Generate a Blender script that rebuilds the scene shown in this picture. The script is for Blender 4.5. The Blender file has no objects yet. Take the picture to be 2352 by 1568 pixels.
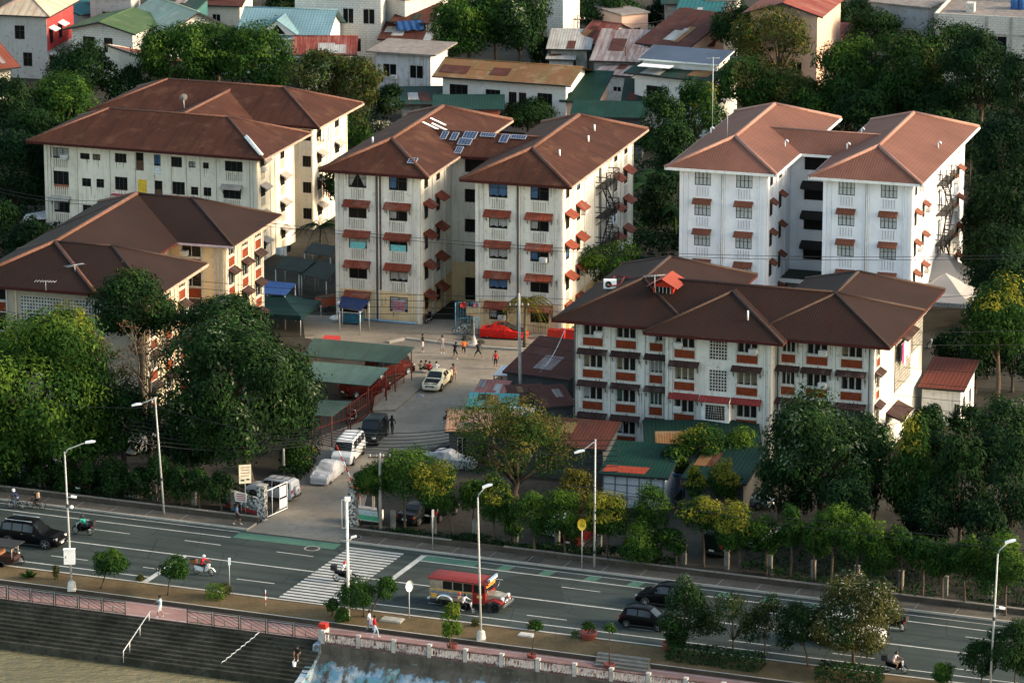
import bpy, math, random
import numpy as np
from mathutils import Vector, Matrix, noise as mnoise
random.seed(7)
SC=bpy.context.scene
COL=SC.collection
R=math.radians
# camera geometry (2352 x 1568 reading grid)
FPX, PITCH, CAMH=10000.0, R(15.0), 100.0
OFFS={0:(0, 0), 1:(784.4, 0), 2:(1567.6, 0), 3:(0, 522.5), 4:(784.4, 522.5), 5:(1567.6, 522.5), 6:(0, 1045), 7:(784.4, 1045), 8:(1567.6, 1045)}
def P(x, y, z=0.0):
 a=(x-1176)/FPX; b=-(y-784)/FPX
 d=Vector((a, math.cos(PITCH)+b*math.sin(PITCH), -math.sin(PITCH)+b*math.cos(PITCH)))
 t=(z-CAMH)/d.z
 return Vector((d.x*t, d.y*t, z))
def G(k, x, y, z=0.0):
 return P(OFFS[k][0]+x*.3335, OFFS[k][1]+y*.3335, z)
def pxm(p):
 dep=p[1]*math.cos(PITCH)-(p[2]-CAMH)*math.sin(PITCH)
 return FPX/dep
RO=P(146.7, 1241.8); RA=R(-21.56)
RU=Vector((math.cos(RA), math.sin(RA), 0)); RV=Vector((-math.sin(RA), math.cos(RA), 0))
def rd(s, t, z=0.0):
 return RO+RU*s+RV*t+Vector((0, 0, z))
 # mesh builder
class MB:
 def __init__(self):
  self.v=[]; self.f=[]; self.m=[]; self.uv=[]; self.mats=[]; self.M=Matrix.Identity(4); self.smooth=[]
 def mi(self, m):
  if m not in self.mats:self.mats.append(m)
  return self.mats.index(m)
 def add(self, vs, fs, mat, uvs=None, smooth=False):
  n=len(self.v); k=self.mi(mat)
  for p in vs:
   q=self.M@Vector(p); self.v.append((q.x, q.y, q.z))
  for i, f in enumerate(fs):
   self.f.append(tuple(n+a for a in f)); self.m.append(k); self.smooth.append(smooth)
   self.uv.append(uvs[i]if uvs else None)
  return self
 def box(self, x0, y0, z0, x1, y1, z1, mat):
  v=[(x0, y0, z0), (x1, y0, z0), (x1, y1, z0), (x0, y1, z0), (x0, y0, z1), (x1, y0, z1), (x1, y1, z1), (x0, y1, z1)]
  return self.add(v, [(0, 3, 2, 1), (4, 5, 6, 7), (0, 1, 5, 4), (1, 2, 6, 5), (2, 3, 7, 6), (3, 0, 4, 7)], mat)
 def cbox(self, c, s, mat, rz=0.0, ry=0.0, rx=0.0):
  old=self.M
  self.M=old@Matrix.Translation(c)@Matrix.Rotation(rz, 4, 'Z')@Matrix.Rotation(ry, 4, 'Y')@Matrix.Rotation(rx, 4, 'X')
  self.box(-s[0]/2, -s[1]/2, -s[2]/2, s[0]/2, s[1]/2, s[2]/2, mat)
  self.M=old; return self
 def tube(self, p0, p1, r0, mat, r1=None, n=6, cap=True):
  return self.path([p0, p1], [r0, r0 if r1 is None else r1], mat, n, cap)
 def path(self, pts, rs, mat, n=6, cap=True, smooth=True):
  pts=[Vector(p)for p in pts]
  if not isinstance(rs, (list, tuple)):rs=[rs]*len(pts)
  vs=[]; fs=[]
  for i, p in enumerate(pts):
   d=(pts[min(i+1, len(pts)-1)]-pts[max(i-1, 0)])
   if d.length<1e-9:d=Vector((0, 0, 1))
   d.normalize()
   a=d.cross(Vector((0, 0, 1))if abs(d.z)<.95 else Vector((1, 0, 0))).normalized(); b=d.cross(a)
   for j in range(n):
    t=2*math.pi*j/n
    vs.append(p+(a*math.cos(t)+b*math.sin(t))*rs[i])
  for i in range(len(pts)-1):
   for j in range(n):
    k=(j+1)%n
    fs.append((i*n+j, i*n+k, (i+1)*n+k, (i+1)*n+j))
  if cap:
   fs.append(tuple(range(n-1, -1, -1))); fs.append(tuple((len(pts)-1)*n+j for j in range(n)))
  return self.add(vs, fs, mat, smooth=smooth)
 def lathe(self, prof, mat, n=12, c=(0, 0, 0), axis='Z', cap=True):
  vs=[]; fs=[]
  for r, z in prof:
   for j in range(n):
    t=2*math.pi*j/n; x, y=r*math.cos(t), r*math.sin(t)
    p=(x, y, z)if axis=='Z' else ((x, z, y)if axis=='Y' else (z, x, y))
    vs.append((p[0]+c[0], p[1]+c[1], p[2]+c[2]))
  for i in range(len(prof)-1):
   for j in range(n):
    k=(j+1)%n
    fs.append((i*n+j, i*n+k, (i+1)*n+k, (i+1)*n+j))
  if cap:fs.append(tuple(range(n))); fs.append(tuple((len(prof)-1)*n+j for j in range(n)))
  return self.add(vs, fs, mat, smooth=True)
 def quad(self, a, b, c, d, mat, uv=None):
  return self.add([a, b, c, d], [(0, 1, 2, 3)], mat, [uv]if uv else None)
 def prism(self, poly, lo, hi, mat, axis='Y'):
  n=len(poly)
  def mk(p, h):return (p[0], h, p[1])if axis=='Y' else ((h, p[0], p[1])if axis=='X' else (p[0], p[1], h))
  vs=[mk(p, lo)for p in poly]+[mk(p, hi)for p in poly]
  fs=[tuple(range(n)), tuple(range(2*n-1, n-1, -1))]+[(i, i+n, (i+1)%n+n, (i+1)%n)for i in range(n)]
  return self.add(vs, fs, mat)
 def mesh(self, name):
  me=bpy.data.meshes.new(name)
  me.from_pydata(self.v, [], self.f)
  for m in self.mats:me.materials.append(m)
  me.polygons.foreach_set('material_index', self.m)
  me.polygons.foreach_set('use_smooth', self.smooth)
  uvl=me.uv_layers.new(name='UVMap').data
  for p in me.polygons:
   u=self.uv[p.index]; nn=p.normal
   for q, li in enumerate(p.loop_indices):
    if u:uvl[li].uv=u[q]
    else:
     c=me.vertices[me.loops[li].vertex_index].co
     uvl[li].uv=(c.x, c.y)if abs(nn.z)>.7 else ((c.y, c.z)if abs(nn.x)>abs(nn.y)else (c.x, c.z))
  me.update(); return me
 def build(self, name, parent=None, loc=(0, 0, 0), rz=0.0):
  return link(name, self.mesh(name), parent, loc, rz)
def link(name, me, parent=None, loc=(0, 0, 0), rz=0.0):
 o=bpy.data.objects.new(name, me); COL.objects.link(o)
 o.location=loc; o.rotation_euler=(0, 0, rz)
 if parent is not None:o.parent=parent
 return o
def tag(o, label, cat, group=None):
 o['label']=label; o['category']=cat
 if group:o['group']=group
 return o
def thing(name, label, cat, loc=(0, 0, 0), rz=0.0, group=None):
 return tag(link(name, None, None, loc, rz), label, cat, group)
def struct(name, mb, loc=(0, 0, 0), rz=0.0, kind='structure'):
 o=mb.build(name, None, loc, rz); o['kind']=kind; return o
def copy_tree(o, parent=None):
 c=o.copy(); COL.objects.link(c)
 if parent is not None:c.parent=parent
 for ch in [x for x in KIDS.get(o.name, [])]:copy_tree(ch, c)
 return c
KIDS={}
def scan_kids():
 KIDS.clear()
 for o in COL.objects:
  if o.parent:KIDS.setdefault(o.parent.name, []).append(o)
  # materials
class NT:
 def __init__(self, name):
  self.m=bpy.data.materials.new(name); self.m.use_nodes=True
  self.t=self.m.node_tree; self.b=self.t.nodes['Principled BSDF']; self.out=self.t.nodes['Material Output']
 def n(self, typ, **kw):
  x=self.t.nodes.new(typ)
  for k, v in kw.items():
   if k.startswith('i_'):x.inputs[k[2:].replace('_', ' ')].default_value=v
   else:setattr(x, k, v)
  return x
 def l(self, a, b):self.t.links.new(a, b)
 def ramp(self, fac, stops):
  r=self.n('ShaderNodeValToRGB'); e=r.color_ramp.elements
  while len(e)<len(stops):e.new(.5)
  for i, (p, c)in enumerate(stops):e[i].position=p; e[i].color=(c[0], c[1], c[2], 1)
  self.l(fac, r.inputs[0]); return r.outputs[0]
 def mix(self, fac, a, b, mode='MIX'):
  x=self.n('ShaderNodeMix', data_type='RGBA', blend_type=mode)
  for s, v in ((0, fac), (6, a), (7, b)):
   if hasattr(v, 'links'):self.l(v, x.inputs[s])
   else:x.inputs[s].default_value=v if s==0 else (v[0], v[1], v[2], 1)
  return x.outputs[2]
 def coord(self, uv=False):
  tc=self.n('ShaderNodeTexCoord')
  if uv:return tc.outputs['UV']
  oi=self.n('ShaderNodeObjectInfo'); ad=self.n('ShaderNodeVectorMath', operation='ADD')
  self.l(tc.outputs['Object'], ad.inputs[0]); self.l(oi.outputs['Location'], ad.inputs[1]); return ad.outputs[0]
 def noise(self, vec, scale, detail=3, rough=.55, stretch=None):
  x=self.n('ShaderNodeTexNoise'); x.inputs['Scale'].default_value=scale; x.inputs['Detail'].default_value=detail; x.inputs['Roughness'].default_value=rough
  if stretch:
   mp=self.n('ShaderNodeMapping'); mp.inputs['Scale'].default_value=stretch; self.l(vec, mp.inputs['Vector']); vec=mp.outputs[0]
  self.l(vec, x.inputs['Vector']); return x.outputs['Fac']
 def fin(self, col, rough=.8, metal=0.0, spec=.25, bump=None, bs=.3, bd=.02):
  if hasattr(col, 'links'):self.l(col, self.b.inputs['Base Color'])
  else:self.b.inputs['Base Color'].default_value=(col[0], col[1], col[2], 1)
  self.b.inputs['Roughness'].default_value=rough; self.b.inputs['Metallic'].default_value=metal
  self.b.inputs['Specular IOR Level'].default_value=spec
  if bump is not None:
   bn=self.n('ShaderNodeBump'); bn.inputs['Strength'].default_value=bs; bn.inputs['Distance'].default_value=bd
   self.l(bump, bn.inputs['Height']); self.l(bn.outputs[0], self.b.inputs['Normal'])
  return self.m
def sc(c, k):return tuple(min(1, x*k)for x in c)
MC={}
def plain(name, col, rough=.6, metal=0.0, var=.25, scale=4.0, spec=.3, dirt=None, dfac=.5):
 """painted / bare surface with uneven tone and blotches of dirt"""
 if name in MC:return MC[name]
 t=NT(name); v=t.coord(); n1=t.noise(v, scale, 4)
 c=t.ramp(n1, [(.3, sc(col, 1-var)), (.7, sc(col, 1+var*.6))])
 if dirt:
  n2=t.noise(v, scale*.7, 5, .65)
  f=t.ramp(n2, [(.5, (0, 0, 0)), (.68, (dfac, )*3)])
  c=t.mix(f, c, dirt)
 MC[name]=t.fin(c, rough, metal, spec*.4, n1, .15, .01); return MC[name]
def wallmat(name, col, stain=(.12, .10, .075), amt=.6, blotch=None, bamt=.5, lo=.5, hi=.75, block=False, mort=(.12, .11, .10)):
 """rendered wall: vertical run-off stains and patches where the coat has gone"""
 if name in MC:return MC[name]
 t=NT(name); v=t.coord(); uv=t.coord(True)
 big=t.noise(v, .35, 4, .6)
 c=t.ramp(big, [(.3, sc(col, .86)), (.7, sc(col, 1.04))])
 if block:
  br=t.n('ShaderNodeTexBrick'); br.inputs['Scale'].default_value=1.0; br.inputs['Brick Width'].default_value=.55; br.inputs['Row Height'].default_value=.27
  br.inputs['Mortar Size'].default_value=.022; br.inputs['Color1'].default_value=(*sc(col, 1.0), 1); br.inputs['Color2'].default_value=(*sc(col, .82), 1); br.inputs['Mortar'].default_value=(*mort, 1)
  t.l(uv, br.inputs['Vector']); c=t.mix(.55, c, br.outputs[0], 'MIX')
 st=t.noise(uv, 1.0, 4, .6, (3.2, .22, 1)); st2=t.noise(v, .42, 5, .65)
 f=t.n('ShaderNodeMath', operation='MULTIPLY')
 t.l(t.ramp(st, [(lo, (0, 0, 0)), (hi, (1, 1, 1))]), f.inputs[0]); t.l(t.ramp(st2, [(.4, (amt*.08, )*3), (.68, (amt, )*3)]), f.inputs[1])
 c=t.mix(f.outputs[0], c, stain)
 sp=t.noise(v, 2.2, 6, .7)
 c=t.mix(t.ramp(sp, [(.56, (0, 0, 0)), (.66, (bamt, )*3)]), c, blotch or sc(col, .55))
 MC[name]=t.fin(c, .9, 0, .05, sp, .25, .02); return MC[name]
def roofmat(name, col, rust=(.09, .028, .016), amt=.6, pitch=.28, depth=.35, pale=None, pamt=.3, rough=.6, rows=0):
 """ribbed metal sheet: ribs run down the slope (UV u = along eave, v = up the slope)"""
 if name in MC:return MC[name]
 t=NT(name); uv=t.coord(True); v=t.coord()
 w=t.n('ShaderNodeTexWave', wave_type='BANDS', bands_direction='X', wave_profile='SIN'); w.inputs['Scale'].default_value=.314/pitch
 t.l(uv, w.inputs['Vector'])
 n1=t.noise(v, .22, 4, .6); n2=t.noise(uv, 1.0, 4, .65, (1.6, .18, 1)); n3=t.noise(v, 1.7, 5, .7)
 c=t.ramp(n1, [(.3, sc(col, .8)), (.7, sc(col, 1.2))])
 c=t.mix(t.ramp(n2, [(.45, (0, 0, 0)), (.7, (amt, )*3)]), c, rust)
 n5=t.noise(v, .55, 5, .65)
 if pale:c=t.mix(t.ramp(n5, [(.53, (0, 0, 0)), (.66, (pamt, )*3)]), c, pale)
 c=t.mix(t.ramp(n3, [(.55, (0, 0, 0)), (.7, (.3, )*3)]), c, sc(rust, .8))
 c=t.mix(t.ramp(w.outputs['Fac'], [(.05, (depth, )*3), (.4, (0, 0, 0))]), c, sc(col, .35))
 if rows:
  w2=t.n('ShaderNodeTexWave', wave_type='BANDS', bands_direction='Y', wave_profile='SAW'); w2.inputs['Scale'].default_value=.314/rows
  t.l(uv, w2.inputs['Vector']); c=t.mix(t.ramp(w2.outputs['Fac'], [(.0, (.45, )*3), (.25, (0, 0, 0))]), c, sc(col, .4))
 MC[name]=t.fin(c, max(rough, .7), 0, .08, w.outputs['Fac'], .4, .03); return MC[name]
def leafmat(name, c1, c2, trans=.25, rough=.75, spec=.05):
 if name in MC:return MC[name]
 t=NT(name); g=t.n('ShaderNodeNewGeometry'); v=t.coord()
 n1=t.noise(v, .35, 3)
 ad=t.n('ShaderNodeMath', operation='MULTIPLY_ADD'); ad.inputs[1].default_value=.55
 t.l(g.outputs['Random Per Island'], ad.inputs[0]); sb=t.n('ShaderNodeMath', operation='MULTIPLY_ADD'); sb.inputs[1].default_value=1.3; sb.inputs[2].default_value=-.43
 t.l(n1, sb.inputs[0]); t.l(sb.outputs[0], ad.inputs[2])
 c=t.ramp(ad.outputs[0], [(.15, c1), (.85, c2)])
 t.fin(c, rough, 0, spec)
 tr=t.n('ShaderNodeBsdfTranslucent'); t.l(c, tr.inputs['Color'])
 mx=t.n('ShaderNodeMixShader'); mx.inputs[0].default_value=trans
 t.l(t.b.outputs[0], mx.inputs[1]); t.l(tr.outputs[0], mx.inputs[2]); t.l(mx.outputs[0], t.out.inputs['Surface'])
 MC[name]=t.m; return t.m
def flat(name, col, rough=.5, metal=0.0, spec=.4, coat=0.0):
 if name in MC:return MC[name]
 t=NT(name); v=t.coord(); n1=t.noise(v, 6, 3)
 c=t.ramp(n1, [(.3, sc(col, .9)), (.7, sc(col, 1.06))])
 m=t.fin(c, rough, metal, spec)
 if coat:t.b.inputs['Coat Weight'].default_value=coat; t.b.inputs['Coat Roughness'].default_value=.08
 MC[name]=m; return m
GLASS=flat('window_glass_dark', (.006, .008, .008), .3, 0, .10)
CARGLASS=flat('car_glass', (.008, .010, .011), .06, 0, .45)
BLACK=flat('black_rubber', (.012, .012, .012), .7)
DARK=plain('dark_metal', (.03, .03, .03), .5)
STEEL=plain('galvanised_steel', (.42, .43, .42), .45, .3, .15)
CHROME=flat('chrome', (.7, .7, .7), .18, .9)
WHITE=plain('white_paint', (.74, .73, .68), .6, 0, .1, 3, .3, (.3, .26, .2), .35)
CONC=plain('concrete', (.30, .285, .25), .9, 0, .3, 2.5, .15, (.12, .11, .09), .5)
CONCP=plain('pale_concrete', (.47, .45, .40), .9, 0, .22, 3, .15, (.16, .14, .11), .45)
UNLIT=plain('interior_dark', (.015, .014, .012), .95)  # near black colour paints the unlit inside behind openings
WOOD=plain('brown_wood', (.10, .055, .03), .7)
BARK=plain('bark', (.075, .058, .042), .95, 0, .35, 6)
BARKP=plain('pale_bark', (.16, .13, .10), .95, 0, .35, 6)
RED=plain('red_paint', (.42, .03, .018), .5, 0, .2)
BLUE=plain('blue_paint', (.03, .09, .24), .5)
TEAL=plain('teal_paint', (.05, .28, .30), .5)
YEL=flat('yellow_sign', (.75, .50, .03), .5)
WHITEF=flat('white_enamel', (.78, .78, .76), .35)
GREY=plain('grey_plastic', (.28, .28, .28), .6)
# building kit
def fm(side, x0, x1, y0, y1):
 """matrix of a facade: X along it (left to right seen from outside), Y inward, Z up"""
 if side=='front':return Matrix.Translation((x0, y0, 0)), 0.0
 if side=='right':return Matrix.Translation((x1, y0, 0))@Matrix.Rotation(R(90), 4, 'Z'), R(90)
 if side=='left':return Matrix.Translation((x0, y1, 0))@Matrix.Rotation(R(-90), 4, 'Z'), R(-90)
 return Matrix.Translation((x1, y1, 0))@Matrix.Rotation(R(180), 4, 'Z'), R(180)
def facade(mb, M, W, H, holes, mat, dep=.2, z0=0.0, dark=None):
 old=mb.M; mb.M=old@M
 xs=sorted({0.0, W}|{round(max(0, min(W, h[i])), 4)for h in holes for i in (0, 2)})
 zs=sorted({z0, H}|{round(max(z0, min(H, h[i])), 4)for h in holes for i in (1, 3)})
 for i in range(len(xs)-1):
  j=0
  while j<len(zs)-1:
   xc=(xs[i]+xs[i+1])/2
   def inh(j):
    zc=(zs[j]+zs[j+1])/2
    return any(h[0]<xc<h[2]and h[1]<zc<h[3]for h in holes)
   if inh(j):j+=1; continue
   k=j
   while k+1<len(zs)-1 and not inh(k+1):k+=1
   a, b, c, d=xs[i], xs[i+1], zs[j], zs[k+1]
   mb.quad((a, 0, c), (b, 0, c), (b, 0, d), (a, 0, d), mat, [(a, c), (b, c), (b, d), (a, d)])
   j=k+1
 for h in holes:
  a, c, b, d=h[:4]
  mb.quad((a, 0, c), (b, 0, c), (b, dep, c), (a, dep, c), mat); mb.quad((a, 0, d), (a, dep, d), (b, dep, d), (b, 0, d), mat)
  mb.quad((a, 0, c), (a, dep, c), (a, dep, d), (a, 0, d), mat); mb.quad((b, 0, c), (b, 0, d), (b, dep, d), (b, dep, c), mat)
  mb.quad((a, dep, c), (b, dep, c), (b, dep, d), (a, dep, d), dark or UNLIT)
 mb.M=old
WC={}
CURT=[plain('curtain_white', (.30, .30, .28), .9), plain('curtain_blue', (.06, .12, .22), .9), plain('curtain_cream', (.16, .13, .08), .9), plain('curtain_green', (.04, .09, .065), .9)]
FRD=plain('window_frame_brown', (.06, .045, .035), .6)
FRW=plain('window_frame_white', (.46, .44, .39), .6)
FRB=flat('window_frame_black', (.02, .02, .02), .5)
PALEP=flat('frosted_pane', (.50, .52, .50), .25, 0, .5)
AMBP=flat('amber_pane', (.16, .13, .07), .2, 0, .5)
GREYP=flat('grey_pane', (.10, .12, .12), .15, 0, .6)
def win_meshes(style, w, h):
 k=(style, round(w, 2), round(h, 2))
 if k in WC:return WC[k]
 fr=MB(); pn=MB()
 fmt={'E':FRB, 'F':FRW, 'D':FRD, 'L':FRB, 'B':FRD, 'O':FRW}[style]
 t=.05 if style!='F' else .07
 y0, y1=.03, .12
 fr.box(-w/2, y0, 0, w/2, y1, t, fmt); fr.box(-w/2, y0, h-t, w/2, y1, h, fmt)
 nb={'E':3, 'F':2, 'D':1, 'L':0, 'B':2, 'O':1}[style]
 for i in range(nb+2):
  x=-w/2+(w-t)*i/(nb+1)
  fr.box(x, y0+.004, t, x+t, y1-.004, h-t, fmt)
 if style in ('E', ):fr.box(-w/2+t, y0+.02, h*.5, w/2-t, y1-.02, h*.5+.03, fmt)
 if style=='D':fr.box(-w/2+t, y0+.01, h*.62, w/2-t, y1-.02, h*.62+.035, fmt)
 if style=='F':
  for i in range(9):x=-w/2+t+(w-2*t)*(i+.5)/9; fr.box(x-.009, y0-.02, t, x+.009, y0, h-t, FRD if i%3 else GREY)
 if style=='B':
  for i in range(5):z=t+(h-2*t)*(i+.5)/5; fr.box(-w/2+t, y0-.012, z-.012, w/2-t, y0-.001, z+.012, FRB)
 if style=='L':
  for i in range(7):
   z=t+(h-2*t)*i/7
   pn.quad((-w/2+t, .05, z), (w/2-t, .05, z), (w/2-t, .12, z+(h-2*t)/7*1.1), (-w/2+t, .12, z+(h-2*t)/7*1.1), GREYP)
 else:
  gm={'E':PALEP, 'F':GLASS, 'D':GLASS, 'B':GLASS, 'O':GLASS}[style]
  pn.box(-w/2+t, .10, t, w/2-t, .115, h-t, gm)
 WC[k]=(fr.mesh('window'), pn.mesh('pane')); return WC[k]
def curtain_mesh(w, h, kind, ci):
 k=('c', round(w, 2), round(h, 2), kind, ci)
 if k in WC:return WC[k]
 mb=MB(); n=8; m=CURT[ci]
 def drape(xa, xb, xb2):
  vs=[]; fs=[]
  for j in range(2):
   for i in range(n+1):
    x=xa+((xb if j==0 else xb2)-xa)*i/n
    vs.append((x, .085+.012*(i%2), h*.97 if j==0 else h*(.1+.05*(i%3))))
  for i in range(n):fs.append((i, i+1, n+2+i, n+1+i))
  mb.add(vs, fs, m)
 if kind==0:drape(-w*.46, -w*.02, -w*.33); drape(w*.46, w*.02, w*.33)
 elif kind==1:drape(-w*.46, w*.46, w*.46)
 else:drape(-w*.46, -w*.1, -w*.12)
 WC[k]=mb.mesh('curtain'); return WC[k]
AWM={}
def awning_mesh(key, w, proj, drop, mat, bmat, lip=.1, brace=True):
 k=(key, round(w, 2))
 if k in AWM:return AWM[k]
 mb=MB(); L=math.hypot(proj, drop); t=.035
 a=(0, 0); b=(-proj, -drop)
 n=max(4, int(w/.16)); vs=[]; fs=[]; uv=[]
 for i in range(n+1):
  x=-w/2+w*i/n; dz=.018 if i%2 else 0
  vs+=[(x, 0, dz), (x, -proj, -drop+dz), (x, 0, dz-t), (x, -proj, -drop+dz-t)]
 for i in range(n):
  p, q=i*4, i*4+4; u0=w*i/n; u1=w*(i+1)/n
  fs+=[(p, p+1, q+1, q), (p+2, q+2, q+3, p+3), (p+1, p+3, q+3, q+1)]; uv+=[[(u0, L), (u0, 0), (u1, 0), (u1, L)], None, None]
 mb.add(vs, fs, mat, uv)
 mb.box(-w/2-.01, -proj-.03, -drop-lip, w/2+.01, -proj+.0, -drop+.015, mat)
 for sx in (-1, 1):
  x=sx*(w/2-.03)
  mb.add([(x, -.01, -t-.005), (x, -proj, -drop-t-.005), (x, -proj, -drop-lip), (x, -.01, -lip-.12)], [(0, 1, 2, 3)], mat)
  if brace:
   x=sx*(w/2-.14)
   mb.tube((x, -.02, -drop-.55), (x, -proj+.06, -drop-.07), .022, bmat, n=4)
   mb.box(x-.02, -.05, -drop-.6, x+.02, -.005, -.05, bmat)
 AWM[k]=mb.mesh('awning'); return AWM[k]
def place(root, M, rz, me, name, x, y, z):
 p=M@Vector((x, y, z)); return link(name, me, root, p, rz)
def add_window(root, M, rz, style, xc, z, w, h, curt=None, label=None):
 f, p=win_meshes(style, w, h)
 o=place(root, M, rz, f, 'window', xc, 0, z)
 link('pane', p, o)
 if curt is not None:link('curtain', curtain_mesh(w, h, curt[0], curt[1]), o)
 if label:o['label']=label
 return o
ACM=None
def add_ac(root, M, rz, x, z):
 global ACM
 if ACM is None:
  mb=MB(); mb.box(-.33, -.42, 0, .33, .06, .42, WHITE); mb.box(-.29, -.435, .04, .29, -.421, .38, GREY)
  for i in range(5):mb.box(-.27, -.45, .07+i*.06, .27, -.436, .095+i*.06, WHITE)
  mb.box(-.36, -.40, -.05, -.3, .0, -.005, DARK); mb.box(.3, -.40, -.05, .36, .0, -.005, DARK)
  ACM=mb.mesh('air_conditioner')
 return place(root, M, rz, ACM, 'air_conditioner', x, 0, z)
COND=None
def condenser_mesh():
 global COND
 if COND is None:
  mb=MB(); mb.box(-.45, -.2, 0, .45, .2, .62, WHITEF); mb.lathe([(.24, -.215), (.24, -.201)], DARK, 16, (-.1, 0, .31), 'Y'); mb.lathe([(.07, -.222), (.07, -.214)], GREY, 10, (-.1, 0, .31), 'Y')
  mb.box(-.4, -.18, -.08, -.3, .18, 0, DARK); mb.box(.3, -.18, -.08, .4, .18, 0, DARK)
  COND=mb.mesh('condenser')
 return COND
def hip(mb, x0, x1, y0, y1, z, slope, mat, caps=None, capmat=None, fascia=None, fmat=None, r=.13, fh=.28, soffit=True):
 w, d=x1-x0, y1-y0; t=math.tan(slope)
 def face(pts, e0, e1):
  e0=Vector(e0); e1=Vector(e1); u=(e1-e0).normalized(); uvs=[]
  for p in pts:
   q=Vector(p)-e0; uu=q.dot(u); uvs.append((uu, (q-u*uu).length))
  mb.add(pts, [tuple(range(len(pts)))], mat, [uvs])
 if w>=d:
  h=d/2*t; A=(x0+d/2, y0+d/2, z+h); B=(x1-d/2, y0+d/2, z+h)
 else:
  h=w/2*t; A=(x0+w/2, y0+w/2, z+h); B=(x0+w/2, y1-w/2, z+h)
 FL, FR, BR, BL=(x0, y0, z), (x1, y0, z), (x1, y1, z), (x0, y1, z)
 if w>=d:
  face([FL, FR, B, A], FL, FR); face([FR, BR, B], FR, BR); face([BR, BL, A, B], BR, BL); face([BL, FL, A], BL, FL)
  hips=[(FL, A), (BL, A), (FR, B), (BR, B), (A, B)]
 else:
  face([FL, FR, A], FL, FR); face([FR, BR, B, A], FR, BR); face([BR, BL, B], BR, BL); face([BL, FL, A, B], BL, FL)
  hips=[(FL, A), (FR, A), (BR, B), (BL, B), (A, B)]
 if caps is not None:
  for a, b in hips:
   a=Vector(a); b=Vector(b); caps.path([a+Vector((0, 0, .0)), b], r, capmat, 5)
 if fascia is not None:
  o=.03
  for (a, b)in (((x0-o, y0-o), (x1+o, y0)), ((x1, y0), (x1+o, y1)), ((x0-o, y1), (x1+o, y1+o)), ((x0-o, y0), (x0, y1))):
   fascia.box(a[0], a[1], z-fh, b[0], b[1], z-.012, fmat)
  if soffit:fascia.quad((x0+.02, y0+.02, z-fh+.05), (x0+.02, y1-.02, z-fh+.05), (x1-.02, y1-.02, z-fh+.05), (x1-.02, y0+.02, z-fh+.05), fmat)
 return A, B
def gable_x(mb, x0, x1, y0, y1, z, slope, mat, caps=None, capmat=None, r=.1):
 h=(y1-y0)/2*math.tan(slope); ym=(y0+y1)/2; L=math.hypot((y1-y0)/2, h)
 mb.quad((x0, y0, z), (x1, y0, z), (x1, ym, z+h), (x0, ym, z+h), mat, [(x0, 0), (x1, 0), (x1, L), (x0, L)])
 mb.quad((x1, y1, z), (x0, y1, z), (x0, ym, z+h), (x1, ym, z+h), mat, [(x0, 0), (x1, 0), (x1, L), (x0, L)])
 if caps is not None:caps.path([(x0, ym, z+h), (x1, ym, z+h)], r, capmat, 5)
 return h
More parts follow.
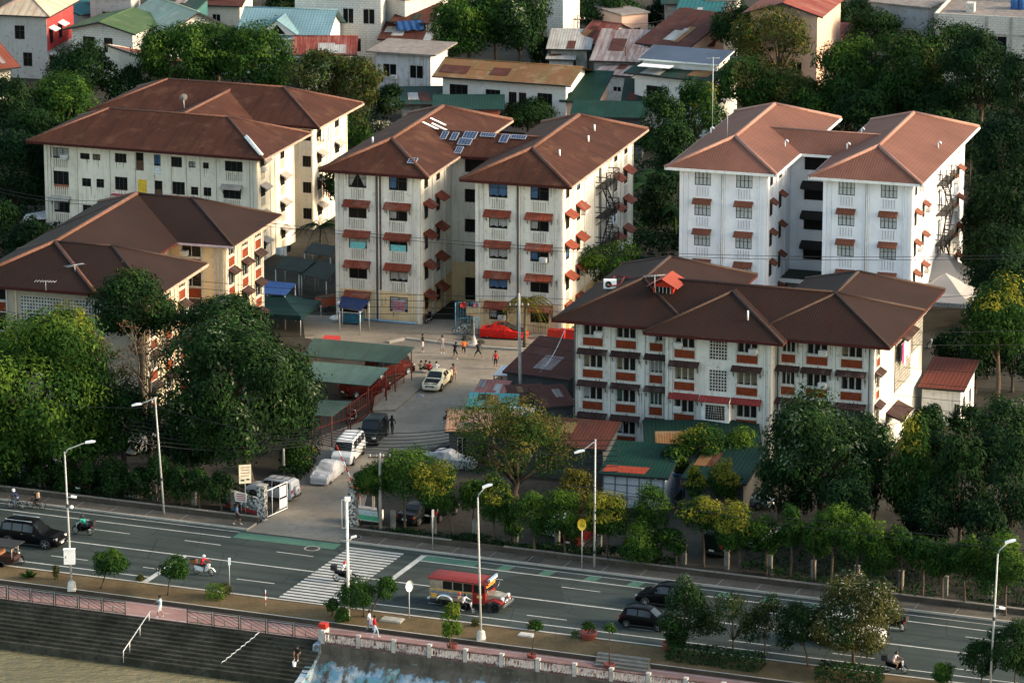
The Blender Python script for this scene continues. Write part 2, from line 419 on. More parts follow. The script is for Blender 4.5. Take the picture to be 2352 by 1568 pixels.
 # generic small house / shack
def house(name, label, a, b, z, dep, roof, wmat, rmat, wins=(), rwins=(), over=.5, slope=14, wz0=0.0, cat='house', ret=False, capm=None, fasm=None, ac=(), thick=.06, style='O', lwins=()):
 """walls from the two upper front corners of the front wall seen at pixels a and b, at height z; depth dep"""
 A=P(a[0], a[1], z); B=P(b[0], b[1], z)
 W=(B-A).xy.length; ang=math.atan2(B.y-A.y, B.x-A.x)
 root=thing(name, label, cat, (A.x, A.y, 0), ang)
 w=MB(); H=z
 top={}
 def holes(ws, W):return [(f*W-ww/2, zz, f*W+ww/2, zz+hh)for (f, zz, ww, hh)in ws]
 for side, L, ws in (('front', W, wins), ('right', dep, rwins), ('left', dep, lwins), ('back', W, ())):
  M, rz=fm(side, 0, W, 0, dep); facade(w, M, L, H, holes(ws, L), wmat, .15)
  for (f, zz, ww, hh)in ws:add_window(root, M, rz, style, f*L, zz, ww, hh)
 s=R(slope); t=math.tan(s); rf=MB(); cp=MB(); fs=MB()
 fasm=fasm or DARK
 if roof=='gable_x':
  h=gable_x(rf, -over, W+over, -over, dep+over, z-over*t+.0, s, rmat, cp, capm or rmat)
  for x in (0, W):w.add([(x, 0, z), (x, dep, z), (x, dep/2, z+dep/2*t-.02)], [(0, 1, 2)], wmat)
  fs.box(-over, -over-.04, z-over*t-.16, W+over, -over, z-over*t-.005, fasm)
 elif roof=='gable_y':
  h=W/2*t; o=over; L=math.hypot(W/2+o, (W/2+o)*t)
  zt=z+h; ze=z-o*t
  rf.quad((-o, -o, ze), (-o, dep+o, ze), (W/2, dep+o, zt), (W/2, -o, zt), rmat, [(0, 0), (dep+2*o, 0), (dep+2*o, L), (0, L)])
  rf.quad((W+o, dep+o, ze), (W+o, -o, ze), (W/2, -o, zt), (W/2, dep+o, zt), rmat, [(0, 0), (dep+2*o, 0), (dep+2*o, L), (0, L)])
  cp.path([(W/2, -o, zt), (W/2, dep+o, zt)], .1, capm or rmat, 5)
  for y in (0, dep):w.add([(0, y, z), (W, y, z), (W/2, y, z+h-.02)], [(0, 1, 2)], wmat)
  fs.add([(-o, -o-.01, ze-.18), (-o, -o-.01, ze), (W/2, -o-.01, zt), (W/2, -o-.01, zt-.2)], [(0, 1, 2, 3)], fasm)
  fs.add([(W+o, -o-.01, ze-.18), (W/2, -o-.01, zt-.2), (W/2, -o-.01, zt), (W+o, -o-.01, ze)], [(0, 1, 2, 3)], fasm)
 elif roof=='hip':
  hip(rf, -over, W+over, -over, dep+over, z-.02, s, rmat, cp, capm or rmat, fs, fasm, .09, .16)
 elif roof in ('shed', 'shed_b'):
  o=over; d=dep+2*o; L=d/math.cos(s); up=d*t
  za, zb=(z-o*t+.04, z-o*t+.04+up)if roof=='shed' else (z+up-o*t, z-o*t)
  rf.quad((-o, -o, za), (W+o, -o, za), (W+o, dep+o, zb), (-o, dep+o, zb), rmat, [(0, 0), (W, 0), (W, L), (0, L)])
  rf.quad((-o, -o, za-thick), (-o, dep+o, zb-thick), (W+o, dep+o, zb-thick), (W+o, -o, za-thick), rmat)
  for (p, q, e, f)in (((-o, -o), (W+o, -o), za, za), ((W+o, -o), (W+o, dep+o), za, zb), ((-o, dep+o), (-o, -o), zb, za)):
   fs.quad((p[0], p[1], e-thick-.1), (q[0], q[1], f-thick-.1), (q[0], q[1], f+.01), (p[0], p[1], e+.01), fasm)
  zf, zk=za+o*t, zb-o*t
  if roof=='shed':
   for x in (0, W):w.add([(x, 0, z), (x, dep, z), (x, dep, zk-.07)], [(0, 1, 2)], wmat)
   w.quad((W, dep, z), (0, dep, z), (0, dep, zk-.07), (W, dep, zk-.07), wmat)
  else:
   for x in (0, W):w.add([(x, 0, z), (x, dep, z), (x, 0, zf-.07)], [(0, 1, 2)], wmat)
   w.quad((0, 0, z), (W, 0, z), (W, 0, zf-.07), (0, 0, zf-.07), wmat)
 elif roof=='flat':
  rf.box(-over, -over, z+.002, W+over, dep+over, z+.18, rmat)
 elif roof=='parapet':
  rf.box(.12, .12, z-.55, W-.12, dep-.12, z-.45, rmat)
  for (a0, b0, a1, b1)in ((.0, .0, W, .14), (0, dep-.14, W, dep), (0, .14, .14, dep-.14), (W-.14, .14, W, dep-.14)):fs.box(a0, b0, z+.001, a1, b1, z+.07, CONCP)
 w.build('wall', root); r_=rf.build('roof', root)
 rq=random.Random(label)
 if roof in ('shed', 'gable_x')and rmat not in (R_BLUET, R_BLUE, R_DGRN)and 'annex' not in label:
  d_=dep+2*over if roof=='shed' else dep/2+over; zb_=z-over*t+(.04 if roof=='shed' else 0)
  for i in range(rq.randint(1, 3)):
   u0=rq.uniform(.02, .7); u1=u0+rq.uniform(.12, .28); v0=rq.uniform(0, .5); v1=v0+rq.uniform(.3, .5); X0, X1=-over+u0*(W+2*over), -over+min(.98, u1)*(W+2*over); Y0, Y1=v0*d_, min(.98, v1)*d_
   q=MB(); q.quad((X0, -over+Y0, zb_+Y0*t+.035+i*.008), (X1, -over+Y0, zb_+Y0*t+.035+i*.008), (X1, -over+Y1, zb_+Y1*t+.035+i*.008), (X0, -over+Y1, zb_+Y1*t+.035+i*.008), rq.choice(PATCH), [(X0, Y0), (X1, Y0), (X1, Y1), (X0, Y1)]); q.build('roof_patch', r_)
 if cp.v:cp.build('ridge_cap', r_)
 if fs.v:fs.build('fascia', r_)
 for (sd, x, zz)in ac:
  M, rz=fm(sd, 0, W, 0, dep); add_ac(root, M, rz, x*(W if sd=='front' else dep), zz)
 return (root, W, ang)if ret else root
 # the five tenement blocks
W_D=wallmat('wall_stained_cream', (.70, .655, .56), (.16, .13, .10), .62, (.34, .29, .23), .45, .46, .70)
W_E=wallmat('wall_white', (.80, .80, .81), (.45, .45, .44), .4, (.62, .63, .65), .4, .52, .8)
W_F=wallmat('wall_grey_white', (.60, .585, .525), (.20, .18, .145), .65, (.24, .22, .18), .7, .46, .7)
W_B=wallmat('wall_yellowed', (.72, .65, .52), (.18, .15, .11), .65, (.40, .34, .25), .45, .48, .72)
W_C=wallmat('wall_ochre', (.64, .50, .31), (.16, .12, .08), .45, (.36, .27, .17), .35)
W_OCH=wallmat('wall_ochre_base', (.68, .50, .27), (.2, .14, .09), .45)
R_D=roofmat('roof_rust_red', (.054, .0205, .0118), (.023, .0112, .0078), .75, .26, .16, (.092, .042, .024), .65, rough=.75)
R_E=roofmat('roof_tile_brown', (.142, .064, .045), (.10, .043, .030), .35, .24, .35, None, .3, .6, .34)
R_F=roofmat('roof_dark_brown', (.0215, .0118, .0085), (.034, .0105, .007), .6, .22, .35, (.030, .013, .009), .5, rough=.75)
R_C=roofmat('roof_brown', (.0215, .0122, .0090), (.030, .0108, .0076), .45, .22, .35, rough=.75)
CAP_D=plain('ridge_cap_tan', (.125, .058, .039), .6, 0, .3)
CAP_E=plain('ridge_cap_pink', (.27, .145, .11), .6, 0, .2)
CAP_F=plain('ridge_cap_dull', (.045, .027, .02), .6, 0, .3)
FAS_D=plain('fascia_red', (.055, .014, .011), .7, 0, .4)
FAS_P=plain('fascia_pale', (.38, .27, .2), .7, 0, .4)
AW_D=roofmat('awning_red_rust', (.20, .046, .024), (.06, .03, .022), .85, .16, .25, (.34, .24, .2), .3)
AW_E=roofmat('awning_brown', (.15, .056, .034), (.2, .07, .05), .3, .16, .2)
AW_F=roofmat('awning_dark_brown', (.042, .023, .02), (.06, .04, .035), .6, .2, .5, (.2, .15, .13), .35)
AW_R=roofmat('awning_maroon', (.20, .035, .03), (.1, .03, .03), .4, .2, .5)
AW_G=roofmat('awning_black', (.03, .028, .026), (.05, .03, .03), .4, .2, .3)
AW_B=roofmat('awning_grey', (.36, .33, .29), (.2, .15, .12), .5, .16, .3)
ORANGE=plain('orange_panel', (.165, .034, .013), .75, 0, .28, 3, .2, (.14, .05, .03), .45)
GREYPAINT=plain('grey_wall_paint', (.42, .46, .50), .8, 0, .08)
class Block:
 def __init__(s, label, origin, ang, name='tenement_building'):
  s.root=thing(name, label, 'apartment building', (origin.x, origin.y, 0), R(ang))
  s.w=MB(); s.r=MB(); s.c=MB(); s.f=MB(); s.trim=s.w
 def wing(s, x0, x1, y0, y1, H, mat, front=(), right=(), left=(), back=(), z0=0):
  for side, hs in (('front', front), ('right', right), ('left', left), ('back', back)):
   M, rz=fm(side, x0, x1, y0, y1)
   facade(s.w, M, (x1-x0)if side in ('front', 'back')else (y1-y0), H, hs, mat, .2, z0)
 def done(s):
  s.w.build('wall', s.root); r=s.r.build('roof', s.root)
  s.c.build('ridge_cap', r); s.f.build('fascia', r)
GRV=plain('groove_grime_shade', (.26, .23, .18), .95, 0, .4)  # grime plus painted shade, for dark lines between ribs and beside pilasters
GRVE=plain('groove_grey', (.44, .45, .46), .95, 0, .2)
def ribs(mb, M, x, z, w, h, mat, n=7):
 old=mb.M; mb.M=old@M
 gm=GRVE if mat is W_E else GRV
 for i in range(n-1):
  xx=x-w/2+w*(i+1)/n; mb.box(xx-.022, -.02, z+.03*(i%3), xx+.022, -.003, z+h, gm)
 for i in range(n):
  xx=x-w/2+w*(i+.5)/n; mb.box(xx-.045, -.05, z, xx+.045, -.002, z+h, mat)
 mb.M=old
DRP=[plain('run_off_dark', (.17, .15, .115), .95, 0, .4), plain('run_off_mid', (.30, .275, .22), .95, 0, .4)]
RDR=random.Random(31)
def drips(mb, M, x, z, w, zmin=.1):
 old=mb.M; mb.M=old@M
 for i in range(RDR.randint(1, 4)):
  xx=x+RDR.uniform(-.5, .5)*w; l=RDR.uniform(.25, 1.1); h=RDR.uniform(.02, .055); y=-.004-.001*i; m=RDR.choice(DRP)
  mb.add([(xx-h, y, z), (xx+h, y, z), (xx+h*.3, y, max(zmin, z-l)), (xx-h*.4, y, max(zmin, z-l*.9))], [(0, 3, 2, 1)], m)
 mb.M=old
def strip(mb, M, x, w, z0, z1, mat, d=.06):
 old=mb.M; mb.M=old@M; mb.box(x-w/2, -d, z0, x+w/2, -.002, z1, mat)
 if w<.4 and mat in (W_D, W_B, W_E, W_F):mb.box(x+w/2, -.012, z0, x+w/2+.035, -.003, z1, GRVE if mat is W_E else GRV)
 mb.M=old
def fire_escape(root, M, rz, x0, x1, zs, mat):
 mb=MB(); d=1.05
 for k, z in enumerate(zs):
  mb.box(x0, -d, z-.06, x1, -.01, z, mat)
  for (a, b)in (((x0, -d), (x1, -d)), ((x0, -.05), (x0, -d)), ((x1, -.05), (x1, -d))):
   for hz in (.5, 1.0):mb.tube((a[0], a[1], z+hz), (b[0], b[1], z+hz), .045, mat, n=4)
  nb=9
  for i in range(nb+1):
   x=x0+(x1-x0)*i/nb; mb.tube((x, -d, z), (x, -d, z+1.0), .026 if i%3 else .06, mat, n=4)
  for x in (x0+.15, x1-.15):mb.tube((x, -.02, z-.75), (x, -d+.08, z-.07), .03, mat, n=4)
  if k+1<len(zs):
   z2=zs[k+1]; xa, xb=(x0+.5, x1-.6)if k%2 else (x1-.5, x0+.6)
   for y in (-d+.1, -.45):
    mb.tube((xa, y, z), (xb, y, z2), .07, mat, n=4)
   for i in range(11):
    f=(i+.5)/11; x=xa+(xb-xa)*f; mb.box(x-.12, -d+.1, z+(z2-z)*f-.015, x+.12, -.45, z+(z2-z)*f+.015, mat)
 for x in (x0+.1, x0+(x1-x0)*.45, x1-.1):mb.tube((x, -d*.5, 0), (x, -d*.5, zs[-1]+1.0), .05, mat, n=4)
 o=place(root, M, rz, mb.mesh('fire_escape'), 'fire_escape', 0, 0, 0); return o
SLP=R(21.7)
def h_block(label, origin, E=False):
 B=Block(label, origin, -17.3); rt=B.root
 wm, rm, cm=(W_E, R_E, CAP_E)if E else (W_D, R_D, CAP_D)
 H=13.6; ze=13.9; W=8.1; L=23.0; x2=5.15; FH=2.8
 st='E' if E else 'D'
 aw=awning_mesh('E' if E else 'D', 1.75 if E else 2.5, .55 if E else .7, .40 if E else .46, AW_E if E else AW_D, FRB, .06 if E else .1, not E)
 aws=awning_mesh('Es' if E else 'Ds', 1.35 if E else 1.95, .6 if E else .85, .42 if E else .55, AW_E if E else AW_D, FRB, .06, False)
 ww, wh=(1.5, 1.3)if E else (1.72, 1.38)
 rnd=random.Random(3 if E else 5)
 for wi, xo in enumerate((-W, x2)):
  fx=[2.15, 6.0]; hs=[]
  for k in range(5):
   for x in fx:hs.append((x-ww/2, k*FH+.98, x+ww/2, k*FH+.98+wh))
  ry=[1.7, 5.1, 17.2, 20.6]; rh=[]; rsm=1.15
  for k in range(5):
   for y in (ry if wi else ry[:2]):rh.append((y-rsm/2, k*FH+.98, y+rsm/2, k*FH+.98+wh))
   if wi:
    for y in (7.4, 15.6):rh.append((y-.3, k*FH+1.4, y+.3, k*FH+2.2))
    rh.append((11.6, k*FH+.1, 12.5, k*FH+2.1))
  if E:B.wing(xo, xo+W, 0, L, H, wm, hs, rh)
  else:
   B.wing(xo, xo+W, 0, L, H, wm, [h for h in hs if h[1]>FH], [h for h in rh if h[1]>FH], z0=FH)
   B.wing(xo, xo+W, 0, L, FH, W_OCH, [h for h in hs if h[1]<FH], [h for h in rh if h[1]<FH])
  M, rz=fm('front', xo, xo+W, 0, L); Mr, rzr=fm('right', xo, xo+W, 0, L)
  for k in range(5):
   z=k*FH+.98
   for ci, x in enumerate(fx):
    cu=None if E or rnd.random()<.5 else (rnd.choice((1, 2, 2)), rnd.choice((0, 0, 1, 2, 3)))
    if not E and k==4:cu=((0, 0), (2, 1), (1, 1), (2, 1))[wi*2+ci]
    o=add_window(rt, M, rz, st, x, z, ww, wh, cu)
    if not E and wi==0 and k==2:
     b=MB(); b.box(-.72, -.05, .02, .72, -.005, .6, plain('turquoise_board', (.17, .50, .50), .6)); b.build('board', o)['label']='turquoise board closing the lower half of the window'
    if not E:drips(B.w, M, x+rnd.choice((-1, 1))*1.3, z+1.2, .8); drips(B.w, M, x, z-.05, ww)
    if not E and wi==0 and k==0 and ci==1:
     b=MB(); b.box(-.55, -.03, .1, .55, -.004, 1.0, plain('poster_pink', (.40, .17, .20), .7, 0, .5, 5)); b.box(-.6, -.028, .05, .6, -.003, .1, WHITE); b.box(-.6, -.028, 1.0, .6, -.003, 1.05, WHITE); b.build('poster', o)
     continue
    if k<4:
     place(rt, M, rz, aw, 'awning', x, -.01, z+wh+.3)
    ribs(B.w, M, x, z-.98, 1.5, .86, wm if (k or E)else W_OCH, 6 if E else 7)
   for y in (ry if wi else ry[:2]):
    add_window(rt, Mr, rzr, st, y, z, rsm, wh, None if E or rnd.random()<.5 else (rnd.choice((2, 1)), rnd.choice((0, 1, 2))))
    if k<4:place(rt, Mr, rzr, aws, 'awning', y, -.01, z+wh+.3)
    ribs(B.w, Mr, y, z-.98, 1.15, .86, wm if (k or E)else W_OCH, 5)
   if wi:
    for y in (7.4, 15.6):add_window(rt, Mr, rzr, 'L', y, k*FH+1.4, .6, .8)
    if not E and k in (0, 2):add_ac(rt, M, rz, fx[k//2]+.4, z+.05)
    if E or k in (1, 3):add_ac(rt, Mr, rzr, 6.3 if k%2 else 18.9, z+.35)
    if E:add_ac(rt, Mr, rzr, 18.9 if k%2 else 3.4, z+.2)
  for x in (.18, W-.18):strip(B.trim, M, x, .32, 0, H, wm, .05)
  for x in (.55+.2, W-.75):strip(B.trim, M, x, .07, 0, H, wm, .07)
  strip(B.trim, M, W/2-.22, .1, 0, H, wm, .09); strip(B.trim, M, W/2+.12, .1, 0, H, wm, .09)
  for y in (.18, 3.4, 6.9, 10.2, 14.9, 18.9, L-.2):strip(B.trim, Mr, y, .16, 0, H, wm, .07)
  dp=MB(); dp.tube((W/2-.05, -.1, .1), (W/2-.05, -.1, H-.1), .06, (WHITE if E else plain('old_pipe', (.13, .09, .07), .7)), n=6)
  place(rt, M, rz, dp.mesh('downpipe'), 'downpipe', 0, 0, 0)
  if not E and wi==0:
   dp2=MB(); dp2.box(W/2-.02, -.055, 2.9, W/2+.34, -.003, H-.2, plain('soot_stain', (.09, .075, .06), .95, 0, .5, 2)); place(rt, M, rz, dp2.mesh('stained_strip'), 'stained_strip', 0, 0, 0)
  if wi:fire_escape(rt, Mr, rzr, 10.4, 14.6, [FH*k for k in range(1, 5)], DARK)
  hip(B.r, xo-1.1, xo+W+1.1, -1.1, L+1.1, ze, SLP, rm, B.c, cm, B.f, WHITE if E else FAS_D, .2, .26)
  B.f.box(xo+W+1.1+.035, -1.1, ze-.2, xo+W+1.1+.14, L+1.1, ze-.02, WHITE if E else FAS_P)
 y0, y1=9.0, 14.0; hs=[]
 for k in range(5):
  hs.append((1.25, k*FH+(.15 if k==0 else .95), x2-.25, k*FH+(2.3 if k==0 else 2.2)))
 if E:B.wing(.002, x2-.002, y0, y1, H, wm, hs)
 else:
  B.wing(.002, x2-.002, y0, y1, H, wm, [h for h in hs if h[1]>3.7], z0=3.7)
  B.wing(.002, x2-.002, y0, y1, 3.7, W_OCH, [h for h in hs if h[1]<3.7 and h[3]<3.7])
 M, rz=fm('front', 0, x2, y0, y1)
 gable_x(B.r, -3.7, x2+3.7, y0-1.1, y1+1.1, ze, SLP, rm, B.c, cm, .1)
 B.f.box(.8, y0-1.13, ze-.26, x2-.8, y0-1.1, ze-.01, WHITE if E else FAS_D)
 if E:
  am=awning_mesh('El', 4.0, .8, .35, AW_G, FRB, .3, False)
  for k in range(1, 4):place(rt, M, rz, am, 'awning', 3.1, -.01, k*FH+2.75)['label']='long black awning over the landing opening'
  for (sx, ss, zt)in ((0.0, 'court', 5.6), ):
   b=MB(); b.box(.01, y0-.004, 0, x2-.01, y0-.001, 5.7, GREYPAINT); b=None
  pb=MB(); pb.box(x2+4.05, -.066, 0, x2+W, -.0655, 5.6, GREYPAINT); pb=None
  po=MB(); po.box(-.1, 5.2, 2.6, 5.2, 9.0-.01, 2.75, plain('porch_roof_green', (.05, .055, .045), .8)); po.box(-.1, 5.1, 2.45, 5.2, 5.2, 2.8, WHITE)
  po.box(.3, 5.25, 0, .5, 5.45, 2.6, WHITE); po.box(4.6, 5.25, 0, 4.8, 5.45, 2.6, WHITE); po.build('porch_roof', rt)
 else:
  for k in range(1, 4):
   q=MB()
   for i in range(8):q.tube((1.3+i*.45, -.06, k*FH+.95), (1.3+i*.45, -.06, k*FH+1.5), .02, DARK, n=4)
   q.tube((1.25, -.06, k*FH+1.5), (4.95, -.06, k*FH+1.5), .025, DARK, n=4); place(rt, M, rz, q.mesh('balustrade'), 'balustrade', 0, 0, 0)
 B.done(); return B
OD=P(967, 744.2); OE=P(1757, 738)
def frame(o, ang):
 return Matrix.Translation((o.x, o.y, 0))@Matrix.Rotation(R(ang), 4, 'Z')
FD=frame(OD, -17.3); FE=frame(OE, -17.3)
BD=h_block('stained cream five storey block with red awnings and solar panels on its roof', OD)
BE=h_block('clean white five storey block with small brown awnings, standing right of the stained one', OE, True)
def roof_z(x, y, x0, x1, y0, y1, ze, s=SLP):
 return ze+min(x-x0, x1-x, y-y0, y1-y)*math.tan(s)
 # block F: four storeys, orange panels, dark roof, projecting stair bay (front right)
OF=P(1318, 1016); FF=frame(OF, -18.3)
def block_f():
 B=Block('grey white four storey block with orange panels below its windows', OF, -18.3); rt=B.root
 W, L, H, ze, FH=25.0, 17.0, 10.45, 10.62, 2.68
 ovx, ovy=1.5, 1.3; s=R(22.5); bx0, bx1, bp=8.1, 16.9, 1.3
 aw=awning_mesh('F', 2.5, .55, .34, AW_F, FRB, .05); awr=awning_mesh('Fr', 2.5, .55, .36, AW_R, FRB, .05); aws=awning_mesh('Fs', 1.9, .55, .34, AW_F, FRB, .05)
 cols=[(1.6, 1.7, aw), (4.4, 1.7, aw), (6.95, 1.1, aws), (17.95, 1.15, aws), (20.3, 1.75, aw), (23.15, 1.75, aw)]
 zs=[k*FH+1.1 for k in range(4)]; wh=1.25
 hs=[(x-w/2, z, x+w/2, z+wh)for (x, w, a)in cols for z in zs]
 right=[(y-.55, z, y+.55, z+wh)for y in (1.1, )for z in zs]
 B.wing(0, W, 0, 9.6, H, W_F, hs, right)
 B.wing(.01, 8.9, 9.62, L, H, W_F);
 B.wing(16.1, W-.01, 9.62, L, H, W_F)
 M, rz=fm('front', 0, W, 0, L); Mr, rzr=fm('right', 0, W, 0, L)
 rnd=random.Random(11)
 def unit(M, rz, x, z, w, a, k, ac=False, cu=None):
  o=add_window(rt, M, rz, 'F', x, z, w, wh, cu)
  q=MB(); q.box(-w/2, -.03, -.82, w/2, -.004, -.14, ORANGE); q.box(-w/2-.06, -.07, -.14, w/2+.06, .0, -.02, FRW); q.box(-w/2-.06, -.06, -.9, w/2+.06, -.003, -.82, FRW)
  q.box(-w/2-.09, -.07, -.9, -w/2, -.003, wh, FRW); q.box(w/2, -.07, -.9, w/2+.09, -.003, wh, FRW)
  place(rt, M, rz, q.mesh('spandrel_panel'), 'spandrel_panel', x, 0, z)
  if a is not None:place(rt, M, rz, a, 'awning', x, -.01, z+wh+.36)
  if ac:add_ac(rt, M, rz, x+(-.3 if rnd.random()<.6 else .3)*w, z+.05)
 for ci, (x, w, a)in enumerate(cols):
  for k, z in enumerate(zs):
   drips(B.w, M, x, z-.9, w); drips(B.w, M, x+w*.75, z+.9, .5)
   unit(M, rz, x, z, w, a if k<3 else None, k, (ci, k)in ((0, 3), (2, 3), (4, 3), (4, 2)), (rnd.choice((1, 2, 2)), rnd.choice((0, 2, 3)))if rnd.random()<.5 else None)
 for k, z in enumerate(zs):unit(Mr, rzr, 1.1, z, 1.1, aws if k<3 else None, k)
 Mb, rzb=fm('front', bx0, bx1, -bp, 0); BW=bx1-bx0
 bc=[(1.6, 1.7), (BW-2.0, 1.75)]
 hb=[(x-w/2, z, x+w/2, z+wh)for (x, w)in bc for z in zs[1:]]
 sc_=[(BW/2-.72, zs[3]-.75, BW/2+.72, zs[3]+.85), (BW/2-.72, zs[2]-.7, BW/2+.72, zs[2]+1.1)]
 B.wing(bx0, bx1, -bp, -.003, H, W_F, hb+sc_)
 for ci, (x, w)in enumerate(bc):
  for k in (1, 2, 3):unit(Mb, rzb, x, zs[k], w, awr if k==1 else (aw if k<3 else None), k, (ci, k)in ((0, 3), (1, 3), (0, 1)), (1, 2)if k==2 else None)
 for (a, z0, b, z1)in sc_:
  q=MB(); n, m=6, int(round((z1-z0)/.25));
  for i in range(n+1):x=a+(b-a)*i/n; q.box(x-.035, .0, z0, x+.035, .1, z1, FRW)
  for j in range(m+1):z=z0+(z1-z0)*j/m; q.box(a, .004, z-.035, b, .096, z+.035, FRW)
  place(rt, Mb, rzb, q.mesh('breeze_block_screen'), 'breeze_block_screen', 0, 0, 0)
 q=MB(); q.box(BW/2-1.15, -.75, zs[1]-1.0, BW/2+1.15, -.004, zs[1]+wh+.2, WHITE); o=place(rt, Mb, rzb, q.mesh('oriel'), 'oriel', 0, 0, 0)
 q=MB(); q.box(BW/2-.8, -.765, zs[1]-.15, BW/2+.8, -.752, zs[1]+1.05, GLASS); q.build('pane', o)
 q=MB()
 for i in range(9):x=BW/2-.8+1.6*i/8; q.tube((x, -.8, zs[1]-.15), (BW/2+(x-BW/2)*(1 if i in (0, 8)else .3+.7*abs(x-BW/2)/.8), -.8, zs[1]+1.05), .018, FRW, n=4)
 for j in range(7):z=zs[1]-.15+1.2*j/6; q.tube((BW/2-.8, -.8, z), (BW/2+.8, -.8, z), .014, FRW, n=4)
 q.build('grille', o)
 place(rt, Mb, rzb, awr, 'awning', BW/2, -.76, zs[1]+wh+.55)
 for x in (.2, .55, BW-.2, BW-.55):strip(B.trim, Mb, x, .12, 0, H, W_F, .07)
 for x in (.15, 3.0, 5.9, 19.0, 21.7, 24.85):strip(B.trim, M, x, .2, 0, H, W_F, .06)
 pp=MB()
 for x in (.1, 7.85, 17.1, 24.6):pp.tube((x, -.13, .2), (x, -.13, H-.2), .05, DARK if x!=7.85 else FRW, n=5)
 place(rt, M, rz, pp.mesh('downpipe'), 'downpipe', 0, 0, 0)
 q=MB()
 for (y0, y1, z0, z1)in ((7.0, 12.4, 4.6, 9.4), (13.0, 16.4, 6.4, 9.6)):
  n=int((y1-y0)/.3); m=int((z1-z0)/.3)
  for i in range(n+1):y=y0+(y1-y0)*i/n; q.box(y-.07, -.1, z0, y+.07, -.01, z1, CONC)
  for j in range(m+1):z=z0+(z1-z0)*j/m; q.box(y0, -.095, z-.07, y1, -.012, z+.07, CONC)
 place(rt, Mr, rzr, q.mesh('breeze_block_screen'), 'breeze_block_screen', 0, 0, 0)
 la=awning_mesh('Fl', 4.2, 1.3, .6, AW_F, FRB, .08); place(rt, Mr, rzr, la, 'awning', 8.0, -.02, 9.9); place(rt, Mr, rzr, la, 'awning', 6.4, -.02, 3.6)
 hip(B.r, -ovx, W+ovx, -ovy, 9.6+ovy, ze, s, R_F, B.c, CAP_F, B.f, FAS_D, .14, .26)
 hip(B.r, -ovx+.01, 8.9+ovx, -ovy+.01, L+ovy, ze-.02, s, R_F, B.c, CAP_F, B.f, FAS_D, .14, .24)
 hip(B.r, 16.1-ovx, W+ovx-.01, -ovy+.01, L+ovy, ze-.02, s, R_F, B.c, CAP_F, B.f, FAS_D, .14, .24)
 a, b, yf=bx0-1.5, bx1+1.25, -bp-1.3; hw=(b-a)/2; t=math.tan(s); zr=ze+hw*t; xm=(a+b)/2
 z0=ze-.06; Lh=math.hypot(hw, hw*t); yb=yf+hw+3.0
 B.r.add([(a, yf, z0), (b, yf, z0), (xm, yf+hw, zr-.06)], [(0, 1, 2)], R_F, [[(0, 0), (b-a, 0), (hw, Lh)]])
 B.r.add([(b, yf, z0), (b, yf+3.5, z0), (xm, yb, zr-.06), (xm, yf+hw, zr-.06)], [(0, 1, 2, 3)], R_F, [[(0, 0), (3.5, 0), (hw+3, Lh), (hw, Lh)]])
 B.r.add([(a, yf+3.5, z0), (a, yf, z0), (xm, yf+hw, zr-.06), (xm, yb, zr-.06)], [(0, 1, 2, 3)], R_F, [[(0, 0), (3.5, 0), (3, Lh), (0, Lh)]])
 B.c.path([(a, yf, z0), (xm, yf+hw, zr-.06)], .14, CAP_F, 5); B.c.path([(b, yf, z0), (xm, yf+hw, zr-.06)], .17, CAP_F, 5)
 B.f.box(a-.02, yf-.03, z0-.26, b+.02, yf, z0-.01, FAS_D); B.f.box(a-.03, yf, z0-.26, a, yf+1.4, z0-.01, FAS_D); B.f.box(b, yf, z0-.26, b+.03, yf+1.4, z0-.01, FAS_D)
 d=MB(); dx, dy=6.6, 3.0; dz=ze+(dy+ovy)*t
 ORD=roofmat('dormer_orange', (.24, .05, .03), (.16, .03, .02), .3, .22, .4)
 d.box(dx-.85, dy-.0, dz-.5, dx+.85, dy+2.2, dz+.55, RED)
 o=d.build('dormer', rt); d=MB()
 for sx in (-1, 1):d.add([(dx, dy-.45, dz+1.25), (dx, dy+2.6, dz+1.25), (dx+sx*1.35, dy+2.6, dz+.5), (dx+sx*1.35, dy-.45, dz+.5)], [(0, 1, 2, 3)], ORD, [[(0, 1.5), (3, 1.5), (3, 0), (0, 0)]])
 d.add([(dx-.85, dy-.003, dz+.55), (dx+.85, dy-.003, dz+.55), (dx, dy-.003, dz+1.1)], [(0, 1, 2)], RED); d.build('dormer_roof', o)
 d=MB(); d.box(dx-.65, dy-.02, dz-.1, dx+.65, dy-.004, dz+.5, GLASS)
 for i in range(5):d.box(dx-.65+i*.31, dy-.05, dz-.1, dx-.61+i*.31, dy-.021, dz+.5, FRW)
 d.build('dormer_window', o)
 d=MB(); FI=FF.inverted(); q=[FI@P(x, y, 12.35)for x, y in ((1399, 657), (1412, 634), (1474, 639), (1424, 655), (1434, 636))]
 for a_, b_ in ((0, 1), (1, 2), (3, 4), (0, 3)):d.tube(tuple(q[a_]), tuple(q[b_]), .06, plain('frame_dull_red', (.16, .022, .018), .7), n=4)
 d.build('roof_frame', rt)
 c=link('air_conditioner', condenser_mesh(), rt, (1.6, 4.6, ze+(1.6+ovx)*t+.12), R(15)); c.scale=(1.15, 1.15, 1.15); c['label']='white outdoor fan unit on the roof slope'
 c=link('air_conditioner', condenser_mesh(), rt, (9.1, -.35, 2.2), 0)
 v=MB(); v.tube((14.6, -.2, ze+2.3*t), (14.6, -.2, ze+2.3*t+.8), .07, WHITE); v.build('vent_pipe', rt)
 B.done()
block_f()
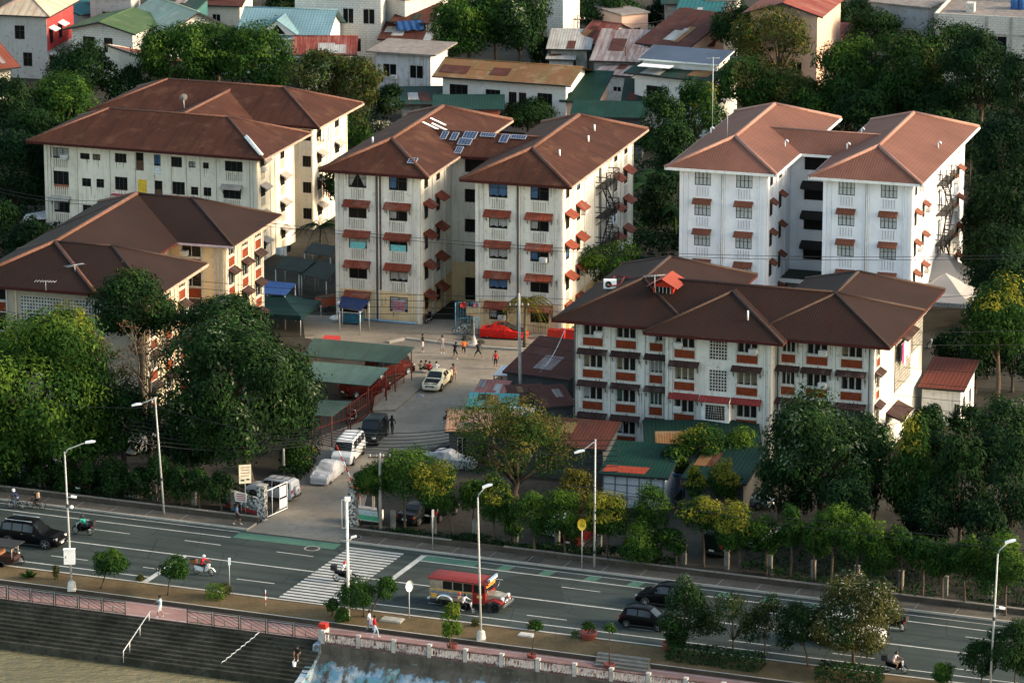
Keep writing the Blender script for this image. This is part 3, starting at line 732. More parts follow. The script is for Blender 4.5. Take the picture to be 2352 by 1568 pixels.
# block B: four storeys, yellowed walls, hip roofs, two parallel bars (back left)
OB=P(605.2, 364.7, 10.6)
def block_b():
 ang=-18.9; B=Block('yellowed four storey block with one bright yellow door panel, back left', OB, ang); rt=B.root
 W, D, H, ze, FH, ov=22.0, 9.6, 10.45, 10.6, 2.62, 1.25; s=R(21.5)
 x1=-ov; x0=x1-W; y0=ov; y1=y0+D
 M, rz=fm('front', x0, x1, y0, y1); Mr, rzr=fm('right', x0, x1, y0, y1)
 rnd=random.Random(21)
 top=[(.075, 1.9, 1.05), (.195, 1.0, .6), (.25, .8, .6), (.365, 1.2, .9), (.455, .8, 1.75), (.535, .8, 1.1), (.625, 1.25, 1.0), (.70, .7, .6), (.765, .6, .6), (.895, 1.8, 1.0)]
 mid=[(.075, 1.8, 1.45), (.20, .95, .8), (.265, .8, .85), (.365, 1.3, 1.3), (.465, .9, 1.9), (.54, .85, 1.9), (.635, 1.3, 1.25), (.71, .75, .8), (.77, .8, .85), (.885, 1.8, 1.2)]
 hs=[]; items=[]
 for k in range(4):
  for (f, w, h)in (top if k==3 else mid):
   if k==0 and f>.2:continue
   z=k*FH+.95-(h-1.1)*(.9 if h>1.5 else .2); x=f*W
   hs.append((x-w/2, z, x+w/2, z+h)); items.append((k, f, x, z, w, h))
 rh=[(y-.55, k*FH+1.0, y+.55, k*FH+2.1)for k in range(4)for y in (1.6, 6.6)]
 B.wing(x0, x1, y0, y1, H, W_B, hs, rh)
 agm=awning_mesh('B', 2.1, .6, .35, AW_B, FRB, .06); ags=awning_mesh('Bs', 1.5, .75, .4, AW_B, FRB, .05)
 YD=plain('yellow_board', (.68, .42, .04), .7)
 for (k, f, x, z, w, h)in items:
  if h>1.5 and k==2 and w>.88:
   q=MB(); q.box(-w/2, -.02, 0, w/2, .1, h, YD); o=place(rt, M, rz, q.mesh('door'), 'door', x, 0, z); o['label']='bright yellow board filling a doorway'; continue
  if h>1.5:
   q=MB(); q.box(-w/2+.06, .05, 0, w/2-.06, .12, h*.55, WOOD); q.box(-w/2, .02, 0, -w/2+.06, .14, h, FRD); q.box(w/2-.06, .02, 0, w/2, .14, h, FRD)
   place(rt, M, rz, q.mesh('door'), 'door', x, 0, z); continue
  drips(B.w, M, x, z, w)
  add_window(rt, M, rz, 'B' if w>1.1 else 'D', x, z, w, h, (rnd.choice((1, 2)), rnd.choice((0, 0, 2, 1)))if rnd.random()<.4 else None)
  if w>1.6:
   ribs(B.w, M, x, z-.9, 1.9, .8, W_B, 9)
   if (k, f)in ((1, .075), (2, .885), (1, .885), (0, .075)):place(rt, M, rz, agm, 'awning', x, -.01, z+h+.2)
 ck=MB(); ck.box(.075*W-.85, -.02, 2*FH+.55, .075*W+.85, .02, 2*FH+1.0, plain('patched_boards', (.30, .12, .07), .8)); place(rt, M, rz, ck.mesh('patch_board'), 'patch_board', 0, 0, 0)
 sh=MB(); sh.box(.365*W-.9, -.5, 2*FH+.45, .365*W+.9, -.01, 2*FH+.55, plain('red_shelf', (.40, .05, .07), .6)); place(rt, M, rz, sh.mesh('window_shelf'), 'window_shelf', 0, 0, 0)
 bl=MB(); bl.box(.535*W-.45, -.03, 3*FH+.1, .535*W+.45, -.003, 3*FH+.9, wallmat('white_blocks', (.7, .7, .66), block=True)); place(rt, M, rz, bl.mesh('block_infill'), 'block_infill', 0, 0, 0)
 for k in range(4):
  for y in (1.6, 6.6):
   add_window(rt, Mr, rzr, 'D', y, k*FH+1.0, 1.1, 1.1); ribs(B.w, Mr, y, k*FH+.1, 1.1, .8, W_B, 5)
   if k<3 or y<3:place(rt, Mr, rzr, ags, 'awning', y, -.01, k*FH+2.3)
 add_ac(rt, Mr, rzr, 1.5, 3*FH+.9); add_ac(rt, M, rz, .1*W, 3*FH+.95)
 for f in (.012, .028, .04, .155, .31, .43, .52, .6, .67, .735, .81, .965, .98):strip(B.trim, M, f*W, .12, 0, H, W_B, .06)
 for y in (.15, 3.4, 4.6, 9.4):strip(B.trim, Mr, y, .14, 0, H, W_B, .06)
 bx=-.2; by=14.8+ov
 Mk, rzk=fm('right', bx-23, bx-ov, by, by+D); rh=[(y-.6, k*FH+1.0, y+.6, k*FH+2.1)for k in range(4)for y in (2.0, 6.8)]
 fh2=[(21.0, k*FH+1.0, 21.9, k*FH+2.1)for k in range(4)]
 B.wing(bx-ov-W, bx-ov, by, by+D, H, W_B, fh2, rh)
 Mf2, rf2=fm('front', bx-ov-W, bx-ov, by, by+D)
 for k in range(4):
  for y in (2.0, 6.8):
   add_window(rt, Mk, rzk, 'D', y, k*FH+1.0, 1.2, 1.1); ribs(B.w, Mk, y, k*FH+.1, 1.2, .8, W_B, 6)
   if k<3:place(rt, Mk, rzk, ags, 'awning', y, -.01, k*FH+2.35)
  add_window(rt, Mf2, rf2, 'B', 21.45, k*FH+1.0, .9, 1.1)
 for y in (.15, 3.9, 5.0, 9.4):strip(B.trim, Mk, y, .16, 0, H, W_B, .07)
 B.wing(-14.2, -8.8, y1+.01, by-.01, H, W_B)
 hip(B.r, x0-ov, 0, 0, D+2*ov, ze, s, R_D, B.c, CAP_D, B.f, FAS_D, .13, .26)
 hip(B.r, bx-W-2*ov, bx, by-ov, by+D+ov, ze, s, R_D, B.c, CAP_D, B.f, FAS_D, .13, .26)
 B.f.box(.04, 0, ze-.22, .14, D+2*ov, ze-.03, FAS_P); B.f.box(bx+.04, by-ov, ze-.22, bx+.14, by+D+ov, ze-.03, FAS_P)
 t=math.tan(s); xa, xb=-16.4, -6.8; xm=(xa+xb)/2; zr=ze+(xb-xa)/2*t; Lh=(xb-xa)/2/math.cos(s)
 B.r.quad((xb, 6.0, ze-.01), (xb, 21.0, ze-.01), (xm, 21.0, zr), (xm, 6.0, zr), R_D, [(0, 0), (15, 0), (15, Lh), (0, Lh)])
 B.r.quad((xa, 21.0, ze-.01), (xa, 6.0, ze-.01), (xm, 6.0, zr), (xm, 21.0, zr), R_D, [(0, 0), (15, 0), (15, Lh), (0, Lh)])
 B.c.path([(xm, 6.0, zr), (xm, 21.0, zr)], .17, CAP_D, 5)
 ff=MB(); ff.path([(-2.9, 2.9, ze+2.9*t+.16), (-.35, .35, ze+.35*t+.16)], .24, WHITE, 4); ff.build('flashing', rt)['label']='white metal sheet laid along the roof hip'
 B.done()
block_b()
# block C: four storeys, ochre walls, dark roof, U plan (front left)
OC=P(*((1830*.29295), 436.4+440*.29295), 10.7)
def block_c():
 ang=-16.8; B=Block('ochre four storey block with a wide breeze block screen, behind the big trees at left', OC, ang); rt=B.root
 H, ze, FH, ov=10.5, 10.7, 2.66, 1.3; s=R(22.5); wh=1.3
 aw=awning_mesh('C', 1.8, .7, .42, AW_F, FRB, .05)
 zs=[k*FH+1.15 for k in range(4)]
 def unit(M, rz, x, z, w, k, a=True, ac=False):
  add_window(rt, M, rz, 'O', x, z, w, wh)
  q=MB(); q.box(-w/2, -.03, -.95, w/2, -.004, -.14, ORANGE); q.box(-w/2-.06, -.07, -.14, w/2+.06, .0, -.02, FRW); q.box(-w/2-.06, -.06, -1.02, w/2+.06, -.003, -.95, FRW)
  q.box(-w/2-.14, -.07, -1.02, -w/2, -.003, wh, FRW); q.box(w/2, -.07, -1.02, w/2+.14, -.003, wh, FRW)
  place(rt, M, rz, q.mesh('spandrel_panel'), 'spandrel_panel', x, 0, z)
  if a and k<3:place(rt, M, rz, aw, 'awning', x, -.01, z+wh+.3)
  if ac:add_ac(rt, M, rz, x-w*.32, z+.15)
 for (x0, x1, y0, y1)in ((-16.1, -ov, ov, 12.2-ov), (-16.1, -ov, -18.7+ov, -6.4-ov)):
  W, D=x1-x0, y1-y0
  ry=[1.5, 4.9, 8.2]; fx=[W-6.9, W-3.1]if y0>0 else [2.4]
  hs=[(x-.9, z, x+.9, z+wh)for x in fx for z in zs]; rh=[(y-.75, z, y+.75, z+wh)for y in ry for z in zs]
  scr=[]
  if y0<0:scr=[(3.6, zs[3]-1.75, 13.6, zs[3]+.55), (4.2, zs[2]-2.0, 8.6, zs[2]-.6)]
  hs=[(x-.9, z, x+.9, z+wh)for x in fx for z in zs]
  if y0<0:fx=[1.4]; hs=[(x-.9, z, x+.9, z+wh)for x in fx for z in zs]
  Mw=fm('front', x0, x1, y0, y1)[0]; facade(B.w, Mw, W, H, hs+scr, W_C if y0>0 else wallmat('wall_ochre_shaded', (.40, .35, .27), (.12, .10, .08), .6, (.24, .2, .15), .5), .2); Mx=fm('right', x0, x1, y0, y1)[0]; facade(B.w, Mx, D, H, rh, W_C, .2); [facade(B.w, fm(q, x0, x1, y0, y1)[0], W if q=='back' else D, H, (), W_C)for q in ('left', 'back')]  # front wall: greyer ochre, its shaded side put into the colour
  M, rz=fm('front', x0, x1, y0, y1); Mr, rzr=fm('right', x0, x1, y0, y1)
  for k, z in enumerate(zs):
   for x in fx:unit(M, rz, x, z, 1.8, k, True, k in (3, 2)and x==fx[-1])
   for y in ry:unit(Mr, rzr, y, z, 1.5, k, True, False)
  for (a, c, b, d)in scr:
   q=MB(); n, m=int((b-a)/.26), int((d-c)/.26)
   for i in range(n+1):x=a+(b-a)*i/n; q.box(x-.06, .02, c, x+.06, .12, d, CONCP)
   for j in range(m+1):z=c+(d-c)*j/m; q.box(a, .024, z-.06, b, .116, z+.06, CONCP)
   place(rt, M, rz, q.mesh('breeze_block_screen'), 'breeze_block_screen', 0, 0, 0)
  for y in (.15, .5, 3.2, 6.55, D-.5, D-.15):strip(B.trim, Mr, y, .18, 0, H, FRW, .08)
  for x in ((W-.2, W-.6, W-.95)if y0>0 else (.3, 3.2, W-.2)):strip(B.trim, M, x, .14, 0, H, FRW if y0>0 else W_C, .07)
  hip(B.r, x0-ov, x1+ov, y0-ov, y1+ov, ze, s, R_C, B.c, CAP_F, B.f, FAS_D, .12, .26)
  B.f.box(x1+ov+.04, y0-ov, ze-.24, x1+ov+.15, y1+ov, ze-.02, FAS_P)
  if y0>0:B.f.box(-5.2, y0-ov-.1, ze-.22, x1+ov, y0-ov-.035, ze-.03, plain('gutter_lilac', (.42, .34, .36), .6))
 B.wing(-16.1, -6.4, -6.3, 1.2, H, W_C)
 hip(B.r, -17.4, -5.15, -18.69, 12.19, ze+.01, s, R_C, B.c, CAP_D, B.f, FAS_D, .2, .24)
 B.done()
block_c()
# the red roofed annex with white walls, right of block F
# ground, road, promenade, river
ZP=-.45
SW=27.3
ZW=-2.85
def gmat(name, c1, c2, c3=None, scale=.25, amt=.6, rough=.95):
 if name in MC:return MC[name]
 t=NT(name); v=t.coord(); a=t.noise(v, scale, 5, .6); b=t.noise(v, scale*9, 5, .7)
 c=t.ramp(a, [(.35, c1), (.65, c2)])
 if c3:c=t.mix(t.ramp(b, [(.5, (0, 0, 0)), (.68, (amt, )*3)]), c, c3)
 MC[name]=t.fin(c, rough, 0, .04, b, .3, .03); return MC[name]
G_EARTH=gmat('compound_ground', (.030, .028, .022), (.056, .051, .041), (.02, .019, .015), .15)
G_CONC=gmat('street_concrete', (.175, .152, .118), (.25, .218, .172), (.105, .09, .07), .22, .5)
G_ASPH=gmat('asphalt', (.028, .035, .0325), (.042, .050, .0465), (.021, .026, .024), .12, .5, .85)
def roadmat():
 t=NT('road_asphalt'); v=t.coord(); mp=t.n('ShaderNodeMapping'); mp.inputs['Rotation'].default_value=(0, 0, -RA); t.l(v, mp.inputs['Vector']); q=mp.outputs[0]
 a=t.noise(q, .16, 5, .6); b=t.noise(q, 4.0, 4, .7); tr=t.noise(q, 1.0, 3, .55, (.03, 1.25, 1)); pt=t.n('ShaderNodeTexVoronoi'); pt.inputs['Scale'].default_value=.11; pt.inputs['Randomness'].default_value=.9; t.l(q, pt.inputs['Vector'])
 c=t.ramp(a, [(.35, (.033, .043, .0405)), (.65, (.047, .0595, .055))])
 c=t.mix(t.ramp(tr, [(.46, (0, 0, 0)), (.64, (.55, )*3)]), c, (.020, .024, .0225))
 sp=t.n('ShaderNodeSeparateColor'); t.l(pt.outputs['Color'], sp.inputs[0]); c=t.mix(t.ramp(sp.outputs[0], [(.80, (0, 0, 0)), (.83, (.5, )*3)]), c, (.024, .028, .027)); c=t.mix(t.ramp(sp.outputs[1], [(.82, (0, 0, 0)), (.85, (.35, )*3)]), c, (.055, .06, .055))
 ck=t.n('ShaderNodeTexVoronoi', feature='DISTANCE_TO_EDGE'); ck.inputs['Scale'].default_value=.19; t.l(q, ck.inputs['Vector']); c=t.mix(t.ramp(ck.outputs['Distance'], [(.0, (.55, )*3), (.012, (0, 0, 0))]), c, (.012, .014, .013))
 c=t.mix(t.ramp(b, [(.5, (0, 0, 0)), (.75, (.35, )*3)]), c, (.055, .058, .052)); return t.fin(c, .85, 0, .05, b, .25, .02)
G_ROAD=roadmat()
G_WALK=gmat('sidewalk_paving', (.085, .075, .06), (.125, .11, .09), (.05, .042, .032), .4, .6)
G_SOIL=gmat('dry_soil', (.088, .060, .033), (.128, .090, .050), (.050, .055, .018), .5, .85)
G_PINK=gmat('promenade_pink', (.215, .125, .112), (.275, .165, .148), (.16, .11, .098), .4, .4)
G_KERB=gmat('kerb_concrete', (.30, .28, .24), (.38, .36, .31), (.14, .12, .1), .8, .6)
G_MARK=gmat('road_paint_white', (.32, .32, .30), (.46, .46, .43), (.07, .08, .075), .9, .75, .8)
G_GREEN=gmat('bike_lane_green', (.055, .125, .09), (.08, .16, .115), (.04, .065, .053), .5, .6, .8)
G_STEP=gmat('river_step_concrete', (.024, .024, .018), (.060, .057, .045), (.012, .013, .010), .45, .9)
G_DROP=gmat('strip_wall', (.045, .038, .028), (.07, .06, .045), (.02, .02, .016), .5, .6)
def sheet(mb, pts, z, mat):
 mb.add([(p[0], p[1], z)for p in pts], [tuple(range(len(pts)))], mat)
def road_poly(mb, st, z, mat):
 sheet(mb, [rd(s, t)for s, t in st], z, mat)
S0, S1=-60, 130
g=MB()
a, b=rd(-2500, -12.45), rd(2500, -12.45); c, d=rd(2500, 4000), rd(-2500, 4000)
aa, bb, cc, dd=rd(-2500, 9.25), rd(2500, 9.25), rd(2500, 4000), rd(-2500, 4000)
sheet(g, [aa, bb, cc, dd], -.002, G_EARTH); struct('ground', g)
g=MB(); road_poly(g, [(S0, -7.25), (S1, -6.35), (S1, 7.5), (S0, 7.5)], .0, G_ROAD)
struct('road', g)
g=MB()
def nt(s, t):return t+s*.012
for (s0, s1)in ((S0, 11.8), (19.6, S1)):
 g.add([rd(s0, 7.5, .13), rd(s1, 7.5, .13), rd(s1, 9.25, .13), rd(s0, 9.25, .13), rd(s0, 7.5, -.05), rd(s1, 7.5, -.05), rd(s0, 9.25, -.05), rd(s1, 9.25, -.05)], [(0, 1, 2, 3)], G_WALK)
 g.add([rd(s0, 7.5, -.05), rd(s1, 7.5, -.05), rd(s1, 7.5, .132), rd(s0, 7.5, .132)], [(0, 1, 2, 3)], G_KERB)
 g.add([rd(s0, 7.5, .134), rd(s1, 7.5, .134), rd(s1, 7.68, .134), rd(s0, 7.68, .134)], [(0, 1, 2, 3)], G_KERB)
 for s in (s0, s1):g.add([rd(s, 7.5, -.05), rd(s, 7.5, .13), rd(s, 9.25, .13), rd(s, 9.25, -.05)], [(0, 1, 2, 3)], G_KERB)
 for i in range(int((s1-s0)/3)):
  s=s0+i*3; g.add([rd(s, 7.7, .137), rd(s+.04, 7.7, .137), rd(s+.04, 9.25, .137), rd(s, 9.25, .137)], [(0, 1, 2, 3)], G_KERB)
struct('pavement', g)
m=MB(); Z=.004
def line(s0, s1, ta, tb, w):road_poly(m, [(s0, ta-w/2), (s1, tb-w/2), (s1, tb+w/2), (s0, ta+w/2)], Z, G_MARK)
line(S0, 20.7, .12, .12, .17); line(25.3, S1, .12, .05, .17)
line(S0, 11.4, 5.46, 5.46, .15); line(27, S1, 5.45, 5.1, .15); line(S0, 11.4, 6.78, 6.95, .1); line(26.9, S1, 6.82, 6.5, .1)
line(S0, 10.05, -5.83, -5.55, .15); line(26.5, S1, -5.12, -4.2, .15)
line(S0, 18.5, -7.15, -6.92, .12); line(18.5, S1, -6.9, -5.85, .12)
for k in range(-6, 14):
 s=.8+7.65*k
 if not 19.5<s<26.9:line(s, s+3.05, 3.5, 3.45, .11)
 if not 20<s<27:line(s-.02, s+3.05, -3.6+s*.004, -3.6+s*.004, .12)
road_poly(m, [(26.55, .2), (27.0, .2), (27.0, 6.75), (26.55, 6.75)], Z+.004, G_MARK)
road_poly(m, [(9.9, -7.0), (10.35, -7.0), (10.35, .1), (9.9, .1)], Z+.004, G_MARK)
n=21
for i in range(n):
 t=6.6-i*(6.6+6.55)/n; road_poly(m, [(20.75, t), (25.2, t), (25.2, t-.36), (20.75, t-.36)], Z, G_MARK)
struct('lane_marking', m)
m=MB()
road_poly(m, [(26.95, 5.58), (31.3, 5.56), (31.3, 6.75), (26.95, 6.75)], .003, G_GREEN)
for s in (33.2, 36.5, 40.1, 43.5, 47.0, 50.4, 53.8, 57.2):road_poly(m, [(s-.2, 5.56), (s+.75, 5.55), (s+.95, 6.75), (s-.0, 6.75)], .003, G_GREEN)
road_poly(m, [(11.5, 5.52), (19.9, 5.6), (19.9, 7.0), (11.5, 6.9)], .003, G_GREEN)
struct('bike_lane', m)
m=MB()
for (k, x, y, r)in ((6, 2150, 642, .62), (7, 102, 577, .45)):
 c0=G(k, x, y); sheet(m, [c0+Vector((math.cos(i*.3927)*r*1.0, math.sin(i*.3927)*r, 0))for i in range(16)], .012 if k==6 else .15, CONC)
 sheet(m, [c0+Vector((math.cos(i*.3927)*r*.8, math.sin(i*.3927)*r*.8, 0))for i in range(16)], .018 if k==6 else .155, DARK)
struct('manhole', m)
g=MB()
g=MB()
def off(k, x, y):return G(k, x, y)
street=[rd(11.8, 7.3), rd(19.6, 7.3), rd(19.4, 11.5), G(7, 230, 60), G(4, 800, 1480), G(4, 930, 1200), G(4, 1060, 1040), G(4, 1240, 900), G(4, 1600, 850), G(4, 1600, 690), G(4, 950, 640), G(4, 300, 620), G(3, 2080, 600), G(3, 2100, 760), G(4, 460, 880), G(4, 530, 1040), G(4, 150, 1330), G(4, -330, 1500), G(6, 2060, 200), rd(12.0, 11.5)]
sheet(g, street, .006, G_CONC)
struct('side_street', g)
g=MB()
isl=[G(4, 215, 1270), G(4, 370, 1265), G(4, 540, 1120), G(4, 590, 1010), G(4, 505, 985), G(4, 400, 1060), G(4, 230, 1180)]
n=len(isl)
g.add([(p.x, p.y, .16)for p in isl]+[(p.x, p.y, -.02)for p in isl], [tuple(range(n-1, -1, -1))]+[(i, (i+1)%n, n+(i+1)%n, n+i)for i in range(n)], G_CONC)
struct('pavement', g)
g=MB()
kb=[G(4, 330, 800), G(4, 440, 775), G(4, 900, 830), G(4, 1215, 850), G(4, 1600, 840)]
for i in range(len(kb)-1):
 p, q=kb[i], kb[i+1]; dv=(q-p).normalized(); nv=Vector((-dv.y, dv.x, 0))*.35
 g.add([(*p.xy, .2), (*q.xy, .2), (*(q+nv).xy, .2), (*(p+nv).xy, .2), (*p.xy, 0), (*q.xy, 0)], [(0, 1, 2, 3), (4, 5, 1, 0)], G_KERB)
struct('kerb', g)
g=MB()
def strip_(t0, z0, t1, z1, mat, s0=S0, s1=S1, k=.012):
 g.add([rd(s0, t0+k*(s0-20), z0), rd(s1, t0+k*(s1-20), z0), rd(s1, t1+k*(s1-20), z1), rd(s0, t1+k*(s0-20), z1)], [(3, 2, 1, 0)], mat)
strip_(-6.95, -.02, -6.95, .14, G_KERB); strip_(-6.95, .14, -7.2, .142, G_KERB); struct('kerb', g)
g=MB()
N=120; M_=7; vs=[]; fs=[]
for i in range(N+1):
 s=S0+(S1-S0)*i/N
 for j in range(M_+1):
  t=-7.2-j*(9.72-7.2)/M_+.012*(s-20)*(1-j/M_)
  z=.10-.25*(j/M_)**1.5+(.09*mnoise.noise((s*.6, t*.9, 0))if 0<j<M_ else 0)
  vs.append(rd(s, t, z))
for i in range(N):
 for j in range(M_):a=i*(M_+1)+j; fs.append((a, a+1, a+M_+2, a+M_+1))
g.add(vs, fs, G_SOIL, smooth=True); struct('planting_strip', g)
g=MB(); strip_(-9.7, -.12, -9.82, -.13, G_KERB, k=0); strip_(-9.82, -.13, -9.84, ZP-.02, G_DROP, k=0); struct('kerb', g)
g=MB(); strip_(-9.8, ZP, -12.85, ZP, G_PINK, k=0.0); strip_(-12.85, ZP, -13.46, ZP, G_PINK, SW, S1, 0); struct('promenade', g)
g=MB()
for t, dash in ((-10.15, 0), (-12.6, 0), (-11.4, 1)):
 if not dash:strip_(t, ZP+.004, t-.09, ZP+.004, G_MARK, k=0)
 else:
  for q in range(-20, 40):strip_(t, ZP+.004, t-.07, ZP+.004, G_MARK, q*3.2, q*3.2+1.6, 0)
struct('lane_marking', g)
SW=27.3
g=MB(); t, z=-12.85, ZP; pr_=[(t, z)]
pr_+=[(t, z-.1)]; z-=.1
for i in range(9):
 pr_.append((t-.38, z)); t-=.38; z-=.19; pr_.append((t, z))
pr_+=[(t-.4, z), (t-.45, ZW-.6)]
for i in range(len(pr_)-1):
 (t0, z0), (t1, z1)=pr_[i], pr_[i+1]
 g.add([rd(S0, t0, z0), rd(SW, t0, z0), rd(SW, t1, z1), rd(S0, t1, z1)], [(3, 2, 1, 0)], G_STEP)
struct('river_steps', g)
def peel():
 t=NT('peeling_river_wall'); v=t.coord(); uv=t.coord(True)
 a=t.noise(v, .5, 5, .65); b=t.noise(uv, 1.3, 6, .7, (.9, 1.6, 1)); st=t.noise(uv, 1.0, 4, .6, (2.2, .2, 1))
 c=t.ramp(a, [(.35, (.05, .045, .035)), (.65, (.11, .095, .075))])
 c=t.mix(t.ramp(st, [(.5, (0, 0, 0)), (.7, (.6, )*3)]), c, (.03, .027, .02))
 pc=t.ramp(t.noise(v, .8, 4), [(.38, (.36, .40, .42)), (.52, (.12, .24, .34)), (.64, (.10, .27, .26)), (.75, (.33, .37, .40))])
 sp=t.n('ShaderNodeSeparateXYZ'); t.l(uv, sp.inputs[0])
 rg=t.n('ShaderNodeMapRange'); rg.inputs[1].default_value=.9; rg.inputs[2].default_value=1.35; rg.inputs[3].default_value=.09; rg.inputs[4].default_value=-.12
 t.l(sp.outputs['Y'], rg.inputs[0]); ad=t.n('ShaderNodeMath', operation='ADD'); t.l(b, ad.inputs[0]); t.l(rg.outputs[0], ad.inputs[1])
 f=t.ramp(ad.outputs[0], [(.49, (0, 0, 0)), (.60, (.9, )*3)])
 c=t.mix(f, c, pc); MC['peel']=t.fin(c, .9, 0, .15, b, .4, .03); return MC['peel']
PEEL=peel()
wl=thing('river_wall', 'weathered river wall with flaking blue and white paint below the balustrade', 'wall', rd(SW, -13.45, 0), RA)
g=MB(); L=S1-SW
prof=[(0, ZP-.0), (-.02, ZP-.72), (-.95, ZP-1.25), (-2.3, ZW-.6)]; vv=[2.6, 1.42, 1.0, .3]
for i in range(3):
 (y0, z0), (y1, z1)=prof[i], prof[i+1]
 g.quad((0, y1, z1), (L, y1, z1), (L, y0, z0), (0, y0, z0), PEEL, [(0, vv[i+1]), (L, vv[i+1]), (L, vv[i]), (0, vv[i])])
g.build('wall_face', wl)
g=MB(); g.prism([(0.6, ZP-.02), (-.3, ZP-.02), (-.5, -1.2), (-3.2, -2.2), (-4.4, -2.4), (-4.6, ZW-.6), (.6, ZW-.6)], -.5, .001, PEEL, 'X'); g.build('end_wall', wl)
def water():
 t=NT('river_water'); v=t.coord()
 a=t.noise(v, .7, 4, .6, (1, 1.6, 1)); b=t.noise(v, 2.6, 3, .6, (.7, 1.6, 1)); big=t.noise(v, .05, 3)
 c=t.ramp(big, [(.35, (.13, .112, .055)), (.65, (.175, .147, .078))])
 ad=t.n('ShaderNodeMath', operation='ADD'); t.l(a, ad.inputs[0]); ml=t.n('ShaderNodeMath', operation='MULTIPLY'); ml.inputs[1].default_value=.5; t.l(b, ml.inputs[0]); t.l(ml.outputs[0], ad.inputs[1])
 t.fin(c, .12, 0, .5, ad.outputs[0], 1.0, .28); return t.m
g=MB(); g.add([rd(-400, -13, ZW), rd(400, -13, ZW), rd(400, -120, ZW), rd(-400, -120, ZW)], [(3, 2, 1, 0)], water()); struct('river', g)
g=MB(); g.add([rd(-2500, -118, -1.5), rd(2500, -118, -1.5), rd(2500, -2600, -1.5), rd(-2500, -2600, -1.5)], [(3, 2, 1, 0)], G_EARTH); struct('far_bank', g)
# trees and plants
LEAF={'dark':leafmat('leaf_dark', (.0030, .0110, .0040), (.0170, .0420, .0115), .10), 'deep':leafmat('leaf_deep', (.0022, .0090, .0038), (.0090, .0290, .0090), .08), 'green':leafmat('leaf_green', (.0055, .0230, .0045), (.0310, .0740, .0130), .2), 'bright':leafmat('leaf_bright', (.0200, .0560, .0065), (.0880, .1450, .0190), .25), 'olive':leafmat('leaf_olive', (.0180, .0230, .0065), (.0720, .0740, .0210), .2), 'yellow':leafmat('leaf_new_yellow', (.08, .095, .010), (.20, .19, .024), .3), 'gold':leafmat('leaf_gold', (.056, .058, .008), (.15, .12, .022), .3), 'pale':leafmat('leaf_pale', (.045, .075, .030), (.14, .18, .08), .3), 'rusty':leafmat('leaf_rusty', (.06, .034, .014), (.14, .085, .04), .2), 'glint':leafmat('leaf_pale_glint', (.03, .055, .022), (.11, .13, .075), .1, .5, .2), 'flower':leafmat('flower_white', (.22, .21, .17), (.36, .34, .29), .2), }  # glint leaves: paler colour paints highlights onto dark crowns
def leaf_mesh(name, pts, nrm, size, mats, midx, droop=0.0, asp=.42, seed=0):
 r=np.random.default_rng(seed); n=len(pts)
 up=np.array([0, 0, 1.0]); N=nrm+r.normal(0, .34, (n, 3))+up*.25
 N/=np.linalg.norm(N, axis=1)[:, None]+1e-9
 T=r.normal(0, 1, (n, 3))+nrm*.5; T[:, 2]-=droop*2.2
 T-=N*(T*N).sum(1)[:, None]; T/=np.linalg.norm(T, axis=1)[:, None]+1e-9
 B=np.cross(N, T); L=size*r.uniform(.5, 1.55, n)[:, None]; Wd=L*asp*r.uniform(.8, 1.2, n)[:, None]
 v=np.empty((n, 4, 3)); v[:, 0]=pts; v[:, 1]=pts+T*L*.5+B*Wd*.5-N*L*.04; v[:, 2]=pts+T*L-N*L*.16; v[:, 3]=pts+T*L*.5-B*Wd*.5-N*L*.04
 me=bpy.data.meshes.new(name); me.vertices.add(n*4); me.loops.add(n*4); me.polygons.add(n)
 me.vertices.foreach_set('co', v.ravel()); me.loops.foreach_set('vertex_index', np.arange(n*4)); me.polygons.foreach_set('loop_start', np.arange(n)*4)
 for m in mats:me.materials.append(m)
 me.polygons.foreach_set('material_index', np.asarray(midx, dtype=np.int32)); me.update(calc_edges=True); return me
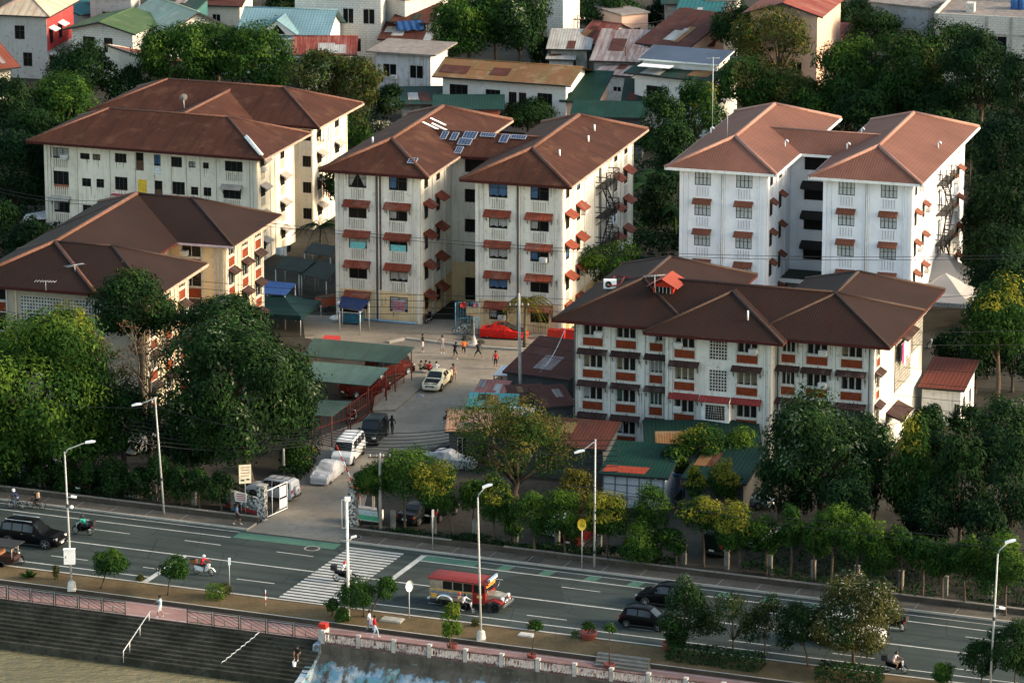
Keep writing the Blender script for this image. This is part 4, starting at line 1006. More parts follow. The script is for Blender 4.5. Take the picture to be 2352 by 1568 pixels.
def crown_points(rx, rz, leaf, cov, seed, lump=.36, nl=None, gap=.12, asp=.42, cone=0):
 """leaf positions on the shells of many lumps spread over an ellipsoid; returns points, normals, lump centres"""
 r=np.random.default_rng(seed)
 nl=nl or int(min(70, max(12, 3.0/lump**2))); cov=cov*1.15
 d=r.normal(0, 1, (nl, 3)); d/=np.linalg.norm(d, axis=1)[:, None]; d[:, 2]=np.where(d[:, 2]<-.8, -d[:, 2], d[:, 2])
 k=r.uniform(.52, .84, nl)[:, None]; C=d*k*np.array([rx, rx, rz])
 if cone:C[:, :2]*=np.clip(1.05-cone*(C[:, 2:3]/rz+.2), .25, 1.3)
 rl=r.uniform(.5, 1.35, nl)*lump; keep=r.random(nl)>gap*.9
 C, rl=C[keep], rl[keep]; P_, N_=[], []
 for c, q in zip(C, rl):
  a, b=q*rx, q*(rz*.55+rx*.45)*r.uniform(.6, 1.0)
  area=4*math.pi*((a*a+2*a*b)/3); n=max(12, int(cov*area/(leaf*leaf*asp*.62)))
  u=r.normal(0, 1, (n, 3)); u/=np.linalg.norm(u, axis=1)[:, None]; rad=(r.uniform(.72, 1.06, n)+(r.random(n)<.07)*r.uniform(0, .3, n))[:, None]
  ph=r.uniform(0, 6.28, 3); wob=1+.22*np.sin(u[:, :1]*4.2+ph[0])*np.cos(u[:, 1:2]*3.7+ph[1])+.12*np.sin(u[:, 2:]*7+ph[2]); p=c+u*rad*wob*np.array([a, a, b]); o=(p/np.array([rx, rx, rz])); g=np.linalg.norm(o, axis=1)
  ok=(g>.45)&((u[:, 2]>-.6)|(r.random(n)<.6)); P_.append(p[ok]); N_.append(u[ok])
 if gap<=.12:
  n=int(.55*cov*4*math.pi*rx*(rx+2*rz)/3/(leaf*leaf*asp*.62)); u=r.normal(0, 1, (n, 3)); u/=np.linalg.norm(u, axis=1)[:, None]; u[:, 2]=np.where(u[:, 2]<-.75, -u[:, 2], u[:, 2])
  sh=1-cone*np.clip(u[:, 2:]+.2, 0, 1)*.6 if cone else 1
  P_.append(u*r.uniform(.55, .80, n)[:, None]*np.array([rx, rx, rz])*sh); N_.append(u)
 return np.concatenate(P_), np.concatenate(N_), C
def trunk_mb(zc, rx, rz, C, r0, bark, seed, lean=(0, 0), nb=6, zs=None):
 r=random.Random(seed); mb=MB(); top=Vector((lean[0], lean[1], zc)); fork=Vector((lean[0]*.45+r.uniform(-.1, .1), lean[1]*.45, max(.4, zs if zs else (zc-rz*.75))))
 mb.path([(0, 0, -.05), (lean[0]*.1, lean[1]*.1, fork.z*.12), tuple(fork*.55+Vector((r.uniform(-.12, .12)*r0*4, 0, 0))), tuple(fork), tuple(fork.lerp(top, .6))], [r0*1.35, r0*1.05, r0*.9, r0*.75, r0*.45], bark, 8)
 idx=list(range(len(C))); r.shuffle(idx)
 for i in idx[:nb]:
  e=Vector(C[i])+Vector((lean[0], lean[1], zc)); m=fork.lerp(e, .5)+Vector((r.uniform(-.12, .12)*rx, r.uniform(-.12, .12)*rx, rz*.1))
  mb.path([tuple(fork*.96), tuple(m), tuple(e)], [r0*.55, r0*.32, r0*.1], bark, 6)
  for q in range(2):
   e2=e+Vector((r.uniform(-.3, .3)*rx, r.uniform(-.3, .3)*rx, r.uniform(-.1, .3)*rz)); mb.path([tuple(m), tuple(m.lerp(e2, .55)), tuple(e2)], [r0*.25, r0*.14, r0*.05], bark, 5)
 return mb
SEED=[100]
def tree(label, kind, bx, by, cx, cy, rxp, rzp, leaf=.42, cov=.62, tips=None, tipf=.0, tiph=.3, r0=None, group=None, name='tree', bark=None, nb=6, lump=.36, gap=.12, droop=.5, extra=None, exf=0, cone=0, asp=.42, cat='tree', zb=0.0):
 """base pixel (bx,by), crown centre pixel (cx,cy), crown half sizes in reading pixels"""
 SEED[0]+=1; sd=SEED[0]
 g=P(bx, by, zb); k=pxm(g)
 if rxp>40:rxp, rzp=rxp*1.10, rzp*1.08
 rx=rxp/k; rz=rzp/k/.96; zc=(by-cy)/k/.96; ln=((cx-bx)/k, 0)
 zc=max(zc, rz*.9)
 leaf=max(leaf*(.68 if rxp>40 else .88), .16)
 pts, nr, C=crown_points(rx, rz, leaf, cov, sd, lump, None, gap, asp, cone)
 mats=[LEAF[kind]]; mi=np.zeros(len(pts), int); rr=np.random.default_rng(sd+5)
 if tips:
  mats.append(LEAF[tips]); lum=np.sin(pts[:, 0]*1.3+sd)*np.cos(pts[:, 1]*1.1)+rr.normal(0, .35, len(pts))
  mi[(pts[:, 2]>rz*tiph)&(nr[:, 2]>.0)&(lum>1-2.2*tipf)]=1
 if extra:mats.append(LEAF[extra]); mi[(rr.random(len(pts))<exf)&(nr[:, 2]>-.3)]=len(mats)-1
 root=thing(name, label, cat, (g.x, g.y, zb), 0, group)
 r0=r0 or max(.05, min(.38, rx*.065))
 tb=trunk_mb(zc, rx, rz, C, r0, bark or BARK, sd, ln, nb)
 tb.build('trunk', root)
 link('crown', leaf_mesh('crown', pts, nr, leaf, mats, mi, droop, asp, sd), root, (ln[0], ln[1], zc))
 return root
def bare_tree(label, bx, by, cx, cy, rxp, rzp, leafk=None, nleaf=0, bark=None):
 SEED[0]+=1; r=random.Random(SEED[0]); g=P(bx, by); k=pxm(g); rx, rz, zc=rxp/k, rzp/k/.96, (by-cy)/k/.96
 root=thing('bare_tree', label, 'tree', (g.x, g.y, 0)); mb=MB(); tipsP=[]
 dx=(cx-bx)/k
 def grow(p, d, L, rad, lv):
  q=p+d*L; m=p.lerp(q, .5)+Vector((r.uniform(-.08, .08), r.uniform(-.08, .08), r.uniform(-.03, .08)))*L
  mb.path([tuple(p), tuple(m), tuple(q)], [rad, rad*.8, rad*.6], bark or BARKP, 5 if lv<3 else 4)
  if lv>=5:tipsP.append(q); return
  for i in range(3 if lv<4 else 2):
   nd=(d+Vector((r.gauss(0, .48), r.gauss(0, .48), r.gauss(.08, .3)))).normalized(); grow(q, nd, L*r.uniform(.62, .85), rad*.62, lv+1)
 z0=max(.5, zc-rz*.9); mb.path([(0, 0, -.05), (dx*.2, 0, z0*.5), (dx*.5, 0, z0)], [.24, .2, .16], bark or BARKP, 7)
 for i in range(4):
  a=i*1.57+r.uniform(-.4, .4); grow(Vector((dx*.5, 0, z0)), Vector((math.cos(a)*.55, math.sin(a)*.55, .9)).normalized(), rz*.55, .11, 1)
 mb.build('trunk', root)
 if nleaf:
  rr=np.random.default_rng(SEED[0]); T=np.array([tuple(t)for t in tipsP]); idx=rr.integers(0, len(T), nleaf); pts=T[idx]+rr.normal(0, .3, (nleaf, 3))
  link('crown', leaf_mesh('crown', pts, rr.normal(0, 1, (nleaf, 3)), .34, [LEAF[leafk]], np.zeros(nleaf, int), .5, .42, 3), root)
 return root
def fronds(mb, c, n, L, mat, seed, w=.32, droop=1.0, up=.9):
 r=random.Random(seed)
 for i in range(n):
  a=i*2.399+r.uniform(-.2, .2); e=up*r.uniform(.25, 1); h=Vector((math.cos(a), math.sin(a), 0)); s=Vector((-h.y, h.x, 0)); ll=L*r.uniform(.8, 1.1)
  pts=[c+h*ll*t+Vector((0, 0, ll*(e*t-droop*t*t)))for t in (0, .2, .4, .6, .8, 1)]
  for j in range(5):
   p, q=pts[j], pts[j+1];
   for sg in (-1, 1):
    for k in range(4):
     f=(k+r.random()*.6)/4; b0=p.lerp(q, f); ww=w*ll*(1-abs((j+f)/5-.4)*1.1)
     tip=b0+s*sg*ww+h*ww*.5-Vector((0, 0, ww*.55)); mb.add([b0, b0+h*.07*ll*.5, tip], [(0, 1, 2)], mat)
  mb.path(pts, [.03, .03, .025, .02, .015, .01], mat, 4)
def palm(label, bx, by, hz, L, kind, n=16, seed=1, dead=None):
 g=P(bx, by); root=thing('palm_tree', label, 'palm', (g.x, g.y, 0)); mb=MB()
 mb.path([(0, 0, -.05), (.05, 0, hz*.5), (.1, 0, hz)], [.2, .15, .13], BARKP, 8); mb.build('trunk', root)
 mb=MB(); fronds(mb, Vector((.1, 0, hz)), n, L, LEAF[kind], seed)
 if dead:fronds(mb, Vector((.1, 0, hz-.2)), 8, L*.8, LEAF[dead], seed+3, .25, 1.4, .3)
 mb.build('crown', root); return root
def banana(label, bx, by, hz, L, kind, seed=1, n=8):
 g=P(bx, by); root=thing('banana_plant', label, 'plant', (g.x, g.y, 0)); r=random.Random(seed); mb=MB()
 mb.path([(0, 0, 0), (0, 0, hz)], [.16, .1], LEAF['green'], 7); mb.build('stem', root); mb=MB()
 for i in range(n):
  a=i*2.4; h=Vector((math.cos(a), math.sin(a), 0)); s=Vector((-h.y, h.x, 0)); e=r.uniform(.5, 1.1); vs=[];
  for j in range(7):
   t=j/6; p=Vector((0, 0, hz))+h*L*t+Vector((0, 0, L*(e*t-1.05*t*t))); ww=L*.16*math.sin(math.pi*min(1, .12+t*.9)); vs+=[p-s*ww-Vector((0, 0, ww*.3)), p, p+s*ww-Vector((0, 0, ww*.3))]
  mb.add(vs, [f for j in range(6)for f in ((j*3, j*3+1, j*3+4, j*3+3), (j*3+1, j*3+2, j*3+5, j*3+4))], LEAF[kind], smooth=True)
 mb.build('leaves', root); return root
 # large trees, front left
tree('huge dark green mango tree left of the side street, widest crown in the picture', 'dark', 575, 1112, 556, 905, 188, 168, .46, .62, 'glint', .06, -.3, nb=9, lump=.30, extra='green', exf=.22)
tree('dark bushy tree against the ochre block, just above the huge mango tree', 'dark', 540, 1010, 515, 742, 102, 72, .44, .6, 'glint', .12, 0, extra='green', exf=.2)
tree('dark round tree in front of the ochre block, left of its right end', 'dark', 330, 985, 312, 712, 104, 74, .44, .6, 'olive', .2, .0, extra='green', exf=.2)
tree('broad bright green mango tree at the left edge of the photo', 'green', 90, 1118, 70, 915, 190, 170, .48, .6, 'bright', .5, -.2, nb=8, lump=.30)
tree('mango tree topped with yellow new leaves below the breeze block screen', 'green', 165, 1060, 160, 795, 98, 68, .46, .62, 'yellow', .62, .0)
tree('half bare tree with thin reddish brown foliage beside the bare grey tree', 'olive', 290, 1085, 238, 865, 88, 88, .34, .22, 'rusty', .4, -.5, bark=BARKP, nb=14, lump=.3, gap=.5)
bare_tree('leafless grey tree with fine twigs in front of the ochre block', 345, 1065, 350, 830, 70, 92, 'rusty', 500)
tree('green mango tree under the half bare tree, behind the covered cars', 'green', 175, 1105, 160, 985, 115, 74, .44, .6, 'bright', .35, 0)
tree('shady tree filling the gap behind the left street lamp', 'dark', 290, 1105, 285, 975, 80, 75, .42, .5, extra='green', exf=.2)
# behind the left blocks
tree('dark tree standing left of the cream gabled house', 'dark', 205, 300, 195, 165, 78, 56, .5, .6, extra='green', exf=.25)
tree('lighter green tree left of the far roof of the yellowed block', 'green', 150, 375, 145, 250, 105, 66, .5, .58, 'bright', .3, .1)
tree('dark tree at the left edge, below the terracotta roofed house', 'dark', 25, 385, 22, 245, 66, 66, .5, .58)
tree('almost black tree left of the yellowed block, cut by the left edge', 'deep', 45, 545, 42, 395, 84, 96, .5, .58)
tree('small dark tree low at the left edge beside a white metal roof', 'dark', 5, 585, 5, 505, 46, 42, .45, .58, extra='green', exf=.2)
tree('very large green tree behind the yellowed block, left half of the clump', 'green', 420, 300, 425, 140, 100, 74, .5, .6, 'bright', .3, .2, lump=.3)
tree('very large green tree behind the yellowed block, right half of the clump', 'green', 600, 300, 590, 138, 98, 72, .5, .6, 'bright', .25, .2, lump=.3)
tree('olive brown tree behind the right end of the yellowed block', 'olive', 735, 335, 735, 180, 72, 58, .45, .55, 'pale', .2, .1, extra='green', exf=.3)
tree('olive brown tree left of the grey wooden house', 'olive', 830, 345, 825, 195, 58, 64, .45, .55, 'gold', .2, .1, extra='green', exf=.3)
tree('small dark green tree below the grey wooden house', 'dark', 892, 320, 892, 235, 38, 42, .4, .6)
tree('mid green tree between the yellowed block and the solar panel roof', 'green', 812, 420, 812, 300, 46, 58, .42, .58, 'olive', .3, 0)
tree('dark tree in the gap right of the yellowed block', 'deep', 775, 520, 772, 420, 30, 60, .42, .5)
tree('pale thin tree in front of the white block house', 'pale', 845, 140, 840, 60, 54, 46, .38, .34, None, 0, 0, gap=.4, bark=BARKP)
tree('tall bright green tree behind the rust roofed long house', 'green', 1082, 195, 1076, 66, 88, 70, .5, .6, 'bright', .4, -.1, lump=.3)
tree('tall darker tree right of the bright green one behind the long house', 'dark', 1195, 195, 1190, 62, 78, 72, .5, .6, 'glint', .1, .2, extra='green', exf=.2)
tree('dark spreading tree at the top edge right of the grey block tower', 'dark', 1385, 125, 1380, 18, 90, 46, .5, .58, extra='green', exf=.2)
tree('dark tree at the top edge above the teal roof', 'deep', 1535, 115, 1530, 30, 52, 38, .5, .58)
tree('low dark shrub between the two roofs of the solar panel block', 'dark', 1214, 318, 1214, 268, 66, 32, .36, .6, extra='green', exf=.2, cat='shrub', name='shrub')
tree('bush with white blossom behind the solar panel roof', 'olive', 874, 335, 874, 296, 34, 22, .3, .4, extra='flower', exf=.45, cat='shrub', name='flowering_bush')
tree('white flowering bush before the orange walled house', 'olive', 1108, 285, 1108, 262, 18, 12, .26, .35, extra='flower', exf=.5, cat='shrub', name='flowering_bush')
tree('dark green tree right of the solar panel block', 'dark', 1528, 425, 1518, 285, 60, 84, .45, .58, 'bright', .12, .2, extra='green', exf=.3)
tree('green tree left of the white block, below the blue roofed house', 'green', 1600, 390, 1596, 262, 56, 70, .45, .58, 'yellow', .1, .3)
tree('feathery light green tree between the solar panel block and the dark roofed block', 'green', 1375, 725, 1388, 622, 96, 66, .36, .42, 'bright', .5, -.2, droop=.9, gap=.3)
tree('deep shade tree filling the gap left of the white block', 'deep', 1510, 560, 1512, 470, 46, 78, .45, .5)
for i, (x, y, h, L, lb)in enumerate(((1480, 520, 4.0, 3.2, 'banana plant beside the right wall of the stained block'), (1520, 505, 4.2, 3.6, 'tallest banana plant left of the white block'), (1550, 560, 3.4, 3.0, 'low banana plant in shade left of the white block'))):
 banana(lb, x, y, h, L, 'dark', i+4)
for (bx, by, cx, cy, a, b, kd, lb)in ((660, 70, 655, 10, 44, 34, 'dark', 'dark tree at the top edge above the light blue roof'), (985, 80, 980, 22, 46, 40, 'deep', 'dark tree at the top edge left of the bright green tree'), (960, 235, 958, 200, 24, 20, 'dark', 'small dark bush at the right corner of the grey wooden house'), (1255, 180, 1250, 120, 36, 40, 'dark', 'dark tree beside the grey tin roof'), (1440, 95, 1446, 45, 46, 36, 'dark', 'dark tree above the faded red gable roof'), (1600, 75, 1596, 25, 40, 34, 'deep', 'dark tree at the top edge behind the teal roof'), (1650, 215, 1646, 160, 34, 36, 'dark', 'dark tree at the right end of the blue roofed house'), (1960, 100, 1962, 40, 44, 40, 'deep', 'dark tree at the top edge behind the narrow dark tree'), (335, 160, 332, 120, 30, 26, 'green', 'small tree at the right corner of the green gable roofed house'), (1265, 60, 1262, 20, 30, 28, 'deep', 'dark tree behind the narrow block tower house'), (2300, 790, 2298, 640, 70, 70, 'deep', 'dark tree behind the yellow topped tree at the right edge'), (2225, 440, 2226, 330, 40, 70, 'deep', 'narrow dark tree close behind the right wall of the white block'), (2345, 500, 2345, 430, 46, 90, 'deep', 'very dark tree at the right edge, level with the middle of the white block'), (1990, 360, 1990, 255, 70, 52, 'dark', 'dark tree between the two wings behind the white block'), (2045, 345, 2050, 230, 60, 60, 'dark', 'dark tree behind the right wing of the white block'), (1880, 340, 1880, 255, 60, 50, 'green', 'green tree peeping over the left wing of the white block'), (85, 460, 82, 320, 70, 66, 'dark', 'dark tree directly left of the yellowed block roof'), (300, 300, 298, 205, 50, 46, 'dark', 'small dark tree above the far roof of the yellowed block'), (100, 610, 70, 540, 50, 40, 'deep', 'dark tree behind the white metal roof at the left edge'), (500, 250, 505, 110, 90, 56, 'green', 'tall green tree in the middle of the clump behind the yellowed block'), (1560, 480, 1556, 350, 54, 70, 'dark', 'dark tree touching the left eave of the white block'), (1140, 190, 1132, 40, 60, 56, 'green', 'green tree between the two tall trees at the top'), (2200, 320, 2190, 120, 70, 64, 'dark', 'dark tree left of the unfinished building opening')):
 tree(lb, kd, bx, by, cx, cy, a, b, .46, .58, 'bright' if kd=='green' else None, .25, .2, extra='dark' if kd=='deep' else 'green', exf=.25)
for (bx, by, cx, cy, a, b, kd, lb)in ((2190, 880, 2188, 800, 44, 50, 'deep', 'dark tree between the red roofed annex and the white tents'), (2240, 905, 2238, 830, 46, 54, 'dark', 'dark tree right behind the red roof of the annex, under the yellow topped one'), (2325, 900, 2325, 820, 52, 60, 'deep', 'dark tree at the right edge behind the yellow topped tree trunk'), (2120, 1060, 2122, 975, 50, 44, 'dark', 'dark bushy tree in front of the red roofed annex'), (2215, 1040, 2218, 968, 46, 40, 'dark', 'dark bushy tree at the right foot of the red roofed annex'), (2270, 870, 2262, 800, 40, 40, 'dark', 'dark tree just behind the red roofed annex'), (420, 1120, 420, 1010, 72, 66, 'dark', 'dark foliage at the left foot of the huge mango tree'), (690, 1050, 668, 960, 66, 76, 'dark', 'dark lower foliage at the right side of the huge mango tree'), (20, 1100, 15, 1010, 62, 66, 'dark', 'dark tree at the left edge beneath the bright mango tree'), (1790, 1230, 1790, 1120, 70, 70, 'dark', 'dark tree at the left foot of the wide dark tree'), (1985, 1150, 1985, 1010, 62, 62, 'dark', 'dark tree at the right end of the dark roofed block'), (2150, 1220, 2150, 1060, 60, 80, 'dark', 'dark tree between the two weeping trees'), (2255, 1260, 2262, 1060, 56, 80, 'deep', 'dark tree behind the weeping trees at the right'), (2130, 1300, 2130, 1190, 60, 64, 'deep', 'dense dark tree low among the weeping trees'), (2260, 1330, 2260, 1215, 62, 66, 'deep', 'dense dark tree low at the right behind the planted row'), (1940, 1290, 1940, 1160, 66, 62, 'deep', 'dense dark tree low in front of the wide dark tree')):
 tree(lb, kd, bx, by, cx, cy, a, b, .42, .56, None, 0, 0, extra='deep' if kd=='dark' else 'dark', exf=.3, lump=.33)
 # top right
tree('dark tree with rusty tips left of the pink house', 'dark', 1700, 205, 1692, 70, 54, 56, .48, .58, 'rusty', .25, .3, extra='green', exf=.2)
tree('yellowish tree with golden crown in front of the pink house', 'olive', 1795, 245, 1782, 108, 100, 76, .48, .46, 'gold', .5, -.1, extra='green', exf=.3, gap=.3)
tree('green tree right of the blue roofed house', 'green', 1716, 318, 1712, 195, 76, 70, .48, .58, 'olive', .35, 0)
tree('yellow green tree touching the roof of the white block', 'olive', 1822, 318, 1818, 222, 86, 52, .45, .55, 'gold', .25, .2, extra='green', exf=.4)
tree('bright topped green tree behind the white block', 'green', 1945, 330, 1942, 178, 82, 78, .48, .6, 'bright', .45, .3)
tree('big green tree below the grey unfinished building', 'green', 2090, 340, 2086, 170, 92, 80, .48, .6, 'olive', .3, .2, extra='dark', exf=.4)
tree('dark round tree right of the pink house', 'dark', 2010, 195, 2006, 78, 62, 52, .48, .6, extra='green', exf=.25)
tree('narrow dark tree between the pink house and the grey houses', 'dark', 1916, 128, 1914, 38, 38, 48, .48, .58)
tree('dark tree in front of the grey unfinished building', 'dark', 2252, 370, 2250, 172, 82, 100, .5, .58, extra='deep', exf=.4)
tree('dark tree at the right edge below the blue barrels', 'deep', 2335, 410, 2332, 225, 60, 104, .5, .55, extra='dark', exf=.4)
tree('low dark tree behind the right roof of the white block', 'dark', 2140, 360, 2140, 250, 84, 52, .48, .58, extra='green', exf=.15)
tree('very dark tree right of the white block, upper of two', 'deep', 2300, 570, 2298, 360, 82, 92, .5, .55)
tree('very dark tree right of the white block, lower of two', 'deep', 2305, 655, 2302, 478, 78, 78, .5, .55, extra='dark', exf=.3)
tree('dark drooping tree above the white tents', 'deep', 2290, 700, 2285, 575, 84, 66, .45, .55, extra='dark', exf=.5, droop=1.2)
tree('dark tree behind the white tents', 'deep', 2235, 640, 2236, 520, 40, 80, .45, .5)
palm('small palm in front of the grey houses at the top right', 2118, 150, 4.5, 2.6, 'dark', 14, 5)
# right middle
tree('bright yellow topped tree at the right edge above the red roofed annex', 'green', 2290, 940, 2284, 738, 84, 112, .46, .6, 'yellow', .42, .35, lump=.32)
tree('dark tree at the right edge below the red roofed annex', 'dark', 2305, 1190, 2305, 985, 72, 80, .44, .58, 'glint', .1, .1, extra='green', exf=.25)
tree('wide dark tree in front of the right half of the dark roofed block', 'dark', 1884, 1225, 1884, 1040, 148, 118, .42, .58, 'glint', .12, -.1, nb=9, lump=.30, extra='green', exf=.25)
tree('weeping columnar tree with yellow shoots at its top', 'green', 2098, 1255, 2094, 1092, 66, 128, .42, .62, 'yellow', .35, .45, droop=2.2, cone=.45)
tree('dark weeping columnar tree right of the yellow topped one', 'dark', 2205, 1275, 2202, 1115, 76, 124, .42, .6, droop=2.2, cone=.3, extra='green', exf=.2)
tree('dark weeping columnar tree at the right edge', 'deep', 2318, 1305, 2316, 1130, 70, 132, .42, .58, droop=2.2, cone=.3, extra='dark', exf=.4)
tree('dark tree between the wide tree and the weeping tree', 'deep', 2010, 1230, 2008, 1085, 60, 88, .42, .56, extra='dark', exf=.4)
# centre
tree('loose tree with yellowing leaves beside the side street', 'green', 1182, 1150, 1190, 1035, 148, 92, .30, .30, 'gold', .45, -.3, nb=14, gap=.35, lump=.3, extra='olive', exf=.35)
tree('thin yellow green sapling branches rising before the tin shacks', 'bright', 1140, 1090, 1115, 960, 82, 44, .30, .16, 'gold', .5, -.6, nb=12, gap=.5, lump=.32, bark=BARKP)
tree('yellowish tree behind the far street lamp', 'olive', 1330, 1240, 1322, 1130, 44, 62, .30, .42, 'gold', .5, -.2)
tree('small round tree with pale tips in front of the green shed', 'green', 1615, 1130, 1608, 1018, 58, 42, .34, .55, 'yellow', .35, .0)
tree('leafy bush at the foot of the left windows of the dark roofed block', 'bright', 1372, 1016, 1370, 972, 30, 36, .3, .45, cat='shrub', name='shrub')
tree('narrow hedge shrub climbing beside the huge mango tree and the lane', 'green', 690, 1085, 688, 1045, 40, 40, .28, .5, 'gold', .3, -.2, cat='shrub', name='shrub')
palm('small coconut palm with sunlit yellow fronds by the stained block', 1205, 800, 4.4, 2.5, 'gold', 15, 9, 'yellow')
palm('dark palm under the wall of the yellowed block', 735, 590, 3.0, 2.6, 'deep', 14, 12)
tree('slender leafy tree half hiding the green roofed shed', 'green', 1545, 1140, 1545, 1058, 36, 52, .32, .5, 'bright', .45, -.1)
tree('leafy tree at the right end of the green roofed shed', 'green', 1690, 1120, 1692, 1040, 50, 56, .34, .55, 'bright', .35, 0)
# the planted row behind the low wall
ROW_L=[(10, 1078, 28, 34, 15, 1112), (53, 1074, 30, 36, 60, 1118), (100, 1076, 30, 38, 105, 1127), (150, 1088, 26, 34, 150, 1132), (205, 1084, 24, 34, 205, 1138), (260, 1084, 34, 36, 270, 1144), (323, 1104, 24, 38, 323, 1154), (368, 1078, 26, 36, 366, 1158), (413, 1100, 27, 40, 418, 1164), (457, 1098, 24, 28, 459, 1172), (507, 1116, 27, 38, 510, 1180)]
ROW_R=[(851, 1110, 42, 36, 876, 1214), (928, 1088, 64, 52, 930, 1218), (1001, 1124, 56, 50, 1043, 1232), (1088, 1140, 36, 36, 1085, 1232), (1141, 1148, 42, 50, 1133, 1250), (1178, 1212, 22, 32, 1180, 1254), (1221, 1180, 45, 50, 1228, 1274), (1295, 1188, 42, 52, 1300, 1284), (1398, 1190, 46, 52, 1392, 1294), (1471, 1240, 48, 38, 1480, 1304), (1501, 1170, 46, 52, 1510, 1294), (1548, 1246, 34, 30, 1555, 1310), (1608, 1190, 50, 36, 1617, 1304), (1664, 1108, 36, 44, 1666, 1190), (1594, 1114, 24, 40, 1596, 1190), (1694, 1214, 42, 60, 1700, 1320), (1757, 1228, 38, 50, 1760, 1325), (1814, 1215, 38, 48, 1815, 1332), (1868, 1240, 36, 48, 1872, 1340), (1914, 1215, 42, 48, 1908, 1345), (1971, 1235, 46, 44, 1965, 1354), (2018, 1275, 42, 56, 2012, 1366), (2066, 1250, 34, 40, 2070, 1370), (2118, 1278, 40, 46, 2118, 1375), (2158, 1290, 40, 48, 2165, 1388), (2211, 1290, 44, 50, 2216, 1398), (2301, 1302, 56, 54, 2310, 1416)]
ORD=['first', 'second', 'third', 'fourth', 'fifth', 'sixth', 'seventh', 'eighth', 'ninth', 'tenth', 'eleventh', 'twelfth', 'thirteenth', 'fourteenth', 'fifteenth', 'sixteenth', 'seventeenth', 'eighteenth', 'nineteenth', 'twentieth', 'twenty-first', 'twenty-second', 'twenty-third', 'twenty-fourth', 'twenty-fifth', 'twenty-sixth', 'twenty-seventh']
GT='small trees planted behind the low wall'
for i, (cx, cy, a, b, bx, by)in enumerate(reversed(ROW_L)):
 tree('small shaded tree behind the low wall, %s one left of the gate'%ORD[i], 'dark', bx, by, cx, cy+3, a*1.2, b*1.15, .26, .62, group=GT, r0=.075, extra='green', exf=.35, lump=.42)
for i, (cx, cy, a, b, bx, by)in enumerate(ROW_R):
 tree('leafy small tree behind the low wall, %s one right of the gate'%ORD[i], 'green', bx, by, cx, cy-5, a*1.0, b*1.14, .27, .66, 'yellow' if i in (2, 4, 8, 12, 13, 14, 15)else 'bright', .62 if bx<1950 else .38, -.05, group=GT, r0=.1, lump=.42, nb=5)  # brighter tip leaves paint the lit tops of these crowns
 # the dry strip along the road, near side
def rt(label, kind, bx, by, cx, cy, a, b, **k):
 return tree(label, kind, bx, by, cx, cy, a*1.14, b*1.12, k.pop('leaf', .24), k.pop('cov', .5)*1.3, r0=k.pop('r0', .07), zb=-.02, **k)
rt('young tree with a leaning trunk on the dry strip, left of the scooter', 'green', 231, 1350, 259, 1288, 36, 27, tips='bright', tipf=.3)
rt('young tree on the dry strip right beside the scooter rider', 'green', 385, 1366, 401, 1303, 34, 30, tips='bright', tipf=.3)
rt('young tree with a low dark crown on the strip by the white pole', 'green', 838, 1416, 822, 1365, 42, 28, tips='bright', tipf=.15)
rt('airy small crown leaning out over the road beside the white pole', 'green', 845, 1418, 888, 1352, 26, 26, tips='bright', tipf=.3)
rt('low bush at the foot of the white pole', 'green', 788, 1424, 786, 1410, 16, 14, tips='bright', tipf=.3, cat='shrub', name='shrub')
rt('small sapling on the strip left of the zebra crossing end', 'green', 762, 1414, 764, 1384, 20, 12, cov=.35)
rt('tall leafy tree hiding the front of the black hatchbacks', 'dark', 1572, 1490, 1574, 1405, 50, 76, tips='glint', tipf=.12, tiph=-.3, extra='green', exf=.25, cov=.5)
rt('open tree with several stems behind the clipped hedge', 'dark', 1683, 1500, 1678, 1418, 54, 56, extra='olive', exf=.35, cov=.3, gap=.35, nb=9)
rt('slender brownish tree right of the many stemmed one', 'dark', 1756, 1504, 1760, 1420, 38, 52, extra='olive', exf=.35, cov=.3, gap=.3)
rt('dark tree with a curved bare trunk, left of the flowering tree', 'dark', 1858, 1534, 1832, 1436, 40, 48, cov=.45)
rt('large roadside tree covered in white blossom', 'olive', 1961, 1528, 1957, 1412, 92, 88, leaf=.26, cov=.42, extra='flower', exf=.08, tips='dark', tipf=.4, tiph=-.9, nb=10, r0=.13, lump=.3)
rt('dark slim tree left of the right street lamp', 'dark', 2256, 1585, 2248, 1512, 34, 48, cov=.45, extra='green', exf=.2)
rt('dark bushy tree at the lower right corner', 'dark', 2330, 1600, 2330, 1482, 54, 62, cov=.5, extra='green', exf=.25)
rt('lollipop shaped clipped tree near the lower right corner', 'green', 2168, 1580, 2168, 1544, 23, 18, leaf=.18, cov=.8, tips='bright', tipf=.3, lump=.5)
rt('small clipped tree between the two street lamps near the promenade', 'bright', 1034, 1486, 1038, 1442, 23, 17, leaf=.2, cov=.5)
rt('thin weed growing on the strip right of the middle lamp', 'olive', 1226, 1448, 1224, 1434, 12, 12, leaf=.18, cov=.3, cat='plant', name='weed')
rt('scrubby sapling on the strip beside the thin sign post', 'olive', 520, 1372, 520, 1350, 14, 14, leaf=.18, cov=.25, cat='plant', name='weed')
rt('pale weed on the strip between the two young trees', 'olive', 322, 1336, 322, 1326, 9, 9, leaf=.16, cov=.3, cat='plant', name='weed')
rt('tall thin weed right of the spiky agave', 'olive', 128, 1330, 128, 1312, 8, 16, leaf=.16, cov=.4, cat='plant', name='weed')
rt('scraggly weed just left of the potted plant', 'pale', 1323, 1466, 1321, 1456, 10, 9, leaf=.16, cov=.3, cat='plant', name='weed')
rt('tiny weed on the strip below the parked moped sign', 'olive', 1092, 1440, 1092, 1428, 8, 12, leaf=.16, cov=.3, cat='plant', name='weed')
